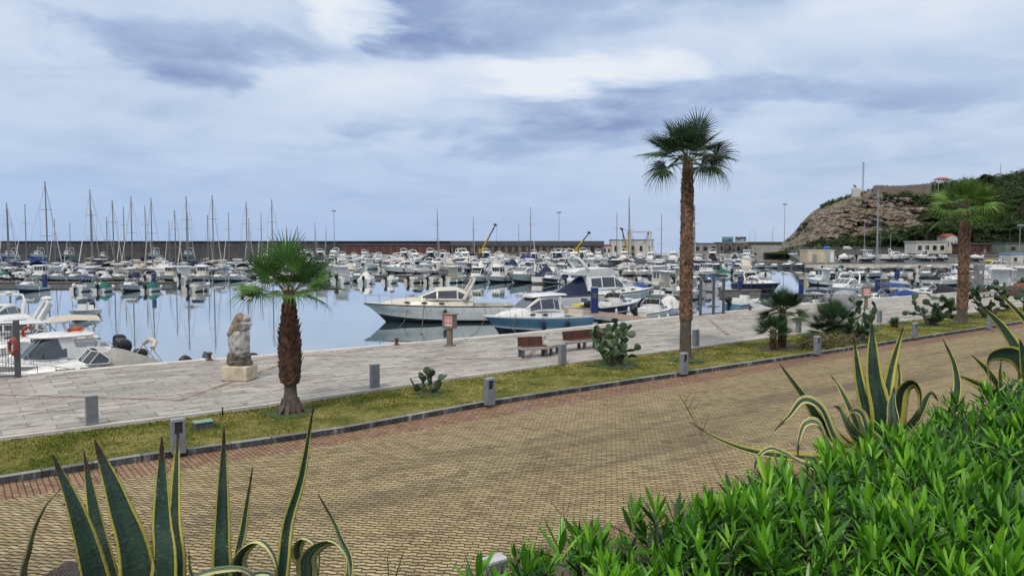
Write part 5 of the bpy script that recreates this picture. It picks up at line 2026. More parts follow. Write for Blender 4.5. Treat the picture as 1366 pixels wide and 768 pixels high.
reg('fl_navycv', cruiser(12.0, 4.0, hull=W, stripe=NAVY, fly=True, stern=C_NAVY, look='white flybridge yacht with navy stern canvas', name='motor_yacht', boat_cat='motor yacht'))
reg('fl_dark', cruiser(13.5, 4.3, hull=NAVY, stripe=W, fly=True, stern=C_BLACK, look='dark hulled flybridge yacht', name='motor_yacht', boat_cat='motor yacht'))
reg('sa_navy', sailboat(look='white sailing yacht with navy sail cover'))
reg('sa_blue', sailboat(cover=C_BLUE, hood=C_BLUE, stripe=C_BLUE, look='white sailing yacht with blue sail cover'))
reg('sa_sand', sailboat(cover=C_SAND, hood=C_SAND, stripe=HRED, jib=C_SAND, spread=1, look='white sailing yacht with sand sail cover'))
reg('sa_dark', sailboat(hull=NAVY, stripe=W, cover=C_WHITE, hood=C_BLACK, look='navy hulled sailing yacht with white sail cover'))
reg('ri_grey', inflatable(look='grey inflatable boat with white console'))
reg('ri_black', inflatable(tube=C_BLACK, look='black inflatable boat with white console'))
reg('ri_white', inflatable(tube=C_WHITE, cover=C_WHITE, look='white covered inflatable boat'))
reg('tr_blue', trawler(look='white fishing trawler with blue rail'))
reg('tr_green', trawler(hull=TEAL, stripe=W, look='pale green fishing trawler'))

FINE = ('fender', 'rail', 'pulpit', 'guard_rail', 'windscreen_frame', 'seat', 'porthole', 'bimini_frame', 'aerial', 'bow_cushion', 'roof_strut', 'outboard_leg', 'bathing_platform', 'fly_screen', 'floor', 'stay')


def place(key, loc, rz, label, group=None, s=1.0, fine=True):
    p = PR[key]
    if key not in USED and fine:
        USED.add(key)
        o = p
    else:
        o = dup(p, None, () if fine else FINE)
    o.location = loc
    o.rotation_euler = (0, 0, rz)
    o.scale = (s, s, s)
    o['label'] = label
    if group:
        o['group'] = group
    return o


PLACED = []      # (x, y, radius) of boats already lying in the water


def clear(x, y, r):
    return all((x - a) ** 2 + (y - b) ** 2 > (r + c) ** 2 for a, b, c in PLACED)


LEN = {'cc': 6.2, 'cu': 6.0, 'op': 5.0, 'ht': 7.2, 'wh': 6.5, 'cr': 10.4, 'fl': 12.6, 'sa': 11.0, 'ri': 4.6, 'tr': 13}
BEAM = {'cc': 2.4, 'cu': 2.4, 'op': 2.0, 'ht': 2.7, 'wh': 2.5, 'cr': 3.5, 'fl': 4.1, 'sa': 3.5, 'ri': 1.9, 'tr': 4.2}
QUEUE = []


def boat_row(place_name, px0, px1, py, head, keys, gap, seed, skip=0.0, jit=6, masts=(), rows_label=None):
    """boats side by side along a pontoon that runs across the view; a mast list puts a sailing yacht in each column"""
    rng = random.Random(seed)
    y = at(CX, py, ZW).y
    out = []
    for (mx, mtop) in masts:
        p = at_d(mx, HOR, y)
        need = at_d(mx, mtop, y).z - ZW
        s = max(0.62, min(1.5, need / 15.5))
        hd = head if rng.random() < 0.6 else head + 180
        out.append([p.x, y + rng.uniform(-1, 1), hd + rng.uniform(-4, 4), rng.choice(('sa_navy', 'sa_blue', 'sa_sand', 'sa_navy', 'sa_dark')), s])
    taken = [(o[0], 1.9 * o[4]) for o in out]
    x, xe = PX(px0, y).x, PX(px1, y).x
    side = abs(math.sin(R(head)))
    while x < xe:
        k = rng.choice(keys)
        s = rng.uniform(0.92, 1.1)
        wd = (BEAM[k[:2]] * side + LEN[k[:2]] * (1 - side)) * s
        cx_ = x + wd / 2
        if rng.random() >= skip and all(abs(cx_ - a) > b + wd / 2 for a, b in taken):
            hd = head if rng.random() < 0.7 else head + 180
            out.append([cx_, y + rng.uniform(-0.6, 0.6), hd + rng.uniform(-jit, jit), k, s])
        x += wd + gap * rng.uniform(0.5, 1.5)
    out.sort(key=lambda o: o[0] / o[1])
    for i, (bx, by, hd, k, s) in enumerate(out):
        if not clear(bx, by, BEAM[k[:2]] * s * 0.5):
            continue
        PLACED.append((bx, by, BEAM[k[:2]] * s * 0.5))
        QUEUE.append((place_name, bx, by, hd, k, s, rows_label))
    return y


def flush_rows():
    names = []
    for q in QUEUE:
        if q[0] not in names:
            names.append(q[0])
    for nm in names:
        row = sorted([q for q in QUEUE if q[0] == nm], key=lambda q: q[1] / q[2])
        for i, (_, bx, by, hd, k, s, gl) in enumerate(row):
            look = PR[k]['label'] if k not in LOOKS else LOOKS[k]
            far = by > 175
            place(k, (bx, by, ZW), R(hd), '%s, %s from left, %s' % (look, ordinal(i), nm), 'boats in the ' + nm, s, fine=not far)


def pontoon(px0, px1, py, label, w=1.8, z=-0.55, mat=None):
    y = at(CX, py, ZW).y
    a, b = PX(px0, y), PX(px1, y)
    t = thing('pontoon', label, 'pontoon', ((a.x + b.x) / 2, y, ZW))
    L = b.x - a.x
    mb = MB()
    mb.box((0, 0, z - ZW - 0.06), (L, w, 0.12))
    mb.build('walkway', mat or PONT, t)
    mb = MB()
    mb.box((0, 0, (z - ZW) / 2 - 0.15), (L - 0.1, w - 0.25, z - ZW - 0.02 + 0.1))
    mb.build('float', PONTF, t)
    return t


def pedestal(p, label, mat=None, h=1.5, r=0.14, name='power_pedestal', cat='power pedestal'):
    t = thing(name, label, cat, p)
    mb = MB()
    mb.box((0, 0, h / 2), (r * 2, r * 2, h))
    mb.build('column', mat or BLUEP, t, bevel=0.02)
    mb = MB()
    mb.box((0, -r - 0.015, h * 0.7), (r * 1.4, 0.03, h * 0.2))
    mb.build('socket_panel', DKGREY, t)
    mb = MB()
    mb.box((0, 0, h + 0.03), (r * 2.2, r * 2.2, 0.06))
    mb.build('cap', LGREY, t)
    return t


SMALL = ['cc_grey', 'cc_navy', 'cc_white', 'cc_black', 'cu_plain', 'cu_bimblue', 'cu_bimsand', 'cu_navy', 'op_plain', 'op_blue', 'op_cvblue', 'op_cvgreen', 'op_cvwhite', 'op_bim', 'ht_white', 'wh_white', 'wh_green', 'ri_grey', 'ri_black', 'ri_white']
MID = ['ht_white', 'ht_grey', 'wh_white', 'cr_white', 'cr_navycv', 'cc_white', 'cc_grey', 'cu_plain', 'cu_bimblue', 'cr_sandcv', 'cu_bimsand', 'cc_black', 'wh_green', 'ht_white']
BIG = ['cr_white', 'cr_navycv', 'cr_sandcv', 'cr_navyhull', 'fl_white', 'fl_navycv', 'fl_dark', 'cr_white', 'fl_white', 'ht_white']
LOOKS = {k: PR[k]['label'] for k in PR}

# left basin
MASTS_B = [(11, 272), (30, 259), (60, 244), (124, 255), (158, 247), (182, 265), (205, 266), (216, 258), (254, 264), (264, 258), (283, 262), (299, 275), (325, 270), (341, 252), (366, 268), (-22, 262), (148, 268), (232, 281), (70, 276)]
MASTS_C = [(6, 280), (38, 274), (45, 297), (74, 293), (98, 298), (121, 281), (142, 290), (168, 277), (193, 276), (238, 267), (274, 287), (290, 266), (315, 301), (350, 285), (382, 302), (397, 302), (419, 298), (436, 304), (20, 290), (52, 288), (86, 300), (110, 284), (176, 292), (200, 284), (226, 296), (247, 284), (308, 285), (333, 293), (358, 300)]
boat_row('left basin front row', -70, 345, 388, 92, SMALL[:12], 1.2, 21, 0.38)
boat_row('left basin second row', -70, 470, 374.5, -88, SMALL + ['wh_white', 'cc_black', 'ht_white'], 0.7, 22, 0.06)
boat_row('left basin third row', -80, 470, 370.2, 90, SMALL + MID[:4], 0.8, 25, 0.12)
boat_row('left basin mast row', -90, 470, 365, 90, MID, 0.6, 23, 0.1, masts=MASTS_B)
boat_row('left basin fifth row', -90, 460, 360.3, 90, MID + SMALL, 0.9, 26, 0.18)
boat_row('left basin rear row', -110, 455, 356, -90, MID, 0.8, 24, 0.15, masts=MASTS_C)
pontoon(-160, 232, 381.5, 'long floating pontoon across the left basin, nearest to the promenade')
pontoon(-160, 470, 367.4, 'floating pontoon between the mast rows of the left basin', 1.6)
pontoon(-160, 455, 352.6, 'farthest floating pontoon of the left basin', 1.8)
# boats lying along the breakwater
for i, (px, k) in enumerate(((12, 'tr_blue'), (50, 'tr_blue'), (90, 'tr_green'), (137, 'wh_white'), (205, 'tr_blue'), (250, 'tr_green'))):
    y = 396
    p = PX(px, y, ZW)
    place(k, p, R(-90), '%s, %s from the left along the dark breakwater' % (LOOKS[k], ordinal(i)), 'boats along the breakwater', 1.0, True)
# centre basin
boat_row('centre basin far row', 350, 905, 346.2, 88, BIG, 1.2, 31, 0.12, masts=[(583, 280), (631, 290), (692, 300)])
boat_row('centre basin sixth row', 470, 990, 348.6, 75, BIG, 1.0, 39, 0.1, 8)
boat_row('centre basin fifth row', 455, 1000, 351.5, -70, BIG + MID, 0.8, 32, 0.06, 8, masts=[(706, 278), (821, 285), (879, 287), (887, 286)])
boat_row('centre basin fourth row', 470, 1000, 359, 70, MID + BIG[:4], 0.7, 33, 0.08, 8, masts=[(838, 263), (853, 263), (926, 274), (943, 285)])
boat_row('centre basin third row', 585, 1010, 367.5, -62, MID + SMALL, 0.7, 34, 0.05, 8)
boat_row('row left of flybridge yacht', 548, 720, 376.5, 66, MID, 0.6, 38, 0.0, 8)
boat_row('centre basin second row', 722, 940, 378.5, 62, MID + SMALL, 0.6, 35, 0.06, 8)
boat_row('row before flybridge yacht', 842, 935, 388, -60, SMALL, 0.5, 36, 0.0, 6)
boat_row('centre basin nearest row', 826, 905, 400, 60, ['cu_plain', 'cc_white', 'op_plain', 'ht_white', 'cc_grey'], 0.4, 37, 0.0, 5)
boat_row('broadside yacht row', 458, 660, 356, 8, ['cr_white', 'cr_navycv', 'fl_white', 'cr_sandcv'], 1.5, 51, 0.0, 6)
boat_row('row left of big cruiser', 450, 600, 364, 20, ['cr_white', 'ht_white', 'cc_white'], 4.0, 52, 0.1, 10)
boat_row('short pontoon row', 446, 545, 377, 84, ['cc_navy', 'cu_plain', 'op_plain', 'cc_white', 'ht_white'], 1.5, 53, 0.0, 8)
pontoon(520, 900, 349, 'far timber pontoon of the centre basin', 2.0)
pontoon(540, 930, 362.8, 'middle timber pontoon of the centre basin', 1.8)
pontoon(500, 640, 371.5, 'short pontoon left behind the big white cruiser', 1.8)
# right basin
boat_row('far quay wall row', 1085, 1460, 360.2, -100, ['op_plain', 'op_cvblue', 'op_cvwhite', 'op_blue', 'ri_grey', 'ri_white', 'cu_plain', 'op_cvgreen', 'cc_white'], 0.7, 41, 0.08, 8)
boat_row('right basin middle row', 1012, 1480, 370.5, 75, MID + SMALL, 0.8, 42, 0.06, 8)
boat_row('right basin near row', 1085, 1480, 380.5, -65, MID + SMALL, 0.8, 43, 0.12, 8)
boat_row('brown jetty row', 950, 1060, 357.5, -88, ['cc_white', 'cc_black', 'op_plain', 'cu_navy', 'op_cvwhite'], 1.0, 44, 0.1)
y = at(CX, 352.5, ZW).y
t = pontoon(944, 1078, 352.8, 'brown timber jetty running left from the harbour office', 3.0, -0.1, DECKRED)
flush_rows()


def moor(key, bow_px, stern_px, y0, y1, label, s=None, group=None, z=ZW):
    """lay a boat between two columns at two distances: bow, stern"""
    b, e = PX(bow_px, y0), PX(stern_px, y1)
    d = b - e
    c = (b + e) / 2
    s = s or d.length / LEN[key[:2]]
    return place(key, (c.x, c.y, z), math.atan2(d.y, d.x), label, group, s)


# hero boats in the centre
t = cruiser(12.0, 3.9, hull=W, stripe=BLACK, look='', name='cabin_cruiser', ports=3, fl=[(0.48, -1, C_BLACK), (0.36, -1, C_BLACK), (0.48, 1, C_BLACK)], mat=CREAM, Fk=0.125)
PR['hero_cr'] = t
LEN['he'] = 12.0
moor('hero_cr', 484, 690, 61, 62.5, 'big cream white cabin cruiser with black fenders, bow pointing left over open water')
t = cruiser(8.6, 2.9, hull=HBLUE, stripe=W, ports=2, tophard=True, tall=1.42, name='cabin_cruiser', mat=W, look='')
PR['hero_bl'] = t
LEN['he'] = 8.6
moor('hero_bl', 645, 777, 52.2, 57.4, 'steel blue hulled cabin boat with white hardtop moored behind the benches')
t = cruiser(11.0, 3.7, hull=W, stripe=NAVY, fly=True, stern=C_NAVY, name='motor_yacht', boat_cat='motor yacht', look='')
PR['hero_fl'] = t
LEN['he'] = 11.0
moor('hero_fl', 872, 738, 79.5, 74.5, 'large white flybridge yacht with navy stern tent behind the blue hulled boat')
t = openboat(5.6, 2.1, W, LGREY, console=True, look='', name='open_boat')
PR['hero_jet'] = t
LEN['he'] = 5.6
mb = MB()
mb.box((0.2, 0, 0.95), (2.0, 1.1, 0.18))
mb.build('sun_mattress', C_YELL, t, bevel=0.05)
moor('hero_jet', 752, 806, 66, 69.5, 'small white open boat with yellow sun mattress beside the timber pontoon')
moor('cu_navy', 845, 800, 71, 68, 'white decked boat with dark hull right of the blue pontoon pedestal', 1.05)
moor('cu_plain', 895, 852, 66, 62, 'white motorboat lying stern-on at the near end of the timber pontoon', 1.0)
moor('cc_white', 918, 882, 70, 66, 'white motorboat under white canvas just left of the tall palm trunk', 1.0)
# pontoon of the centre basin, running out square to the quay
a, b = at(905, 421, ZQ), at(738, 411.5, -0.5)
d = b - a
t = thing('pontoon', 'brown decked pontoon running out from the quay left of the tall palm', 'pontoon', ((a.x + b.x) / 2, (a.y + b.y) / 2, ZW), math.atan2(d.y, d.x))
L = math.hypot(d.x, d.y)
mb = MB()
mb.box((0, 0, 0.72), (L, 2.2, 0.10))
mb.build('walkway', DECKRED, t)
mb = MB()
for i in range(6):
    mb.box((-L / 2 + L * (i + 0.5) / 6, 0, 0.25), (L / 6 * 0.8, 1.8, 0.75))
mb.build('float', PONTF, t)
mb = MB()
for sg in (1, -1):
    mb.box((0, sg * 1.13, 0.62), (L, 0.05, 0.3))
mb.build('fascia', LGREY, t)
pedestal(a + d * 0.62 + Vector((0, 0, -0.5 + 0.02 - a.z - d.z * 0.62)), 'tall navy blue pontoon pedestal beside the boat with yellow mattress', h=2.1, r=0.28)
# mooring lines hanging from the bow of the big cruiser
for i, (x0, y0, x1, y1, lab) in enumerate(((545, 410, 533, 436, 'left slack mooring line at the big cruiser bow'), (566, 405, 551, 470, 'right slack mooring line at the big cruiser bow'))):
    p, q = at_d(x0, y0, 60.3), at(x1, y1, ZW) if i == 0 else PX(560, 52, ZW)
    mb = MB()
    mb.tube([p, (p + q) / 2 - Vector((0, 0, 0.35)), q], 0.03, 5)
    tag(mb.build('mooring_line', ROPE), lab, 'mooring line')

for pts, lab in (([at_d(648, 424, 52.4), PX(634, 46, -0.4), at(622, 452, ZQ)], 'mooring line from the blue hulled boat bow to the quay'), ([at_d(690, 412, 55), PX(683, 48, -0.3), at(690, 445, ZQ)], 'second mooring line of the blue hulled boat')):
    mb = MB()
    mb.tube(pts, 0.022, 5)
    tag(mb.build('mooring_line', ROPE), lab, 'mooring line')
# near boats on the left, bows to the gated pontoon
t = cuddy(6.6, 2.4, W, W, cover=C_GREY, motor=BLACK, look='', tilt=-0.7, bim=None, name='motorboat')
xx = 0
PR['hero_n1'] = t
mb = MB()
for sg in (1, -1):
    mb.tube([(-1.6, sg * 1.0, 0.8), (-2.3, sg * 0.95, 1.75), (-2.5, sg * 0.6, 1.95)], 0.025, 6)
for sg in (1, -1):
    mb.tube([(-2.9, sg * 1.0, 0.8), (-2.3, sg * 0.95, 1.75)], 0.02, 6)
mb.tube([(-2.5, -0.62, 1.95), (-2.5, 0.62, 1.95)], 0.025, 6)
mb.tube([(-1.6, -1.0, 0.8), (-1.6, 1.0, 0.8)], 0.02, 6)
f_ = mb.build('bimini_frame', ALU, t)
mb = MB()
mb.tube([(-2.3, -0.95, 1.78), (-2.5, -0.6, 2.0), (-2.5, 0.6, 2.0), (-2.3, 0.95, 1.78)], 0.10, 8)
mb.build('furled_bimini', C_SAND, t, smooth=True)


def near_boat(key, bow_px, stern_px, vdist, label, L, rowz=ZW):
    """bow and stern columns at a distance v out from the quay edge, heading along the quay"""
    def hit(px):
        lo, hi = 10.0, 120.0
        for _ in range(50):
            m_ = (lo + hi) / 2
            p = PX(px, m_)
            u, v = to_uv(p)
            if v < 15.4 + vdist:
                lo = m_
            else:
                hi = m_
        return PX(px, lo)
    e = hit(stern_px)
    b = e - EU * L
    c = (b + e) / 2
    d = b - e
    return place(key, (c.x, c.y, rowz), math.atan2(d.y, d.x), label, 'boats at the gated pontoon', 1.0)


near_boat('hero_n1', 0, 226, 1.9, 'white cuddy boat under pale grey cockpit canvas, nearest boat at the gated pontoon', 6.6)
t = sleek(7.0, 2.6)
PR['hero_n2'] = t
near_boat('hero_n2', 0, 172, 5.2, 'white hardtop cabin boat with orange lifebuoy on its roof', 7.0)
t = ttop(8.0, 2.8)
PR['hero_n3'] = t
near_boat('hero_n3', 0, 148, 8.8, 'grey green hulled sports boat with flat top on posts and white fender', 8.0)
t = cuddy(7.0, 2.6, W, BLACK, motor=BLACK, bim=C_SAND, look='', name='motorboat')
PR['hero_n4'] = t
near_boat('hero_n4', 0, 146, 12.2, 'white cuddy boat with black gunwale and sand bimini at the gated pontoon', 7.0)
t = cruiser(8.8, 3.0, hull=W, stripe=LGREY, look='', name='cabin_cruiser', ports=2)
PR['hero_n5'] = t
mb = MB()
n, m_ = 18, 8
rr = [[((0.30 + 0.07 * math.cos(b)) * math.cos(a), 0.07 * math.sin(b), (0.30 + 0.07 * math.cos(b)) * math.sin(a)) for b in [2 * math.pi * k / m_ for k in range(m_)]] for a in [2 * math.pi * k / n for k in range(n + 1)]]
mb.loft(rr, True, caps=False)
o = mb.build('lifebuoy', HRED, t, smooth=True)
o.location = (-0.9, 1.36, 1.45)
near_boat('hero_n5', 0, 126, 15.8, 'white cabin cruiser with red lifebuoy ring, fifth out on the gated pontoon', 8.8)
moor('cr_white', -60, 32, 48, 56, 'white cabin cruiser with raked windscreen at the far end of the gated pontoon', 0.85)
moor('op_plain', 92, 122, 62, 68, 'white open boat beyond the gated pontoon cruisers', 1.0)
# gated pontoon on the left
p = at(22, 503, ZQ)
a, b = p + EV * 1.4 - EU * 1.2, p + EV * 42 - EU * 1.2
d = b - a
t = thing('pontoon', 'floating pontoon behind the dark gate at the left edge', 'pontoon', ((a.x + b.x) / 2, (a.y + b.y) / 2, ZW), math.atan2(d.y, d.x))
mb = MB()
mb.box((0, 0, 0.65), (d.length, 1.8, 0.12))
mb.build('walkway', PONT, t)
mb = MB()
mb.box((0, 0, 0.25), (d.length - 0.2, 1.5, 0.7))
mb.build('float', PONTF, t)
# outboard of a boat tucked under the quay behind the statue
p = at(302, 480, ZQ)
q = p + EV * 2.6
place('ri_black', (q.x, q.y, ZW), TH + math.pi + 0.2, 'black inflatable boat tucked under the quay edge behind the statue', None, 0.95)

# boats along the quay on the right
def quay_boat(key, px, dist, head, label, s=1.0):
    lo, hi = 20.0, 200.0
    for _ in range(50):
        m_ = (lo + hi) / 2
        p = PX(px, m_)
        u, v = to_uv(p)
        if v < ve(u) + dist:
            lo = m_
        else:
            hi = m_
    p = PX(px, lo)
    return place(key, (p.x, p.y, ZW), TH + R(head), label, None, s)


quay_boat('op_blue', 995, 10, 5, 'open boat with rust red sunshade behind the twin trunked fan palm', 1.1)
bimini_mat = C_RUST
quay_boat('ri_grey', 1032, 5.0, 95, 'grey inflatable boat left of the covered outboards by the quay', 1.0)
quay_boat('op_plain', 1062, 4.5, 92, 'white open boat with centre console at the quay behind the fan palm', 1.0)
quay_boat('op_bim', 1090, 3.5, 90, 'white open boat with navy sunshade moored stern-on to the quay', 1.0)
quay_boat('cu_bimblue', 1178, 4.0, 92, 'white motorboat with blue sunshade near the red signed post', 1.0)
quay_boat('op_cvblue', 1206, 3.2, 85, 'boat under a domed bright blue cover right at the quay edge', 1.15)
quay_boat('cc_black', 1247, 4.5, 90, 'white motorboat with black canvas at the quay left of the third palm', 1.1)
quay_boat('cr_white', 1128, 14, 190, 'white cabin cruiser lying broadside beyond the covered boat', 0.9)
quay_boat('wh_white', 1338, 5.5, 12, 'white pilothouse boat with dark hull side behind the grey cabinets', 1.2)
quay_boat('wh_green', 1370, 6.5, 15, 'white and green pilothouse boat at the right edge of the picture', 1.2)
# big navy hulled boat in the right basin
t = cruiser(11.5, 3.8, hull=NAVY, stripe=C_RUST, look='', name='motor_yacht', stern=C_BLACK, boat_cat='motor yacht')
PR['hero_nv'] = t
LEN['he'] = 11.5
moor('hero_nv', 1042, 985, 100, 108, 'navy hulled yacht with brown top rail left of the white dinghies')
# boats standing on the hard behind the far quay
def on_hard(key, px, y, head, label, s=1.0):
    o = place(key, PX(px, y, 0.2 + 0.95), R(head), label, 'boats on the hard standing', s)
    L = LEN[key[:2]] * s
    t = thing('boat_cradle', 'steel cradle under the ' + label, 'cradle', PX(px, y, 0.2), R(head))
    mb = MB()
    for x in (-L * 0.28, L * 0.22):
        mb.box((x, 0, 0.10), (0.15, 2.2, 0.2))
        for sg in (1, -1):
            mb.tube([(x, sg * 1.0, 0.1), (x, sg * 0.75, 1.0)], 0.06, 5)
    mb.box((-L * 0.03, 0, 0.35), (L * 0.5, 0.15, 0.5))
    mb.build('frame', DKGREY, t)


on_hard('wh_white', 1158, 212, 12, 'pilothouse boat ashore left of the tallest pole')
on_hard('cr_white', 1196, 216, -8, 'white cabin cruiser ashore right of the tallest pole', 0.9)
on_hard('cc_white', 1130, 215, 20, 'white covered motorboat ashore beside the harbour office')
on_hard('ht_white', 1232, 222, 170, 'white hardtop boat ashore below the white depot', 0.95)
on_hard('cu_plain', 1254, 226, 200, 'white open cockpit boat ashore left of the third palm')
on_hard('op_cvgreen', 1345, 215, 10, 'green covered boat ashore by the site cabin')
on_hard('op_cvwhite', 1300, 222, 185, 'white covered boat ashore right of the third palm')
moor('wh_white', 985, 1006, 408, 410, 'white fishing boat anchored in front of the stone hut', 1.5)
moor('ri_grey', 1042, 1066, 235, 240, 'long grey inflatable beside the harbour office', 1.4)

for i, (px, py, lab) in enumerate(((1070, 392, 'blue pontoon pedestal behind the fan palm crown'), (1172, 392, 'blue pontoon pedestal right of the red signed post'), (58, 383, 'dark blue pedestal on the left basin pontoon near its left end'), (204, 381, 'dark blue pedestal on the left basin pontoon near its right end'), (988, 386, 'blue pedestal beside the navy hulled yacht'), (1199, 372, 'blue pedestal in the middle of the right basin'))):
    y = at(CX, py, -0.5).y
    p = PX(px, y, -0.5)
    pedestal(p, lab, h=1.7, r=0.22)
    if px not in (58, 204):
        t = thing('floating_dock', 'small dock under the ' + lab, 'dock', (p.x, p.y, ZW))
        mb = MB()
        mb.box((0, 0, 0.63), (5, 1.6, 0.1))
        mb.build('walkway', PONT, t)
        mb = MB()
        mb.box((0, 0, 0.2), (4.8, 1.4, 0.75))
        mb.build('float', PONTF, t)
for k, p in PR.items():
    if p.location.z < -400:
        for c in list(kids(p)):
            for g in kids(c):
                bpy.data.objects.remove(g)
            bpy.data.objects.remove(c)
        bpy.data.objects.remove(p)
# ------------------------------------------------------------------ palms
PALML = M('palm_leaf', (0.065, 0.155, 0.026), 0.5, 0.25, 1.5, island=0.35, spec=0.4)
PALMD = M('palm_leaf_dark', (0.036, 0.080, 0.028), 0.5, 0.25, 1.5, island=0.35, spec=0.4)
PALMY = M('palm_leaf_light', (0.11, 0.21, 0.03), 0.5, 0.25, 1.5, island=0.35, spec=0.4)
PETI = M('palm_petiole', (0.12, 0.13, 0.04), 0.6, 0.3, 4)
PTRUNK = M('palm_trunk_fibre', (0.115, 0.062, 0.040), 0.95, 0.5, 7, bump=1.0, island=0.5, dirt=(0.03, 0.017, 0.012), dirt_amt=0.7)
PTRUNKL = M('palm_trunk_light', (0.22, 0.135, 0.085), 0.95, 0.5, 7, bump=1.0, island=0.5, dirt=(0.05, 0.03, 0.02), dirt_amt=0.7)
PBARE = M('palm_bare_trunk', (0.105, 0.085, 0.070), 0.95, 0.3, 6, bump=1.0, dirt=(0.05, 0.04, 0.035), dirt_amt=0.5)
DRYL = M('dry_leaf', (0.25, 0.19, 0.10), 0.8, 0.3, 6)


def frond_mesh(elev, pl, Rf, seed, droop=0.5, nl=34, arc=130, roll=0.0):
    """one fan leaf: a curved stalk along +x rising by elev, and a pleated fan split at its rim"""
    rng = random.Random(seed)
    mb = MB()
    d0 = Vector((math.cos(elev), 0, math.sin(elev)))
    sag = 0.22 * pl * max(0.15, math.cos(elev))
    pts = [d0 * (pl * t) - Vector((0, 0, sag * t * t)) for t in (0, 0.33, 0.66, 1.0)]
    mb.tube(pts, [0.028, 0.02, 0.016, 0.012], 5, mi=1)
    d = (pts[-1] - pts[-2]).normalized()
    s = Vector((0, 1, 0))
    n = d.cross(s) * -1
    if n.z < 0:
        n = -n
    rm = Matrix.Rotation(roll, 3, d)
    s, n = rm @ s, rm @ n
    hub = pts[-1]
    step = 2 * R(arc) / nl
    for i in range(nl):
        a = -R(arc) + step * (i + 0.5) + rng.uniform(-0.02, 0.02)
        k = abs(a) / R(arc)
        ln = Rf * (1 - 0.28 * k ** 2) * rng.uniform(0.9, 1.08)
        dr = (d * math.cos(a) + s * math.sin(a)).normalized()
        sd = (-d * math.sin(a) + s * math.cos(a)).normalized()
        cup = n * (0.16 * math.sin(abs(a)) + 0.05)
        rows = []
        dp = droop * rng.uniform(0.6, 1.4)
        for r_, wf in ((0.04, 1.0), (0.26, 1.0), (0.44, 0.88), (0.68, 0.36), (0.88, 0.16)):
            c = hub + dr * (ln * r_) + cup * (ln * r_) - Vector((0, 0, dp * ln * max(0, r_ - 0.35) ** 1.8))
            w = ln * min(r_, 0.46) * step * 0.5 * wf * 1.02
            rows.append((c - sd * w, c + n * w * 0.55, c + sd * w))
        tip = hub + dr * ln * (1 - 0.18 * dp) + cup * ln - Vector((0, 0, dp * ln * 0.65 ** 1.8 * 1.45))
        o = len(mb.v)
        for r3 in rows:
            mb.v += [tuple(p) for p in r3]
        mb.v.append(tuple(tip))
        for j in range(len(rows) - 1):
            q = o + j * 3
            mb.f += [(q, q + 1, q + 4, q + 3), (q + 1, q + 2, q + 5, q + 4)]
            mb.m += [0, 0]
        q = o + (len(rows) - 1) * 3
        mb.f += [(q, q + 1, o + len(rows) * 3), (q + 1, q + 2, o + len(rows) * 3)]
        mb.m += [0, 0]
    return mb


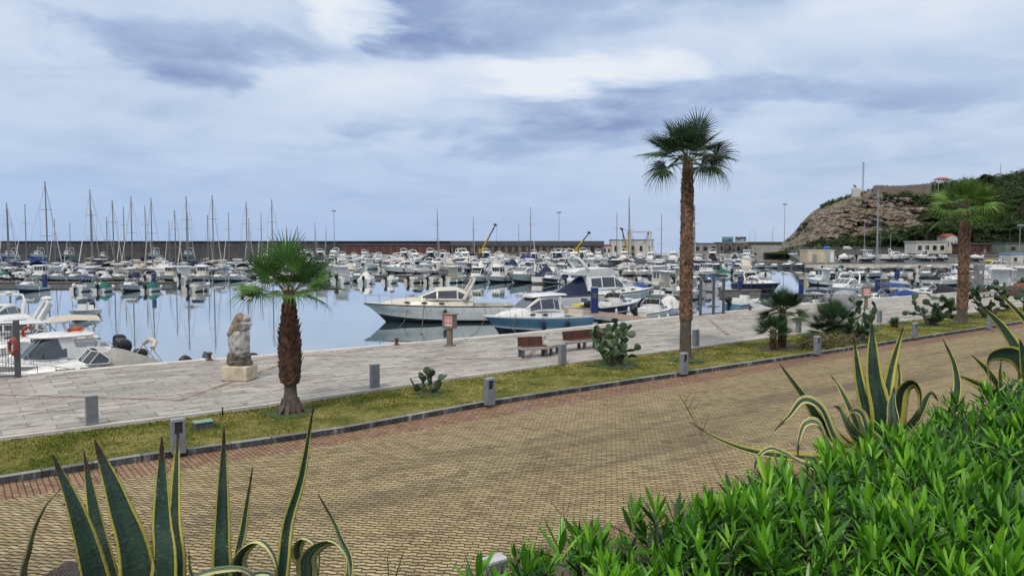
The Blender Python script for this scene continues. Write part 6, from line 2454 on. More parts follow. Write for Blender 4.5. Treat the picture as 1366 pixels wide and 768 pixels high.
def palm(name, label, base, h, prof, fr, lm, tm, seed, boot=(0.3, 1.0), boot_n=420, bare=None, group='tall fan palms', cat='palm tree', skirt=0, lean=(0, 0)):
    """prof: (height share, radius) up the trunk; fr: list of (count, elevation, stalk, fan radius, droop)"""
    rng = random.Random(seed)
    t = thing(name, label, cat, base, 0, group)
    mb = MB()
    n = 16
    rings = []
    for i in range(len(prof) - 1):
        (a, ra), (b, rb) = prof[i], prof[i + 1]
        for j in range(6):
            f = j / 6
            rings.append((a + (b - a) * f, ra + (rb - ra) * f))
    rings.append(prof[-1])
    def rad(k):
        for (a, ra), (b, rb) in zip(prof, prof[1:]):
            if a <= k <= b:
                return ra + (rb - ra) * (k - a) / max(1e-6, b - a)
        return prof[-1][1]
    def ax(k):
        return Vector((lean[0] * k * k, lean[1] * k * k, 0))
    mb.loft([[ax(k) + Vector((r_ * math.cos(2 * math.pi * q / n) * (1 + rng.uniform(-.03, .03)), r_ * math.sin(2 * math.pi * q / n) * (1 + rng.uniform(-.03, .03)), h * k)) for q in range(n)] for k, r_ in rings], True, 0)
    # old leaf bases in a spiral
    for i in range(boot_n):
        k = boot[0] + (boot[1] - boot[0]) * (i + rng.random()) / boot_n
        a = i * 2.39996 + rng.uniform(-0.2, 0.2)
        r_ = rad(k)
        rd = Vector((math.cos(a), math.sin(a), 0))
        sd = Vector((-math.sin(a), math.cos(a), 0))
        c = ax(k) + rd * r_ * 0.9 + Vector((0, 0, h * k))
        sz = (0.10 + 0.30 * r_) * rng.uniform(0.7, 1.25)
        out = rd * sz * rng.uniform(0.35, 0.75) + Vector((0, 0, sz * rng.uniform(0.6, 1.1))) + sd * sz * rng.uniform(-.3, .3)
        w = sz * 0.42
        o = len(mb.v)
        th = rd * 0.02
        mb.v += [tuple(c - sd * w), tuple(c + sd * w), tuple(c + out + sd * w * 0.35), tuple(c + out - sd * w * 0.35), tuple(c - sd * w + rd * 0.05 - Vector((0, 0, .04))), tuple(c + sd * w + rd * 0.05 - Vector((0, 0, .04)))]
        mb.f += [(o, o + 1, o + 2, o + 3), (o + 4, o + 3, o + 2, o + 5), (o, o + 3, o + 4), (o + 1, o + 5, o + 2)]
        mb.m += [0] * 4
    trunk = mb.build('trunk', tm, t)
    if bare:
        mb = MB()
        mb.loft([[Vector(((rad(k) + 0.008) * math.cos(2 * math.pi * q / 18) * (1 + rng.uniform(-.02, .02)), (rad(k) + 0.008) * math.sin(2 * math.pi * q / 18), h * k)) for q in range(18)] for k in [bare[0] + (bare[1] - bare[0]) * j / 10 for j in range(11)]], True)
        mb.build('bare_stem', PBARE, trunk, smooth=True)
        for i in range(skirt):
            a = 2 * math.pi * i / skirt + rng.uniform(-.2, .2)
            rd = Vector((math.cos(a), math.sin(a), 0))
            sd = Vector((-math.sin(a), math.cos(a), 0))
            k0 = bare[0] + (bare[1] - bare[0]) * 0.45
            mb = MB()
            p0 = rd * (rad(k0) + 0.015) + Vector((0, 0, h * k0))
            ln = rng.uniform(0.38, 0.55)
            p1 = rd * (rad(k0) + 0.10) + Vector((0, 0, h * k0 - ln * 0.5))
            p2 = rd * (rad(k0) + 0.26 + rng.uniform(0, .08)) + Vector((0, 0, h * k0 - ln))
            rr = []
            for p, w in ((p0, 0.035), (p1, 0.055), (p2, 0.05)):
                rr.append([p - sd * w, p - sd * w + rd * 0.02, p + sd * w + rd * 0.02, p + sd * w])
            mb.loft(rr, True)
            mb.build('bark_strip', PBARE, trunk)
    top = ax(1.0) + Vector((0, 0, h))
    i = 0
    for cnt, el, pl, Rf, dr in fr:
        ms = [frond_mesh(R(el + rng.uniform(-13, 13)), pl * rng.uniform(.85, 1.12), Rf * rng.uniform(.9, 1.08), rng.random(), dr * rng.uniform(.6, 1.3), roll=rng.uniform(-.75, .75)) for _ in range(3)]
        obs = []
        for j in range(cnt):
            az = 2 * math.pi * (j + rng.uniform(-.25, .25)) / cnt + el
            if j < 3:
                o = ms[j].build('frond', [lm, PETI], t)
                obs.append(o)
            else:
                o = obs[j % 3].copy()
                COL.objects.link(o)
                o.parent = t
            o.location = top + Vector((0.04 * math.cos(az), 0.04 * math.sin(az), -0.015 * i * 0.3))
            o.rotation_euler = (rng.uniform(-.12, .12), rng.uniform(-.12, .12), az)
            k = rng.uniform(0.9, 1.1)
            o.scale = (k, k, k)
            i += 1
    return t


b = at(388, 551, ZL)
hh = at_d(385, 392, b.y).z - ZL
palm('fan_palm', 'bushy short fan palm with shaggy bulging trunk on the lawn beside the statue', b, hh,
     [(0, 0.34), (0.03, 0.38), (0.06, 0.34), (0.10, 0.25), (0.16, 0.18), (0.245, 0.17), (0.265, 0.23), (0.38, 0.265), (0.57, 0.26), (0.70, 0.23), (0.79, 0.18), (0.89, 0.13), (1.0, 0.085)],
     [(2, 80, 0.95, 1.05, 0.06), (4, 62, 1.10, 1.05, 0.12), (5, 44, 1.0, 1.0, 0.22), (5, 24, 1.0, 0.95, 0.45), (3, 4, 0.9, 0.85, 0.9)], PALML, PTRUNK, 5, (0.262, 1.0), 620, (0.02, 0.262), skirt=9)
b = at(914, 480, ZL)
hh = at_d(912, 214, b.y).z - ZL
palm('fan_palm', 'tallest fan palm with long brown trunk and dark crown against the sky', b, hh,
     [(0, 0.34), (0.02, 0.28), (0.06, 0.245), (0.20, 0.23), (0.5, 0.235), (0.85, 0.215), (0.95, 0.17), (1.0, 0.11)],
     [(2, 80, 0.9, 1.1, 0.1), (5, 62, 1.15, 1.25, 0.18), (8, 46, 1.40, 1.28, 0.35), (9, 28, 1.38, 1.25, 0.65), (7, 8, 1.1, 1.1, 1.1)], PALMD, PTRUNKL, 6, (0.20, 1.0), 900, (0.0, 0.20))
b = at(1283, 431, ZL)
hh = at_d(1281, 276, b.y).z - ZL
palm('fan_palm', 'tall fan palm with bright green crown standing before the wooded hill', b, hh,
     [(0, 0.38), (0.03, 0.32), (0.15, 0.27), (0.3, 0.26), (0.55, 0.27), (0.8, 0.285), (0.92, 0.24), (1.0, 0.13)],
     [(3, 80, 0.9, 1.25, 0.1), (5, 58, 1.15, 1.3, 0.25), (6, 36, 1.3, 1.3, 0.4), (7, 14, 1.35, 1.25, 0.7), (4, -8, 1.2, 1.15, 0.95)], PALMY, PTRUNKL, 8, (0.12, 1.0), 900, (0.0, 0.12))
# low fan palms
def lowpalm(px, py, ptop, label, r0, fr, seed, lm=PALMD):
    b = at(px, py, ZL)
    hh = at_d(px, ptop, b.y).z - ZL
    palm('dwarf_fan_palm', label, b, hh, [(0, r0 * 1.25), (0.1, r0), (0.7, r0 * 1.1), (1, r0 * 0.6)], fr, lm, PTRUNK, seed, (0.05, 1.0), 150, None, 'low fan palms', 'dwarf palm')


lowpalm(1043, 464, 414, 'low dark fan palm with thick trunk, taller of the pair by the brown shrub', 0.14, [(4, 80, 0.5, 0.78, 0.03), (8, 58, 0.65, 0.82, 0.06), (9, 36, 0.75, 0.82, 0.1), (8, 14, 0.75, 0.78, 0.2)], 21)
lowpalm(1031, 467, 442, 'small leaning fan palm at the foot of the taller low palm', 0.09, [(4, 75, 0.42, 0.6, 0.05), (7, 48, 0.52, 0.66, 0.1), (7, 18, 0.52, 0.6, 0.2)], 22)
lowpalm(1110, 452, 446, 'dense dark trunkless palm clump beside the brown shrub', 0.2, [(6, 82, 1.5, 0.75, 0.08), (11, 66, 1.3, 0.8, 0.12), (13, 48, 1.15, 0.82, 0.18), (14, 28, 1.0, 0.8, 0.25), (12, 8, 0.8, 0.75, 0.35)], 23)
lowpalm(1193, 437, 433, 'tiny dark spiky palm on the lawn between two cacti', 0.12, [(5, 70, 0.25, 0.36, 0.1), (7, 35, 0.3, 0.38, 0.2)], 24)
# oleander flowers showing pink behind the first palm
# ------------------------------------------------------------------ prickly pears
CACT = M('cactus_pad', (0.075, 0.125, 0.060), 0.55, 0.25, 9, bump=0.2, dirt=(0.14, 0.17, 0.10), dirt_amt=0.35, spec=0.4)
CACTD = M('cactus_pad_dark', (0.045, 0.085, 0.038), 0.5, 0.25, 9, bump=0.2, dirt=(0.10, 0.13, 0.06), dirt_amt=0.35, spec=0.4)
CSTEM = M('cactus_stem', (0.075, 0.07, 0.045), 0.9, 0.3, 8, bump=0.6)


def pad_mesh():
    mb = MB()
    rings = []
    prof = [(0.0, 0.05), (0.08, 0.14), (0.25, 0.26), (0.45, 0.355), (0.65, 0.39), (0.82, 0.33), (0.93, 0.20), (1.0, 0.04)]
    for z, w in prof:
        th = 0.075 * min(1, w / 0.2)
        rings.append([(w * math.cos(2 * math.pi * k / 12), th * math.sin(2 * math.pi * k / 12), z) for k in range(12)])
    mb.loft(rings, True)
    return mb


PADS = {}


def cactus(px, py, width, height, n, label, seed, m, pad=0.40, stem=0.25, lobes=3):
    rng = random.Random(seed)
    b = at(px, py, ZL)
    t = thing('prickly_pear', label, 'cactus', b, 0, 'prickly pears on the lawn')
    sc_ = b.y / 1000.0
    Wd, Ht = width * sc_ / 2, height * sc_
    mb = MB()
    for i in range(lobes):
        a = 2 * math.pi * i / lobes + rng.uniform(-.3, .3)
        d = Vector((math.cos(a) * Wd * 0.30, math.sin(a) * Wd * 0.26, Ht * 0.24))
        mb.tube([(0, 0, -0.1), d * 0.5 + Vector((0, 0, 0.05)), d], [0.085 * Ht, 0.075 * Ht, 0.04 * Ht], 8)
    mb.build('stem', CSTEM, t, smooth=True)
    placed = []
    tries = 0
    front = [(Vector((math.cos(q) * Wd * 0.30, math.sin(q) * Wd * 0.25, Ht * rng.uniform(0.04, 0.26))), Vector((math.cos(q) * 0.8, math.sin(q) * 0.8, 1)).normalized()) for q in [2 * math.pi * i / (lobes * 2) for i in range(lobes * 2)]]
    while len(placed) < n and tries < 14000:
        tries += 1
        p, d = front[rng.randrange(len(front))] if len(placed) < 6 else front[min(len(front) - 1, int(len(front) * rng.random() ** 0.7))]
        nd = (d + Vector((rng.gauss(0, 0.55), rng.gauss(0, 0.55), rng.gauss(0.12, 0.4)))).normalized()
        if nd.z < -0.35:
            continue
        ln = pad * rng.uniform(0.75, 1.15)
        e = p + nd * ln
        lim = (e.x / Wd) ** 2 + (e.y / (Wd * 0.9)) ** 2
        if lim > 1 or e.z > Ht * (1.02 - 0.35 * lim) or e.z < 0.06:
            continue
        if any((p + nd * ln * 0.55 - q).length < pad * 0.20 for q in placed):
            continue
        placed.append(p + nd * ln * 0.55)
        front.append((p + nd * ln * 0.92, nd))
        key = m.name
        if key not in PADS:
            PADS[key] = pad_mesh().build('pad', m, t, smooth='all')
            o = PADS[key]
        else:
            o = PADS[key].copy()
            COL.objects.link(o)
            o.parent = t
        o.location = p
        q = nd.to_track_quat('Z', 'Y')
        o.rotation_mode = 'QUATERNION'
        o.rotation_quaternion = q @ Vector((0, 0, 1)).rotation_difference(Vector((0, 0, 1))) @ Matrix.Rotation(rng.uniform(0, 3.14), 3, 'Z').to_quaternion()
        o.scale = (ln, ln, ln)
    return t


cactus(822, 488, 78, 68, 85, 'large prickly pear with grey green pads in front of the right bench', 31, CACT, 0.40)
cactus(571, 526, 70, 42, 17, 'small sparse prickly pear on the lawn left of the benches', 32, CACTD, 0.36, lobes=2)
cactus(1143, 455, 84, 70, 80, 'tall dark prickly pear behind the brown shrub', 33, CACTD, 0.42)
cactus(1242, 434, 74, 54, 80, 'round prickly pear left of the third palm', 34, CACTD, 0.46)
cactus(1318, 424, 88, 54, 75, 'wide prickly pear just right of the third palm', 35, CACTD, 0.48)
cactus(1375, 416, 60, 42, 34, 'prickly pear at the right edge of the lawn', 36, CACTD, 0.48)

# low shrub
SHR = M('shrub_leaf', (0.10, 0.095, 0.032), 0.8, 0.35, 2.0, island=0.5)
b = at(1105, 462, ZL)
t = thing('low_shrub', 'low yellowish brown shrub spreading between the low palms and the kerb', 'shrub', b)
rng = random.Random(5)
mb = MB()
for i in range(70):
    x, y = rng.uniform(-1, 1), rng.uniform(-1, 1)
    if x * x + y * y > 1:
        continue
    q = EU * (x * 2.3) + EV * (y * 0.8)
    leaf_cloud(mb, (q.x, q.y, 0.22 + 0.25 * rng.random() * (1 - x * x)), 0.34, 0.34, 0.26, 55, 0.05, rng, 0.1)
mb.build('foliage', SHR, t)
mb = MB()
for i in range(40):
    x, y = rng.uniform(-1, 1), rng.uniform(-1, 1)
    q = EU * (x * 2.2) + EV * (y * 0.8)
    mb.tube([(q.x * 0.7, q.y * 0.7, 0), (q.x * 0.85, q.y * 0.85, 0.25), (q.x + rng.uniform(-.2, .2), q.y + rng.uniform(-.2, .2), rng.uniform(0.35, 0.62))], 0.008, 3)
mb.build('twig', M('twig', (0.14, 0.09, 0.06), 0.9), t)
# soil patch under the low palms
mb = MB()
cxy = to_uv(at(1062, 462, ZL))
mb.add([uv(cxy[0] + 3.2 * math.cos(a) * (1 + .15 * math.sin(3 * a)), cxy[1] + 0.75 * math.sin(a) * (1 + .2 * math.sin(5 * a)), ZL + 0.03) for a in [2 * math.pi * i / 40 for i in range(40)]], [tuple(range(40))])
struct(mb.build('soil', SOIL))

for px, py, r_ in ((388, 551, 0.75), (914, 480, 0.8), (1283, 431, 1.0), (822, 488, 1.0), (571, 526, 0.5), (1143, 455, 1.0), (1242, 434, 1.0), (1318, 424, 1.0)):  # dark green ground at each base, darkened to stand in for contact shade
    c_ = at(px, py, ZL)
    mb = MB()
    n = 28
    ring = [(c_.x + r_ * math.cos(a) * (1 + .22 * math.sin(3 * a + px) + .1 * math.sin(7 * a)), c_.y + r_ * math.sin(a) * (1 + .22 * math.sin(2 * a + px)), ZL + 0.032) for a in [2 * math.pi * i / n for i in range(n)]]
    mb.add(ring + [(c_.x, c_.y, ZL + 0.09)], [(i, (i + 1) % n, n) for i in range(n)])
    struct(mb.build('soil', M('soil_contact_shade', (0.05, 0.085, 0.016), 0.95, 0.4, 6, bump=1.0, dirt=(0.03, 0.022, 0.015), dirt_amt=0.8)))
# ------------------------------------------------------------------ bollards
def bollard(px, py, label, front=True, z=None, h=0.80, head=0.0):
    p = at(px, py, ZK if front else ZQ)
    t = thing('light_bollard', label, 'bollard', (p.x, p.y, (ZK - 0.05) if front else ZQ - 0.02), TH + head, 'grey light bollards along the lawn')
    w, d = 0.30, 0.20
    mb = MB()
    if front:
        mb.box((0, 0, h * 0.30), (w, d, h * 0.60))
        mb.box((-w / 2 + 0.03, 0, h * 0.78), (0.06, d, h * 0.36))
        mb.box((w / 2 - 0.03, 0, h * 0.78), (0.06, d, h * 0.36))
        mb.box((0, d / 2 - 0.025, h * 0.78), (w - 0.12, 0.05, h * 0.36))
        mb.build('post', BOLL, t)
        mb = MB()
        mb.box((0, 0, h + 0.0), (w + 0.006, d + 0.006, 0.08))
        mb.build('cap', M('bollard_cap', (0.30, 0.32, 0.34), 0.6, 0.1, 5), t, bevel=0.015)
        mb = MB()
        mb.box((0, -0.012, h * 0.82), (w - 0.125, 0.10, h * 0.20))
        mb.build('lamp_recess', M('lamp_lens', (0.035, 0.037, 0.042), 0.4, 0.1, 5), t)
    else:
        mb.box((0, 0, h / 2), (w, d, h))
        mb.build('post', BOLL, t, bevel=0.012)
        mb = MB()
        mb.box((0, 0, h + 0.015), (w + 0.006, d + 0.006, 0.03))
        mb.build('cap', M('bollard_cap', (0.30, 0.32, 0.34)), t, bevel=0.006)
    return t


for px, py, lab in ((238, 601, 'grey light bollard on the kerb behind the agave, leftmost on the road side'), (653, 537, 'grey light bollard on the kerb right of the small cactus'), (912, 497, 'grey light bollard on the kerb in front of the tallest palm'), (1090, 471, 'grey light bollard on the kerb before the brown shrub'), (1220, 450, 'grey light bollard on the kerb left of the round cactus'), (1320, 437, 'grey light bollard on the kerb below the wide cactus')):
    bollard(px, py, lab)
for px, py, lab in ((123, 567, 'plain grey bollard at the paving edge, leftmost behind the lawn'), (500, 517, 'plain grey bollard at the paving edge between short palm and small cactus'), (750, 485, 'plain grey bollard in front of the gap between the benches'), (928, 462, 'plain grey bollard just behind the tallest palm trunk'), (1065, 444, 'plain grey bollard right of the low fan palms'), (1173, 431, 'plain grey bollard behind the tall dark cactus')):
    bollard(px, py, lab, False, h=0.82)
# bollard and stone of the near kerb
for (u_, lab) in ((to_uv(at_d(646, 737, 10.25))[0], 'grey bollard top peeping out of the foreground leaves'),):
    p = uv(u_, VN - 0.45, -0.10)
    t = thing('light_bollard', lab, 'bollard', p, TH)
    mb = MB()
    mb.box((0, 0, 0.4), (0.30, 0.20, 0.8))
    mb.build('post', BOLL, t, bevel=0.012)
    mb = MB()
    mb.box((0, 0, 0.82), (0.31, 0.21, 0.05))
    mb.build('cap', M('bollard_cap_pale', (0.5, 0.52, 0.55), 0.5), t, bevel=0.01)

# drain grate in the road
p = at(95, 762, ZR)
t = thing('drain_grate', 'dark iron drain grate in the paved road behind the left agave', 'drain grate', (p.x, p.y, ZR), TH - R(44.5))
mb = MB()
mb.box((0, 0, 0.006), (0.62, 0.62, 0.016))
mb.build('frame', M('cast_iron', (0.03, 0.026, 0.024), 0.7, 0.3, 10), t)
mb = MB()
for i in range(9):
    mb.box((-0.26 + 0.065 * i, 0, 0.016), (0.03, 0.54, 0.012))
mb.build('bar', M('iron_bar', (0.075, 0.055, 0.045), 0.7, 0.3, 10), t)

# utility boxes, stake
p = at(271, 571, ZL)
t = thing('utility_box', 'low dark utility box with pale green lid on the lawn', 'utility box', (p.x, p.y, ZL - 0.02), TH)
mb = MB()
mb.box((0, 0, 0.10), (0.46, 0.30, 0.20))
mb.build('body', DKGREY, t, bevel=0.01)
mb = MB()
mb.box((0, 0, 0.215), (0.50, 0.34, 0.035))
mb.build('lid', M('lid_green', (0.22, 0.36, 0.30), 0.6, 0.1, 6), t, bevel=0.008)
p = at(297, 551, ZQ)
t = thing('stake', 'short dark stake at the edging stone left of the short palm', 'stake', (p.x, p.y, ZL))
mb = MB()
mb.tube([(0, 0, 0), (0, 0, 0.22)], 0.02, 6)
mb.build('rod', BLACK, t)
mb = MB()
mb.lathe([(0.005, 0), (0.03, 0.005), (0.03, 0.03), (0.005, 0.04)], 8, c=(0, 0, 0.22))
mb.build('cap', BLACK, t)

# ------------------------------------------------------------------ benches
def bench(px0, py0, px1, py1, label, back=(0.0, 1.0), legs=(0.06, 0.5, 0.94)):
    """stone slab seat with slatted wooden back over part of its length; ends given on the ground"""
    a, b = at(px0, py0, ZQ), at(px1, py1, ZQ)
    d = b - a
    L = d.length
    t = thing('bench', label, 'bench', (a.x, a.y, ZQ), math.atan2(d.y, d.x))
    mb = MB()
    mb.box((L / 2, 0.28, 0.41), (L, 0.62, 0.13))
    mb.build('seat', STONEB, t, bevel=0.015)
    for k in legs:
        for yy in (0.08, 0.48):
            mb = MB()
            mb.box((L * k, yy, 0.17), (0.11, 0.11, 0.35))
            mb.build('leg', DKGREY, t)
    x0, x1 = L * back[0], L * back[1]
    mb = MB()
    mb.box(((x0 + x1) / 2, 0.50, 0.66), (x1 - x0, 0.05, 0.44), rot=Matrix.Rotation(R(-10), 3, 'X'))
    mb.build('backrest', BENCHW, t, bevel=0.01)
    mb = MB()
    for x in (x0 + 0.15, x1 - 0.15):
        mb.box((x, 0.56, 0.60), (0.06, 0.04, 0.44), rot=Matrix.Rotation(R(-10), 3, 'X'))
    mb.build('back_support', DKGREY, t)
    mb = MB()
    mb.box((L / 2, 0.28, 0.495), (L - 0.1, 0.5, 0.035))
    mb.build('seat_boards', BENCHW, t) if back[1] - back[0] > 0.8 else None
    return t


bench(696, 478, 732, 476, 'short bench left of the bollard with red brown slatted back', (0.0, 0.92), (0.07, 0.93))
bench(733, 475.5, 759, 469, 'backless stone bench piece linking the two benches', (0.0, 0.001), (0.15, 0.85))
bench(760, 468.5, 828, 461, 'long bench with red brown slatted back partly behind the large cactus', (0.0, 0.95), (0.30, 0.6, 0.95))
bench(1312, 398, 1330, 395, 'small red brown bench far right on the quay, left one', (0.1, 0.9), (0.1, 0.9))
bench(1334, 395, 1362, 391, 'red brown bench far right on the quay beside the dark heap', (0.05, 0.5), (0.1, 0.9))
p = at(1351, 394, ZQ)
t = thing('net_heap', 'dark brown heap of fishing net on the far right quay', 'net heap', (p.x, p.y, ZQ))
mb = MB()
rr = []
rng = random.Random(4)
for z, r_ in ((0, 1.3), (0.25, 1.35), (0.55, 1.15), (0.85, 0.75), (1.0, 0.25)):
    rr.append([(r_ * math.cos(2 * math.pi * k / 14) * rng.uniform(.88, 1.1), r_ * 0.7 * math.sin(2 * math.pi * k / 14) * rng.uniform(.88, 1.1), z) for k in range(14)])
mb.loft(rr, True)
mb.build('net', M('fishing_net', (0.075, 0.05, 0.045), 0.95, 0.4, 8, bump=1.0), t, smooth=True)
p = at(1360, 387, ZQ)
t = thing('planter_box', 'orange terracotta planter box at the right edge of the quay', 'planter', (p.x, p.y, ZQ), TH)
mb = MB()
mb.box((0, 0, 0.38), (1.8, 0.7, 0.76))
mb.build('box', M('terracotta', (0.33, 0.12, 0.06), 0.8, 0.2, 3), t, bevel=0.03)
mb = MB()
leaf_cloud(mb, (0, 0, 0.85), 0.8, 0.3, 0.22, 160, 0.06, rng, 0.1)
mb.build('foliage', MACCHIA, t)

# ------------------------------------------------------------------ red signed cabinets on posts
def signpost(px, py, label, s=1.0, turn=-0.5):
    p = at(px, py, ZQ)
    t = thing('fire_cabinet', label, 'fire cabinet', (p.x, p.y, ZQ), turn, s=s)
    mb = MB()
    mb.box((0, 0, 0.03), (0.46, 0.40, 0.06))
    mb.box((0, 0, 0.45), (0.24, 0.20, 0.9))
    mb.build('post', BROWNP, t, bevel=0.01)
    mb = MB()
    mb.box((0, 0, 1.20), (0.62, 0.40, 0.68))
    mb.build('cabinet', BROWNP, t, bevel=0.02)
    mb = MB()
    mb.box((0, 0, 1.56), (0.70, 0.48, 0.05))
    mb.build('lid', BROWNP, t, bevel=0.01)
    mb = MB()
    mb.box((0.06, -0.208, 1.24), (0.40, 0.012, 0.46))
    sg = mb.build('sign', SIGNW, t)
    mb = MB()
    mb.box((0.06, -0.218, 1.265), (0.35, 0.01, 0.36))
    mb.build('sign_panel', SIGNR, sg)
    mb = MB()
    rr = [[(0.06 + r_ * math.cos(a), -0.2255, 1.265 + r_ * math.sin(a)) for a in [2 * math.pi * k / 24 for k in range(24)]] for r_ in (0.145, 0.115)]
    mb.loft(rr, True, caps=False)
    rr = [[(0.06 + r_ * math.cos(a), -0.2255, 1.265 + r_ * math.sin(a)) for a in [2 * math.pi * k / 16 for k in range(16)]] for r_ in (0.07, 0.045)]
    mb.loft(rr, True, caps=False)
    mb.box((0.06, -0.2255, 1.265), (0.05, 0.004, 0.05))
    mb.build('sign_symbol', SIGNW, sg)
    return t


signpost(600, 461, 'brown fire hose cabinet on a post with red sign, in front of the cruiser')
signpost(1155, 412, 'brown fire hose cabinet with red sign above the tall dark cactus', 1.08)

# ------------------------------------------------------------------ statue
def statue():
    p = at(320, 506, ZQ)
    t = thing('stone_statue', 'weathered stone bust leaning to the right on a beige block by the water', 'statue', (p.x, p.y, ZQ), R(-8))
    sc_ = p.y / 1000
    mb = MB()
    mb.box((0.0, 0, 0.27), (1.00, 0.85, 0.54))
    mb.build('pedestal', PEDEST, t, bevel=0.05)
    mb = MB()
    rng = random.Random(9)
    rr = []
    for z, w in ((0.54, 0.40), (0.64, 0.46), (0.76, 0.42), (0.90, 0.45), (1.02, 0.40)):
        rr.append([(0.0 + w * math.cos(2 * math.pi * k / 22) * rng.uniform(.82, 1.12), w * 0.8 * math.sin(2 * math.pi * k / 22) * rng.uniform(.82, 1.12), z + rng.uniform(-.04, .04)) for k in range(22)])
    mb.loft(rr, True)
    mb.build('rough_base', CRUST, t)
    # body and head: for each height how far the stone reaches to the back and to the face side
    prof = [(0.88, -0.27, 0.34, 0.27), (1.06, -0.33, 0.36, 0.30), (1.256, -0.375, 0.38, 0.33), (1.515, -0.40, 0.38, 0.33), (1.66, -0.39, 0.37, 0.31), (1.75, -0.37, 0.33, 0.26), (1.80, -0.345, 0.30, 0.22), (1.84, -0.33, 0.42, 0.21), (1.88, -0.315, 0.455, 0.22), (1.925, -0.295, 0.43, 0.23), (1.965, -0.27, 0.475, 0.24), (2.0, -0.25, 0.445, 0.245), (2.05, -0.225, 0.525, 0.25), (2.10, -0.20, 0.49, 0.255), (2.15, -0.175, 0.445, 0.255), (2.20, -0.15, 0.46, 0.26), (2.25, -0.125, 0.485, 0.26), (2.32, -0.075, 0.44, 0.25), (2.40, -0.015, 0.34, 0.20), (2.455, 0.05, 0.23, 0.12), (2.475, 0.10, 0.17, 0.04)]
    n = 36
    full = []
    for (a, b) in zip(prof, prof[1:]):
        for j in range(3):
            f = j / 3
            full.append([a[k] + (b[k] - a[k]) * f for k in range(4)])
    full.append(list(prof[-1]))

    def pt(z, xl, xr, ry, a, off):
        cx_, rx = (xl + xr) / 2, (xr - xl) / 2
        nar = 1 - (0.45 if z > 1.8 else 0.12) * max(0, math.cos(a))
        return ((cx_ + (rx + off) * math.cos(a)), (ry * nar + off) * math.sin(a), z)
    mb = MB()
    rr = []
    for z, xl, xr, ry in full:
        ring = []
        for k in range(n):
            a = 2 * math.pi * k / n
            off = 0.03 * mnoise.noise(Vector((math.cos(a) * 3, math.sin(a) * 3, z * 5)))
            if z < 1.72:      # carved wings: slanting grooves
                off += 0.028 * abs(math.sin(a * 3 + z * 9)) - 0.014 + 0.012 * math.sin(a * 11 - z * 21)
            b = min(a, 2 * math.pi - a)
            off -= 0.05 * math.exp(-((z - 2.16) / 0.035) ** 2) * math.exp(-((b - 0.55) / 0.22) ** 2)
            off += 0.03 * math.exp(-((z - 2.05) / 0.06) ** 2) * math.exp(-((b - 0.9) / 0.25) ** 2)
            ring.append(pt(z, xl, xr, ry, a, off))
        rr.append(ring)
    mb.loft(rr, True)
    mb.build('bust', MARBLE, t, smooth='all')
    # hair falling from the crown of the head down the sloping back
    mb = MB()
    rr = []
    for z, xl, xr, ry in full:
        if z > 1.60:
            lim = R(88 - 30 * max(0, (z - 2.15) / 0.3)) if z > 1.85 else R(88 + 50 * (1.85 - z) / 0.25)
            ring = []
            for i in range(41):
                a = lim + (2 * math.pi - 2 * lim) * i / 40
                q = min(i, 40 - i)
                off = 0.005 + 0.03 * min(1, q / 4) * min(1, (z - 1.58) / 0.10) + 0.018 * abs(math.sin(i * 0.55 + 1.5 * math.sin(z * 6)))
                ring.append(pt(z, xl, xr, ry, a, off))
            rr.append(ring)
    mb.loft(rr, False, caps=False)
    mb.build('hair', RUSTST, t, smooth='all')


statue()

# ------------------------------------------------------------------ gates
def mesh_gate(name, label, p0, p1, h, post_w=0.16, nb=None, posts=(0.0, 1.0), mat=DKGREY, zoff=ZQ, parts='bar'):
    d = p1 - p0
    L = d.length
    t = thing(name, label, 'gate', (p0.x, p0.y, zoff), math.atan2(d.y, d.x))
    for k in posts:
        mb = MB()
        mb.box((L * k, 0, h / 2 + 0.05), (post_w, post_w, h + 0.1))
        mb.build('post', mat, t, bevel=0.01)
    mb = MB()
    n = nb or int(L / 0.09)
    for i in range(1, n):
        mb.tube([(L * i / n, 0, 0.1), (L * i / n, 0, h - 0.05)], 0.008, 4)
    for j in range(int(h / 0.2)):
        mb.tube([(0, 0.012, 0.1 + j * 0.2), (L, 0.012, 0.1 + j * 0.2)], 0.008, 4)
    mb.build('mesh_panel', mat, t)
    mb = MB()
    for z in (0.08, h - 0.03):
        mb.box((L / 2, 0, z), (L - post_w, 0.05, 0.05))
    mb.build('rail', mat, t)
    return t


p1 = at(24, 503, ZQ)
p0 = p1 - EU * 4.2
mesh_gate('pontoon_gate', 'dark mesh gate and post at the left edge of the quay', p0, p1, 2.05, 0.2)
# red hose hanging on the gate
p = at_d(17, 462, p1.y - 0.35)
mb = MB()
for k in range(7):
    r_ = 0.27 - 0.012 * k
    mb.tube([(r_ * math.cos(a) * 0.55, -0.02 * k + 0.05, r_ * 1.2 * math.sin(a)) for a in [2 * math.pi * j / 20 for j in range(21)]], 0.035, 6)
o = mb.build('hose', M('hose_red', (0.30, 0.075, 0.05), 0.6, 0.2, 8), smooth=True)
o.location = p
tag(o, 'coiled faded red hose hanging on the gate at the left edge', 'hose')
# gate of the centre pontoon
for px, py, h_, lab in ((952, 421, 2.9, 'left tall grey gate post right of the tallest palm'), (964, 419, 2.9, 'right tall grey gate post right of the tallest palm')):
    pass
p0, p1 = at(934, 420.5, ZQ), at(965, 418, ZQ)
mesh_gate('pontoon_gate', 'tall grey mesh gate with three posts right of the tallest palm trunk', p0, p1, 2.5, 0.15, posts=(0.0, 0.56, 1.0), mat=M('gate_grey', (0.09, 0.095, 0.10), 0.6))
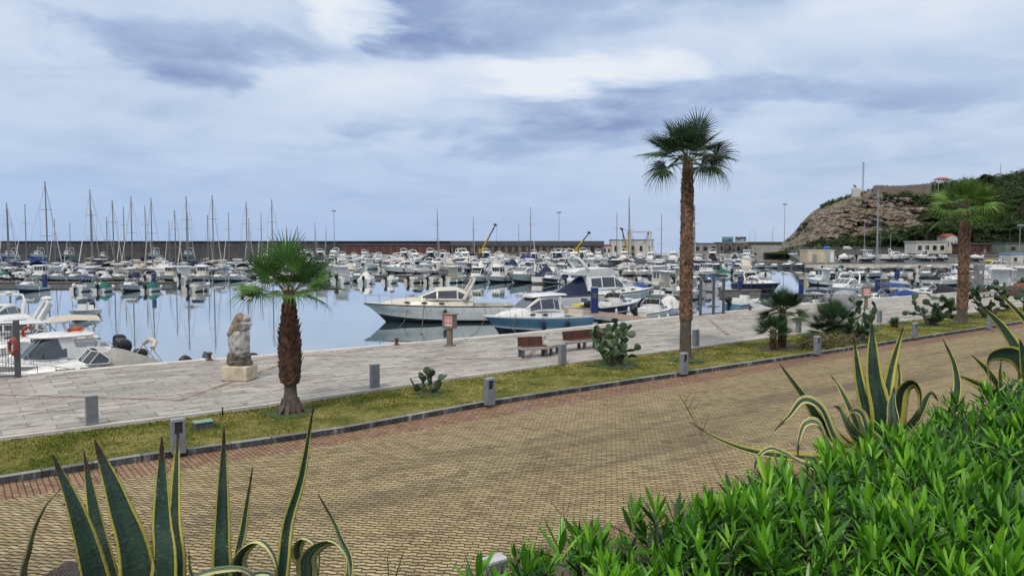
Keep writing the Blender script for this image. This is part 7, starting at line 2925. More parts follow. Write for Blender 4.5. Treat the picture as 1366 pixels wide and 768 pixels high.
# grey cabinets on the quay behind the third palm
for px0, px1, pt, pb, lab, h_ in ((1292, 1303, 362, 389.5, 'left grey switch cabinet behind the third palm', 0), (1303.5, 1312.5, 353, 388.5, 'taller grey cabinet column right of the switch cabinet', 0)):
    a, b = at(px0, pb, ZQ), at(px1, pb, ZQ)
    h_ = at_d(px0, pt, a.y).z - ZQ
    w = (b - a).length
    t = thing('switch_cabinet', lab, 'cabinet', ((a.x + b.x) / 2, (a.y + b.y) / 2 + 0.4, ZQ))
    mb = MB()
    mb.box((0, 0, h_ / 2), (w, 0.8, h_))
    mb.build('body', M('cabinet_grey', (0.17, 0.175, 0.185), 0.6, 0.1, 2), t, bevel=0.02)
    mb = MB()
    mb.box((0, -0.41, h_ * 0.45), (w * 0.86, 0.03, h_ * 0.8))
    dr = mb.build('door', M('cabinet_door', (0.19, 0.195, 0.205), 0.6, 0.1, 2), t)
    mb = MB()
    mb.box((w * 0.3, -0.44, h_ * 0.5), (0.05, 0.04, 0.2))
    mb.build('handle', BLACK, dr)
    mb = MB()
    mb.box((-w * 0.08, -0.435, h_ * 0.72), (w * 0.28, 0.02, h_ * 0.10))
    mb.build('sticker', SIGNW, dr)
# covered stack on the quay
p = at(1127, 411, ZQ)
t = thing('covered_stack', 'stack wrapped in crumpled grey tarpaulin on the quay edge', 'covered stack', (p.x, p.y, ZQ), TH)
mb = MB()
rr = []
rng = random.Random(14)
for z, w in ((0, 0.95), (0.35, 0.98), (0.8, 0.92), (1.15, 0.85), (1.35, 0.6), (1.42, 0.2)):
    rr.append([(w * 1.15 * math.copysign(abs(math.cos(2 * math.pi * k / 24)) ** 0.6, math.cos(2 * math.pi * k / 24)) * rng.uniform(.93, 1.05), w * 0.8 * math.copysign(abs(math.sin(2 * math.pi * k / 24)) ** 0.6, math.sin(2 * math.pi * k / 24)) * rng.uniform(.93, 1.05), z) for k in range(24)])
mb.loft(rr, True)
mb.build('tarpaulin', M('tarp_grey', (0.30, 0.31, 0.33), 0.6, 0.2, 3, bump=1.0), t, smooth=True)
mb = MB()
mb.tube([(1.12 * math.cos(a), 0.80 * math.sin(a), 0.55) for a in [2 * math.pi * k / 24 for k in range(25)]], 0.02, 5)
mb.build('rope', ROPE, t)

# mooring bollards on the quay edge
for i, (px, lab) in enumerate(((276, 'small rusty mooring post at the quay edge left of the statue'), (528, 'small iron mooring bollard at the quay edge before the cruiser bow'), (1002, 'small iron mooring bollard at the quay edge behind the low palm'))):
    lo, hi = 20.0, 120.0
    for _ in range(50):
        m_ = (lo + hi) / 2
        u, v = to_uv(PX(px, m_))
        if v < ve(u) - 0.45:
            lo = m_
        else:
            hi = m_
    p = PX(px, lo, ZQ + 0.012)
    t = thing('mooring_bollard', lab, 'mooring bollard', p)
    mb = MB()
    mb.lathe([(0.15, 0), (0.15, 0.03), (0.08, 0.05), (0.075, 0.22), (0.13, 0.26), (0.13, 0.31), (0.04, 0.34)], 12)
    mb.build('post', M('rusty_iron', (0.10, 0.055, 0.035), 0.85, 0.3, 10), t, smooth=True)


# ------------------------------------------------------------------ vehicles
def van(name, label, p, rz, body=W, s=1.0, kind='van'):
    t = thing(name, label, 'van' if kind == 'van' else 'car', p, rz, s=s)
    if kind == 'van':
        prof = [(-2.1, 0.35), (-2.15, 1.1), (-2.05, 1.75), (-1.9, 1.83), (0.75, 1.83), (1.35, 1.15), (2.05, 0.95), (2.15, 0.6), (2.1, 0.35)]
        win = [(0.80, 1.72, 1.28, 1.18)]
        side = [(0.25, 1.15), (0.78, 1.15), (0.70, 1.70), (0.25, 1.70)]
    else:
        prof = [(-2.05, 0.35), (-2.1, 0.85), (-1.75, 1.0), (-1.2, 1.42), (0.2, 1.46), (0.9, 1.0), (1.95, 0.85), (2.05, 0.55), (2.0, 0.35)]
        win = [(0.25, 1.40, 0.85, 1.02)]
        side = [(-1.35, 1.02), (0.72, 1.02), (0.12, 1.38), (-1.1, 1.36)]
    mb = MB()
    rr = []
    for y in (-0.82, -0.78, 0.78, 0.82):
        k = 0.97 if abs(y) > 0.8 else 1.0
        rr.append([(x * k, y, 0.35 + (z - 0.35) * k) for x, z in prof])
    mb.loft(rr, True)
    mb.build('body', body, t, smooth=True)
    mb = MB()
    for sg in (1, -1):
        mb.add([(x, sg * 0.83, z) for x, z in side], [(0, 1, 2, 3)])
    x0, z0, x1, z1 = win[0]
    mb.add([(x0 + 0.03, -0.7, z0 + 0.02), (x0 + 0.03, 0.7, z0 + 0.02), (x1 + 0.03, 0.72, z1 + 0.02), (x1 + 0.03, -0.72, z1 + 0.02)], [(0, 1, 2, 3)])
    mb.build('window', SMOKE, t)
    for x in (-1.35, 1.35):
        for sg in (1, -1):
            mb = MB()
            mb.tube([(x, sg * 0.62, 0.32), (x, sg * 0.84, 0.32)], 0.32, 14)
            w = mb.build('wheel', RUBBER, t)
            mb = MB()
            mb.tube([(x, sg * 0.84, 0.32), (x, sg * 0.855, 0.32)], 0.18, 10)
            mb.build('rim', ALU, w)
    for sg in (1, -1):
        mb = MB()
        mb.box((2.10, sg * 0.6, 0.72), (0.06, 0.26, 0.14))
        mb.build('headlight', SIGNW, t)
    return t


van('parked_van', 'small white van on the raised road below the rock face', PX(1131, 391, 3.0), R(5))
van('parked_car', 'white car near the left foot of the cliff', PX(1043, 436, 0.5) if False else PX(1058, 384, 0.2), R(170), W, 1.0, 'car')
van('parked_car', 'dark car on the hard standing left of the third palm', PX(1243, 240, 0.2), R(185), DKGREY, 1.0, 'car')
van('parked_car', 'grey blue car under the white depot wall', PX(1216, 250, 0.2), R(10), TEAL, 1.0, 'car')
van('parked_van', 'white van parked behind the boats ashore', PX(1174, 245, 0.2), R(186), W, 1.1)
# kayaks on the hard standing
for px, c_, lab in ((1323, C_YELL, 'yellow kayak lying on the hard standing'), (1336, C_GREEN, 'green kayak lying on the hard standing')):
    t = thing('kayak', lab, 'kayak', PX(px, 208, 0.2), R(8))
    mb = MB()
    mb.tube([(-2.2, 0, 0.75), (-1.2, 0, 0.6), (0, 0, 0.58), (1.2, 0, 0.6), (2.2, 0, 0.75)], [0.05, 0.34, 0.42, 0.34, 0.05], 10)
    mb.build('hull', c_, t, smooth=True)
    mb = MB()
    for x in (-1.0, 1.0):
        mb.box((x, 0, 0.1), (0.1, 1.0, 0.2))
        mb.box((x, 0.4, 0.28), (0.1, 0.1, 0.5))
        mb.box((x, -0.4, 0.28), (0.1, 0.1, 0.5))
    mb.build('trestle', TEAK, t)
# ------------------------------------------------------------------ agaves
def mat_agave():
    """dark leaf with yellow margins of uneven width, pale stripes on some leaves, scars across the blade"""
    m, T, bs = flat_mat('agave_leaf')
    tc = T.n('ShaderNodeTexCoord')
    v = tc.outputs['Object']
    al = T.n('ShaderNodeAttribute', attribute_name='along').outputs['Fac']
    ac = T.n('ShaderNodeAttribute', attribute_name='across').outputs['Fac']
    mg = T.n('ShaderNodeAttribute', attribute_name='margin').outputs['Fac']
    pl = T.n('ShaderNodeAttribute', attribute_name='pale').outputs['Fac']
    sd_ = T.n('ShaderNodeAttribute', attribute_name='seed').outputs['Fac']
    aa = T.math('ABSOLUTE', ac)
    n = T.noise(v, 6, 5, 0.65)
    g = T.mix(T.smooth(n, 0.3, 0.7), (0.013, 0.036, 0.024), (0.027, 0.066, 0.044))
    cb = T.n('ShaderNodeCombineXYZ')
    T.l(T.math('MULTIPLY', ac, 5.0), cb.inputs[0])
    T.l(T.math('MULTIPLY', al, 0.6), cb.inputs[1])
    T.l(sd_, cb.inputs[2])
    st = T.noise(cb.outputs[0], 1.0, 3, 0.6)
    g = T.mix(T.math('MULTIPLY', T.smooth(st, 0.45, 0.62), T.math('ADD', 0.12, T.math('MULTIPLY', pl, 0.85))), g, (0.15, 0.22, 0.13))
    bloom = T.noise(v, 14, 4, 0.7)
    g = T.mix(T.math('MULTIPLY', T.smooth(bloom, 0.5, 0.75), 0.30), g, (0.10, 0.15, 0.135))
    cb2 = T.n('ShaderNodeCombineXYZ')
    T.l(T.math('MULTIPLY', ac, 2.2), cb2.inputs[0])
    T.l(T.math('MULTIPLY', al, 75.0), cb2.inputs[1])
    T.l(sd_, cb2.inputs[2])
    scn = T.noise(cb2.outputs[0], 1.0, 2, 0.5)
    low = T.smooth(al, 0.75, 0.25)
    g = T.mix(T.math('MULTIPLY', T.math('MULTIPLY', T.smooth(scn, 0.64, 0.70), T.smooth(n, 0.45, 0.62)), 0.5), g, (0.30, 0.34, 0.28))
    y = T.mix(T.smooth(st, 0.35, 0.65), (0.34, 0.30, 0.035), (0.60, 0.54, 0.13))
    y = T.mix(T.math('MULTIPLY', pl, 0.45), y, (0.60, 0.60, 0.36))
    wob = T.math('MULTIPLY', T.math('SUBTRACT', st, 0.5), 0.35)
    edge = T.math('SUBTRACT', T.math('ADD', aa, wob), T.math('SUBTRACT', 1.0, mg))
    c = T.mix(T.smooth(edge, -0.02, 0.03), g, y)
    br = T.noise(v, 30, 3, 0.6)
    c = T.mix(T.math('MULTIPLY', T.smooth(aa, 0.93, 0.99), T.smooth(br, 0.4, 0.6)), c, (0.12, 0.06, 0.03))
    tip = T.smooth(T.math('ADD', al, T.math('MULTIPLY', T.math('SUBTRACT', br, 0.5), 0.12)), 0.88, 0.97)
    c = T.mix(tip, c, (0.035, 0.020, 0.014))
    T.l(c, bs.inputs['Base Color'])
    T.l(T.math('ADD', 0.38, T.math('MULTIPLY', bloom, 0.3)), bs.inputs['Roughness'])
    bs.inputs['Specular IOR Level'].default_value = 0.4
    b = T.n('ShaderNodeBump')
    b.inputs['Strength'].default_value = 0.35
    b.inputs['Distance'].default_value = 0.01
    T.l(T.math('ADD', scn, bloom), b.inputs['Height'])
    T.l(b.outputs[0], bs.inputs['Normal'])
    return m


AG = mat_agave()
ADRY = M('agave_dry', (0.13, 0.13, 0.06), 0.85, 0.5, 9, bump=0.8, dirt=(0.20, 0.15, 0.11), dirt_amt=0.8)
THORN = M('agave_thorn', (0.07, 0.03, 0.02), 0.6, 0.2, 9)
LEAFNO = [0]


def catmull(pts, n):
    out = []
    P = [pts[0] + (pts[0] - pts[1])] + list(pts) + [pts[-1] + (pts[-1] - pts[-2])]
    for i in range(1, len(P) - 2):
        for j in range(n):
            t = j / n
            a, b, c, d = P[i - 1], P[i], P[i + 1], P[i + 2]
            out.append(0.5 * ((2 * b) + (c - a) * t + (2 * a - 5 * b + 4 * c - d) * t * t + (3 * b - a - 3 * c + d) * t ** 3))
    out.append(P[-2])
    return out


def agave_leaf(root, pts, wid, twist=0.0, margin=0.16, pale=False, dry=False, cup=0.28, centre=None, face=None, flip=1):
    """a thick strap along pts (root to tip): trough section, yellow margins, thorns along the edge"""
    line = catmull([Vector(p) for p in pts], 7)
    n = len(line)
    ln = [0.0]
    for a, b in zip(line, line[1:]):
        ln.append(ln[-1] + (b - a).length)
    tot = ln[-1]
    mb = MB()
    along, across = [], []
    rows = 9
    camp = Vector((0, 0, EYE))
    prev = None
    for i, p in enumerate(line):
        t = (line[min(i + 1, n - 1)] - line[max(i - 1, 0)]).normalized()
        f = ln[i] / tot
        if prev is None:
            vd = (camp - p).normalized() if face is None else Vector(face)
            s = t.cross(vd).normalized()
            s = Matrix.Rotation(twist, 3, t) @ s
        else:
            s = (prev - t * prev.dot(t)).normalized()
        prev = s
        nn = s.cross(t).normalized() * flip
        w = wid / 2 * (0.80 + 0.20 * math.sin(min(1, f / 0.35) * math.pi / 2)) * (max(0.0, 1 - max(0, (f - 0.25) / 0.75) ** 1.9)) ** 0.85
        w = max(w, 0.0025)
        ed = 0.3
        us = [-1, -1 + ed, -1 + 2.2 * ed, -0.25, 0, 0.25, 1 - 2.2 * ed, 1 - ed, 1]
        th = 0.012 * (1 - f) + 0.003
        for u in us:
            mb.v.append(tuple(p + s * (w * u) + nn * (w * cup * u * u * (1 - 0.3 * f))))
            along.append(f)
            across.append(u)
        for u in us:
            mb.v.append(tuple(p + s * (w * u * 0.995) + nn * (w * cup * u * u * (1 - 0.3 * f)) - nn * (th * (1 - u * u) + 0.002)))
            along.append(f)
            across.append(u)
    q = rows * 2
    top = [0] * 8
    for i in range(n - 1):
        for k in range(rows - 1):
            a = i * q + k
            mb.f.append((a, a + 1, a + q + 1, a + q))
            mb.m.append(top[k])
            b = i * q + rows + k
            mb.f.append((b + 1, b, b + q, b + q + 1))
            mb.m.append(top[k])
        for k, o in ((0, 1), (rows - 1, 0)):
            a = i * q + k
            b = a + rows
            mb.f.append((a, a + q, b + q, b) if o else (a + q, a, b, b + q))
            mb.m.append(0)
    nv = len(mb.v)
    if not dry:
        for i in range(2, n - 3):
            for k in (0, rows - 1):
                if (i * 7 + k * 3 + n) % 5 < 2:
                    continue
                p = Vector(mb.v[i * q + k])
                c = Vector(mb.v[i * q + 4])
                t = (line[i + 1] - line[i]).normalized()
                o = (p - c).normalized()
                h = (0.005 + 0.02 * wid) * (0.6 + 0.25 * ((i * 5 + k) % 4))
                m0 = len(mb.v)
                mb.v += [tuple(p - t * h * 0.5), tuple(p + t * h * 0.5), tuple(p + o * h + t * h * 0.5)]
                mb.f.append((m0, m0 + 1, m0 + 2))
                mb.m.append(1)
                along += [0.5] * 3
                across += [0.0] * 3
    LEAFNO[0] += 1
    o = mb.build('leaf', [ADRY if dry else AG, ADRY if dry else THORN], root, smooth='all')
    k = len(mb.v)
    for nm, vals in (('along', along), ('across', across), ('margin', [min(0.6, max(0.24, margin * 2.1))] * k), ('pale', [1.0 if pale else 0.0] * k), ('seed', [LEAFNO[0] * 3.7] * k)):
        o.data.attributes.new(nm, 'FLOAT', 'POINT').data.foreach_set('value', vals)
    o.location = -Vector(root.location)
    return o


def agave(label, base, leaves, core=0.10, rosette=0):
    t = thing('agave', label, 'agave', base, 0, 'variegated agaves on the bank')
    mb = MB()
    mb.lathe([(core * 0.7, -0.1), (core, 0.05), (core * 0.85, 0.22), (core * 0.3, 0.36)], 12)
    mb.build('stem', AG, t, smooth=True)
    for pts, wid, kw in leaves:
        P = []
        for q in pts:
            P.append(at_d(q[0], q[1], q[2]) if len(q) == 3 else Vector(base) + Vector(q[3]))
        agave_leaf(t, P, wid, **kw)
    return t


YA = 3.35
B1 = at_d(192, 985, 3.5)
B2 = at_d(345, 975, 3.55)


def rb(B, dx, dz=0.06, dy=0.0):
    """a place at the heart of a rosette"""
    p = B + Vector((dx, dy, dz))
    x, y = to_px(p)
    return (x, y, p.y)


D = {}
agave('large variegated agave with broad upright dark leaves at the lower left', (B1.x, B1.y, B1.z), [
    ([rb(B1, -0.08), (128, 775, 3.42), (101, 680, 3.40), (70, 606, 3.40)], 0.150, dict(twist=0.25, margin=0.10)),
    ([rb(B1, -0.03, dy=0.06), (146, 775, 3.55), (127, 690, 3.60), (112, 601, 3.65)], 0.115, dict(twist=-0.2, margin=0.08)),
    ([rb(B1, 0.0, dy=-0.07), (183, 768, 3.36), (158, 670, 3.34), (126, 586, 3.34)], 0.185, dict(twist=0.1, margin=0.09)),
    ([rb(B1, 0.02, dy=0.1), (186, 765, 3.75), (168, 690, 3.85), (154, 625, 3.9)], 0.08, dict(twist=0.0)),
    ([rb(B1, 0.06, dy=-0.05), (219, 770, 3.40), (216, 690, 3.44), (216, 582, 3.48)], 0.140, dict(twist=-0.1, margin=0.07)),
    ([rb(B1, 0.09), (237, 770, 3.55), (233, 690, 3.62), (238, 568, 3.7)], 0.115, dict(twist=-0.5, margin=0.22)),
    ([rb(B1, -0.14, dy=-0.02), (38, 800, 3.5), (38, 730, 3.5), (57, 680, 3.5), (80, 653, 3.5)], 0.060, dict(twist=0.9, dry=True, cup=0.7)),
    ([rb(B1, 0.12, dy=0.02), (262, 800, 3.7), (254, 760, 3.75), (252, 733, 3.8)], 0.05, dict(twist=0.0)),
    ([rb(B1, 0.1, dy=-0.1), (235, 830, 3.2), (255, 772, 3.1), (320, 758, 3.05), (352, 785, 3.0)], 0.11, dict(twist=1.1, pale=True, margin=0.2)),
])
agave('second variegated agave with curled over leaves right of the first', (B2.x, B2.y, B2.z), [
    ([rb(B2, -0.12, dy=-0.05), (296, 770, 3.45), (296, 690, 3.47), (299, 571, 3.5)], 0.110, dict(twist=0.15, margin=0.13)),
    ([rb(B2, -0.08, dy=0.06), (316, 770, 3.7), (325, 700, 3.8), (337, 623, 3.88)], 0.072, dict(twist=0.5, margin=0.2)),
    ([rb(B2, 0.0, dy=0.0), (374, 775, 3.45), (383, 700, 3.47), (402, 635, 3.5), (418, 543, 3.52)], 0.084, dict(twist=0.45, margin=0.20)),
    ([rb(B2, 0.08, dy=0.05), (462, 780, 3.6), (452, 712, 3.66), (424, 658, 3.7)], 0.062, dict(twist=-0.4, margin=0.15, pale=True)),
    ([rb(B2, -0.05, dy=-0.06), (318, 800, 3.38), (318, 745, 3.3), (345, 722, 3.25), (366, 745, 3.22), (372, 792, 3.2)], 0.115, dict(twist=0.35, pale=True, margin=0.24)),
    ([rb(B2, 0.05, dy=-0.05), (405, 790, 3.4), (410, 742, 3.32), (440, 722, 3.28), (463, 745, 3.25), (468, 800, 3.22)], 0.125, dict(twist=0.35, pale=True, margin=0.24)),
    ([rb(B2, 0.04, dy=0.02), (412, 790, 3.6), (396, 738, 3.55), (406, 718, 3.5), (424, 735, 3.46), (422, 790, 3.42)], 0.085, dict(twist=0.3, pale=True, margin=0.24)),
    ([rb(B2, -0.1, dy=-0.12), (290, 820, 3.2), (320, 775, 3.1), (360, 765, 3.05), (372, 800, 3.0)], 0.10, dict(twist=1.0, pale=True, margin=0.2)),
    ([rb(B2, 0.16, dy=0.1), (517, 795, 3.9), (518, 768, 3.95), (517, 741, 4.0)], 0.035, dict(twist=0.0)),
    ([rb(B2, 0.18, dy=0.1), (520, 795, 3.9), (528, 768, 3.95), (537, 740, 4.0)], 0.035, dict(twist=0.3)),
])
B3 = at_d(1165, 612, 6.95)
EXTRA3 = [
    ([rb(B3, -0.06, dy=0.1), (1140, 560, 7.1), (1122, 520, 7.15), (1108, 500, 7.2)], 0.10, dict(twist=0.4, margin=0.3, pale=True)),
    ([rb(B3, -0.1, dy=-0.02), (1120, 585, 6.8), (1100, 560, 6.75), (1085, 556, 6.7)], 0.11, dict(twist=0.3, margin=0.35, pale=True)),
    ([rb(B3, 0.04, dy=0.08), (1192, 550, 7.1), (1200, 505, 7.15), (1196, 478, 7.2)], 0.10, dict(twist=-0.3, margin=0.35)),
    ([rb(B3, 0.13, dy=-0.1), (1235, 570, 6.7), (1262, 550, 6.65), (1283, 566, 6.6)], 0.10, dict(twist=0.4, margin=0.3, pale=True)),
    ([rb(B3, 0.0, dy=-0.22), (1160, 580, 6.5), (1150, 552, 6.45), (1136, 548, 6.4), (1130, 566, 6.35)], 0.11, dict(twist=0.4, margin=0.35, pale=True)),
]
agave('variegated agave with four tall upright leaves above the green hedge', (B3.x, B3.y, B3.z), [
    ([rb(B3, -0.05), (1158, 560, 6.85), (1146, 505, 6.85), (1139, 449, 6.85)], 0.138, dict(twist=0.5, margin=0.22)),
    ([rb(B3, 0.0, dy=-0.05), (1176, 555, 6.8), (1166, 500, 6.8), (1163, 431, 6.8)], 0.192, dict(twist=0.1, margin=0.18)),
    ([rb(B3, 0.06), (1180, 550, 6.95), (1188, 495, 7.0), (1205, 435, 7.05)], 0.138, dict(twist=0.55, margin=0.30)),
    ([rb(B3, -0.12, dy=-0.06), (1105, 575, 6.75), (1074, 532, 6.7), (1040, 485, 6.7)], 0.108, dict(twist=-0.1, margin=0.16)),
    ([rb(B3, -0.14, dy=-0.1), (1118, 590, 6.65), (1096, 545, 6.6), (1072, 533, 6.55), (1052, 555, 6.5), (1033, 574, 6.48)], 0.120, dict(twist=0.3, pale=True, margin=0.30)),
    ([rb(B3, -0.1, dy=-0.2), (1112, 600, 6.5), (1092, 565, 6.4), (1074, 565, 6.3), (1066, 585, 6.25), (1064, 610, 6.2)], 0.120, dict(twist=0.5, pale=True, margin=0.30)),
    ([rb(B3, 0.16), (1250, 580, 6.95), (1275, 530, 7.0), (1274, 490, 7.05), (1258, 452, 7.1)], 0.102, dict(twist=-0.3, margin=0.14)),
    ([rb(B3, 0.1, dy=-0.08), (1195, 560, 6.8), (1202, 522, 6.75), (1218, 510, 6.7), (1228, 525, 6.65), (1226, 560, 6.6)], 0.180, dict(twist=0.7, pale=False, margin=0.27)),
    ([rb(B3, 0.12, dy=0.05), (1220, 560, 6.9), (1240, 525, 6.9), (1252, 535, 6.9)], 0.120, dict(twist=0.6, pale=True)),
    ([rb(B3, 0.03, dy=-0.15), (1192, 570, 6.6), (1190, 540, 6.6), (1193, 515, 6.62)], 0.144, dict(twist=-0.2, pale=True, margin=0.07)),
    ([rb(B3, -0.06, dy=-0.15), (1135, 570, 6.6), (1120, 545, 6.6), (1112, 542, 6.58)], 0.120, dict(twist=-0.2, pale=True)),
    ([rb(B3, -0.16, dy=-0.25), (1090, 612, 6.3), (1010, 603, 6.1), (960, 586, 5.95), (921, 563, 5.85)], 0.090, dict(twist=0.25, margin=0.27)),
    ([rb(B3, -0.16, dy=-0.3), (1085, 622, 6.1), (1046, 604, 5.9), (1028, 598, 5.8), (1012, 608, 5.75), (1005, 630, 5.7)], 0.114, dict(twist=0.5, pale=True, margin=0.27)),
] + EXTRA3)
B4 = at_d(1352, 545, 9.1)
agave('variegated agave at the right edge with leaves bending over the road', (B4.x, B4.y, B4.z), [
    ([rb(B4, -0.1), (1320, 520, 9.0), (1300, 510, 9.0), (1277, 500, 9.0)], 0.132, dict(twist=0.2, margin=0.27)),
    ([rb(B4, 0.1), (1372, 500, 9.1), (1350, 472, 9.1), (1318, 478, 9.0), (1322, 515, 8.9)], 0.228, dict(twist=0.5, pale=False, margin=0.16)),
    ([rb(B4, 0.0), (1332, 515, 9.1), (1318, 495, 9.1), (1296, 473, 9.1)], 0.090, dict(twist=0.2)),
    ([rb(B4, 0.1, dy=0.05), (1366, 490, 9.2), (1340, 440, 9.3), (1306, 405, 9.35)], 0.144, dict(twist=0.1, margin=0.16)),
    ([rb(B4, 0.05, dy=0.1), (1390, 470, 9.3), (1370, 430, 9.4), (1327, 385, 9.5)], 0.120, dict(twist=-0.1, margin=0.19)),
    ([rb(B4, -0.05, dy=-0.1), (1338, 525, 8.9), (1334, 500, 8.9), (1336, 478, 8.9)], 0.084, dict(twist=0.2)),
    ([rb(B4, 0.1, dy=-0.12), (1375, 520, 8.9), (1368, 480, 8.9), (1360, 452, 8.9)], 0.180, dict(twist=0.1, margin=0.11)),
    ([rb(B4, -0.02, dy=-0.15), (1345, 535, 8.8), (1358, 508, 8.7), (1385, 500, 8.6)], 0.144, dict(twist=0.5, pale=True, margin=0.34)),
    ([rb(B4, 0.2, dy=0.0), (1400, 500, 9.0), (1420, 450, 9.0), (1430, 420, 9.0)], 0.168, dict(twist=0.1)),
])

# ------------------------------------------------------------------ hedge
def mat_hedge():
    m, T, bs = flat_mat('hedge_leaf')
    g = T.n('ShaderNodeNewGeometry')
    a = T.n('ShaderNodeAttribute', attribute_name='age_shade')
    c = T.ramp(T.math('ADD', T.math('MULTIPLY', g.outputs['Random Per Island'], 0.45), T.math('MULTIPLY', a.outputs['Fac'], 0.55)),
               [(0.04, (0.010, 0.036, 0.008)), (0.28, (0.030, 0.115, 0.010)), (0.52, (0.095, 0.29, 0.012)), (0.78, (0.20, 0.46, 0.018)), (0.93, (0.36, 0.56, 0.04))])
    T.l(c, bs.inputs['Base Color'])
    dead = T.math('LESS_THAN', a.outputs['Fac'], -0.5)
    c = T.mix(dead, c, T.mix(g.outputs['Random Per Island'], (0.16, 0.10, 0.04), (0.36, 0.30, 0.09)))
    bs.inputs['Roughness'].default_value = 0.36
    bs.inputs['Specular IOR Level'].default_value = 0.5
    out = [n for n in m.node_tree.nodes if n.type == 'OUTPUT_MATERIAL'][0]
    tr = T.n('ShaderNodeBsdfTranslucent')
    T.l(c, tr.inputs['Color'])
    mx = T.n('ShaderNodeMixShader')
    mx.inputs[0].default_value = 0.14
    T.l(bs.outputs[0], mx.inputs[1])
    T.l(tr.outputs[0], mx.inputs[2])
    T.l(mx.outputs[0], out.inputs[0])
    return m


def hedge_top(u, v):
    return 3.465 + 0.045 * max(0, min(7.5, u + 17.0)) + 0.10 * mnoise.noise(Vector((u * 0.9, v * 0.9, 1))) + 0.05 * mnoise.noise(Vector((u * 2.5, v * 2.5, 4)))


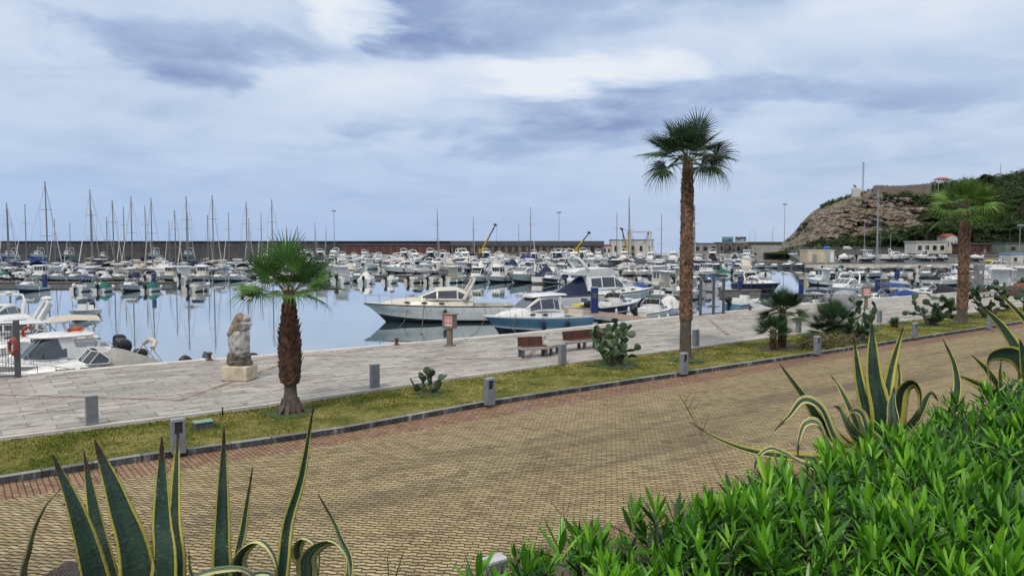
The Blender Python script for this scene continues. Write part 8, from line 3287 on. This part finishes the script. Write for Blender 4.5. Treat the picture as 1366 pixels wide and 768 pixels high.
def hedge():
    rng = random.Random(17)
    mb = MB()
    age_shade = []
    UMIN = -17.85

    def leaf(p, d, side, ln, w, bend, y):
        o = len(mb.v)
        up = d.cross(side).normalized()
        for f, wf in ((0.0, 0.25), (0.22, 0.75), (0.5, 1.0), (0.78, 0.62)):
            c = p + d * (ln * f) - up * (bend * ln * f * f)
            mb.v.extend([tuple(c - side * w * wf), tuple(c - up * w * 0.35 * wf), tuple(c + side * w * wf)])
        mb.v.append(tuple(p + d * ln - up * (bend * ln)))
        for j in range(3):
            q = o + j * 3
            mb.f.append((q, q + 1, q + 4, q + 3))
            mb.f.append((q + 1, q + 2, q + 5, q + 4))
            mb.m += [0, 0]
        q = o + 9
        mb.f.append((q, q + 1, o + 12))
        mb.f.append((q + 1, q + 2, o + 12))
        mb.m += [0, 0]
        age_shade.extend([y] * 13)

    n = 0
    shoots = []
    for i in range(6200):
        u = UMIN + 14.5 * rng.random()
        v = -16.0 - 3.2 * rng.random()
        p = uv(u, v, 3.55)
        edge_v = -16.02 + 0.28 * max(0.0, min(1.0, (-14.2 - u) / 1.2)) + 0.20 * mnoise.noise(Vector((u * 1.7, 3, 0)))
        edge_u = UMIN + 0.15 + 0.25 * mnoise.noise(Vector((v * 1.7, 9, 0)))
        if v > edge_v or u < edge_u:
            continue
        dc = (p - Vector((0, 0, EYE))).length
        if p.y < 0.35 or dc < 1.6:
            continue
        x, y = to_px(p)
        if not (-400 < x < 2300 and y < 1700):
            continue
        dens = 1.0 if 560 < x < 1430 else 0.35
        if rng.random() > dens * min(1.0, 0.55 + 0.5 * (dc < 6)):
            continue
        z = hedge_top(u, v)
        rim = min(1, (edge_v - v) / 0.35, (u - edge_u) / 0.35)
        z -= 0.22 * (1 - max(0, rim)) ** 1.5 * rng.uniform(0.1, 1.6)
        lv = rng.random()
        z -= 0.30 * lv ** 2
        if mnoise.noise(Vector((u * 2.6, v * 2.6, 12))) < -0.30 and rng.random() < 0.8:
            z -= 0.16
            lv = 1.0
        shoots.append((u, v, z, lv, rim))
    for u, v, z, lv, rim in shoots:
        base = uv(u, v, z - 0.14)
        ax = Vector((rng.gauss(0, 0.22), rng.gauss(0, 0.22), 1))
        if rim < 1:
            ax += EV * (0.45 * (1 - rim)) - EU * (0.2 * (1 - rim) * (u < UMIN + 0.8))
        ax.normalize()
        yg = max(0, min(1, rng.gauss(0.68, 0.22) + 0.25 * mnoise.noise(Vector((u * 1.3, v * 1.3, 8))))) * (1 - 0.8 * lv)  # new growth brighter; deeper shoots painted darker as shade in the gaps
        nl = rng.randint(9, 14)
        size = rng.uniform(0.62, 1.35)
        for j in range(nl):
            f = j / (nl - 1)
            a = j * 2.39996 + rng.uniform(-.3, .3)
            sp = R(72 - 58 * f + rng.uniform(-8, 8))
            o1 = ax.orthogonal().normalized()
            o2 = ax.cross(o1)
            rad = o1 * math.cos(a) + o2 * math.sin(a)
            d = (ax * math.cos(sp) + rad * math.sin(sp)).normalized()
            sd = ax.cross(rad).normalized()
            ln = (0.155 - 0.035 * f) * size * rng.uniform(0.8, 1.15)
            p = base + ax * (0.13 * f) + rad * 0.006
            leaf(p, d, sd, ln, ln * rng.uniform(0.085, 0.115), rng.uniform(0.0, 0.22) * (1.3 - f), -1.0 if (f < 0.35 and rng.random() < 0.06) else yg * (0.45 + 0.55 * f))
        n += 1
    t = thing('hedge', 'bright green shrub hedge with narrow pointed leaves filling the lower right corner', 'hedge', uv(-10, -17.5, ZT))
    o = mb.build('foliage', mat_hedge(), t)
    o.location = -t.location
    at_ = o.data.attributes.new('age_shade', 'FLOAT', 'POINT')
    at_.data.foreach_set('value', age_shade)
    mb = MB()
    for u, v, z, lv, rim in shoots[::2]:
        p = uv(u, v, z - 0.14)
        mb.tube([uv(u + rng.uniform(-.06, .06), v + rng.uniform(-.06, .06), ZT - 0.05), p], [0.008, 0.004], 3)
    o = mb.build('branches', M('hedge_stem', (0.10, 0.09, 0.05), 0.9, 0.3, 9), t)
    o['kind'] = 'stuff'
    o.location = -t.location
    mb = MB()
    for i in range(90):
        u, v = UMIN + 0.4 + 9.0 * rng.random(), -16.1 - 2.0 * rng.random()
        b_ = uv(u, v, hedge_top(u, v) - 0.2)
        if b_.y < 0.9:
            continue
        d_ = Vector((rng.gauss(0, 0.45), rng.gauss(0, 0.45), 1)).normalized()
        ln = rng.uniform(0.22, 0.42)
        s_ = d_.orthogonal().normalized() * 0.004
        o_ = len(mb.v)
        m_ = b_ + d_ * ln * 0.6
        e_ = b_ + d_ * ln + Vector((d_.x, d_.y, -0.35)) * ln * 0.35
        mb.v += [tuple(b_ - s_), tuple(b_ + s_), tuple(m_ + s_ * 0.8), tuple(m_ - s_ * 0.8), tuple(e_)]
        mb.f += [(o_, o_ + 1, o_ + 2, o_ + 3), (o_ + 3, o_ + 2, o_ + 4)]
        mb.m += [0, 0]
    o = mb.build('dry_blades', M('pale_grass_blade', (0.30, 0.38, 0.16), 0.6, 0.3, 5), t)
    o['kind'] = 'stuff'
    o.location = -t.location
    # inner leaves filling the hedge below its shoots, coloured dark to paint the shade
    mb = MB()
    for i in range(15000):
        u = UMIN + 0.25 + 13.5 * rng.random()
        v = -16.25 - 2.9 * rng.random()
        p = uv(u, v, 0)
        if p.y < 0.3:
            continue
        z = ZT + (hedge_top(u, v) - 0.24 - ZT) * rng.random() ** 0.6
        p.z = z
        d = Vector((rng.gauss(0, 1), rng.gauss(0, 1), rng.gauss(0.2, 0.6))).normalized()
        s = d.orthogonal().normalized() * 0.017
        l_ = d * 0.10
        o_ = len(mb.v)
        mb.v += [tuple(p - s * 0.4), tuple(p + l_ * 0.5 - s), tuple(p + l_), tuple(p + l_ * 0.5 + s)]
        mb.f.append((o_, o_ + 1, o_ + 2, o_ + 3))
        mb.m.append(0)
    o = mb.build('inner_foliage', M('hedge_inner_leaf_shaded', (0.012, 0.034, 0.008), 0.6, 0.3, 4, island=0.5), t)
    o.location = -t.location


hedge()


def bank_weeds():
    rng = random.Random(23)
    mb = MB()
    for i in range(16000):
        u = rng.uniform(-26, 4)
        v = rng.uniform(-15.9, -10.6)
        q = mnoise.noise(Vector((u * 0.9, v * 0.9, 6)))
        if q < -0.1 + 0.3 * rng.random():
            continue
        z = 0.0
        for (v0, z0), (v1, z1) in zip(prof_bank, prof_bank[1:]):
            if v1 <= v <= v0:
                z = z0 + (z1 - z0) * (v0 - v) / (v0 - v1)
        p = uv(u, v, z - 0.02)
        a = rng.uniform(0, 6.28)
        h = rng.uniform(0.08, 0.26)
        w = rng.uniform(0.008, 0.018)
        dx, dy = math.cos(a) * w, math.sin(a) * w
        o = len(mb.v)
        lx, ly = rng.uniform(-.12, .12), rng.uniform(-.12, .12)
        mb.v += [(p.x - dx, p.y - dy, p.z), (p.x + dx, p.y + dy, p.z), (p.x + lx, p.y + ly, p.z + h)]
        mb.f.append((o, o + 1, o + 2))
        mb.m.append(0)
    o = mb.build('weeds', M('weed_blade', (0.075, 0.11, 0.025), 0.8, 0.4, 1.0, island=0.6))
    tag(o, 'thin green weeds on the bank below the hedge and agaves', 'weeds', kind='stuff')


bank_weeds()

# dry stalks rising out of the hedge before the road
STALK = M('dry_stalk', (0.16, 0.10, 0.055), 0.9, 0.2, 9)
for i, (pts, lab) in enumerate(((((972, 660, 5.3), (950, 610, 5.35), (926, 560, 5.4), (905, 525, 5.4)), 'long dry brown stalk rising from the hedge before the road'), (((775, 712, 4.6), (752, 690, 4.6), (735, 668, 4.6)), 'short dry stalk at the tip of the hedge'))):
    t = thing('dry_stalk', lab, 'stalk', at_d(*pts[0]))
    mb = MB()
    P = [at_d(*q) for q in pts]
    mb.tube(catmull(P, 5), [0.004] + [0.0028] * (len(catmull(P, 5)) - 2) + [0.002], 4)
    o = mb.build('stem', STALK, t)
    o.location = -t.location
    mb = MB()
    rng = random.Random(i)
    for k in range(9 if i == 0 else 3):
        f = 0.45 + 0.5 * rng.random()
        q = catmull(P, 5)
        c = q[int(f * (len(q) - 1))]
        d = Vector((rng.uniform(-0.5, 0.5), 0, rng.uniform(0.3, 1))) * 0.16
        mb.tube([c, c + d * 0.6, c + d], [0.003, 0.002, 0.001], 3)
    o = mb.build('twig', STALK, t)
    o.location = -t.location
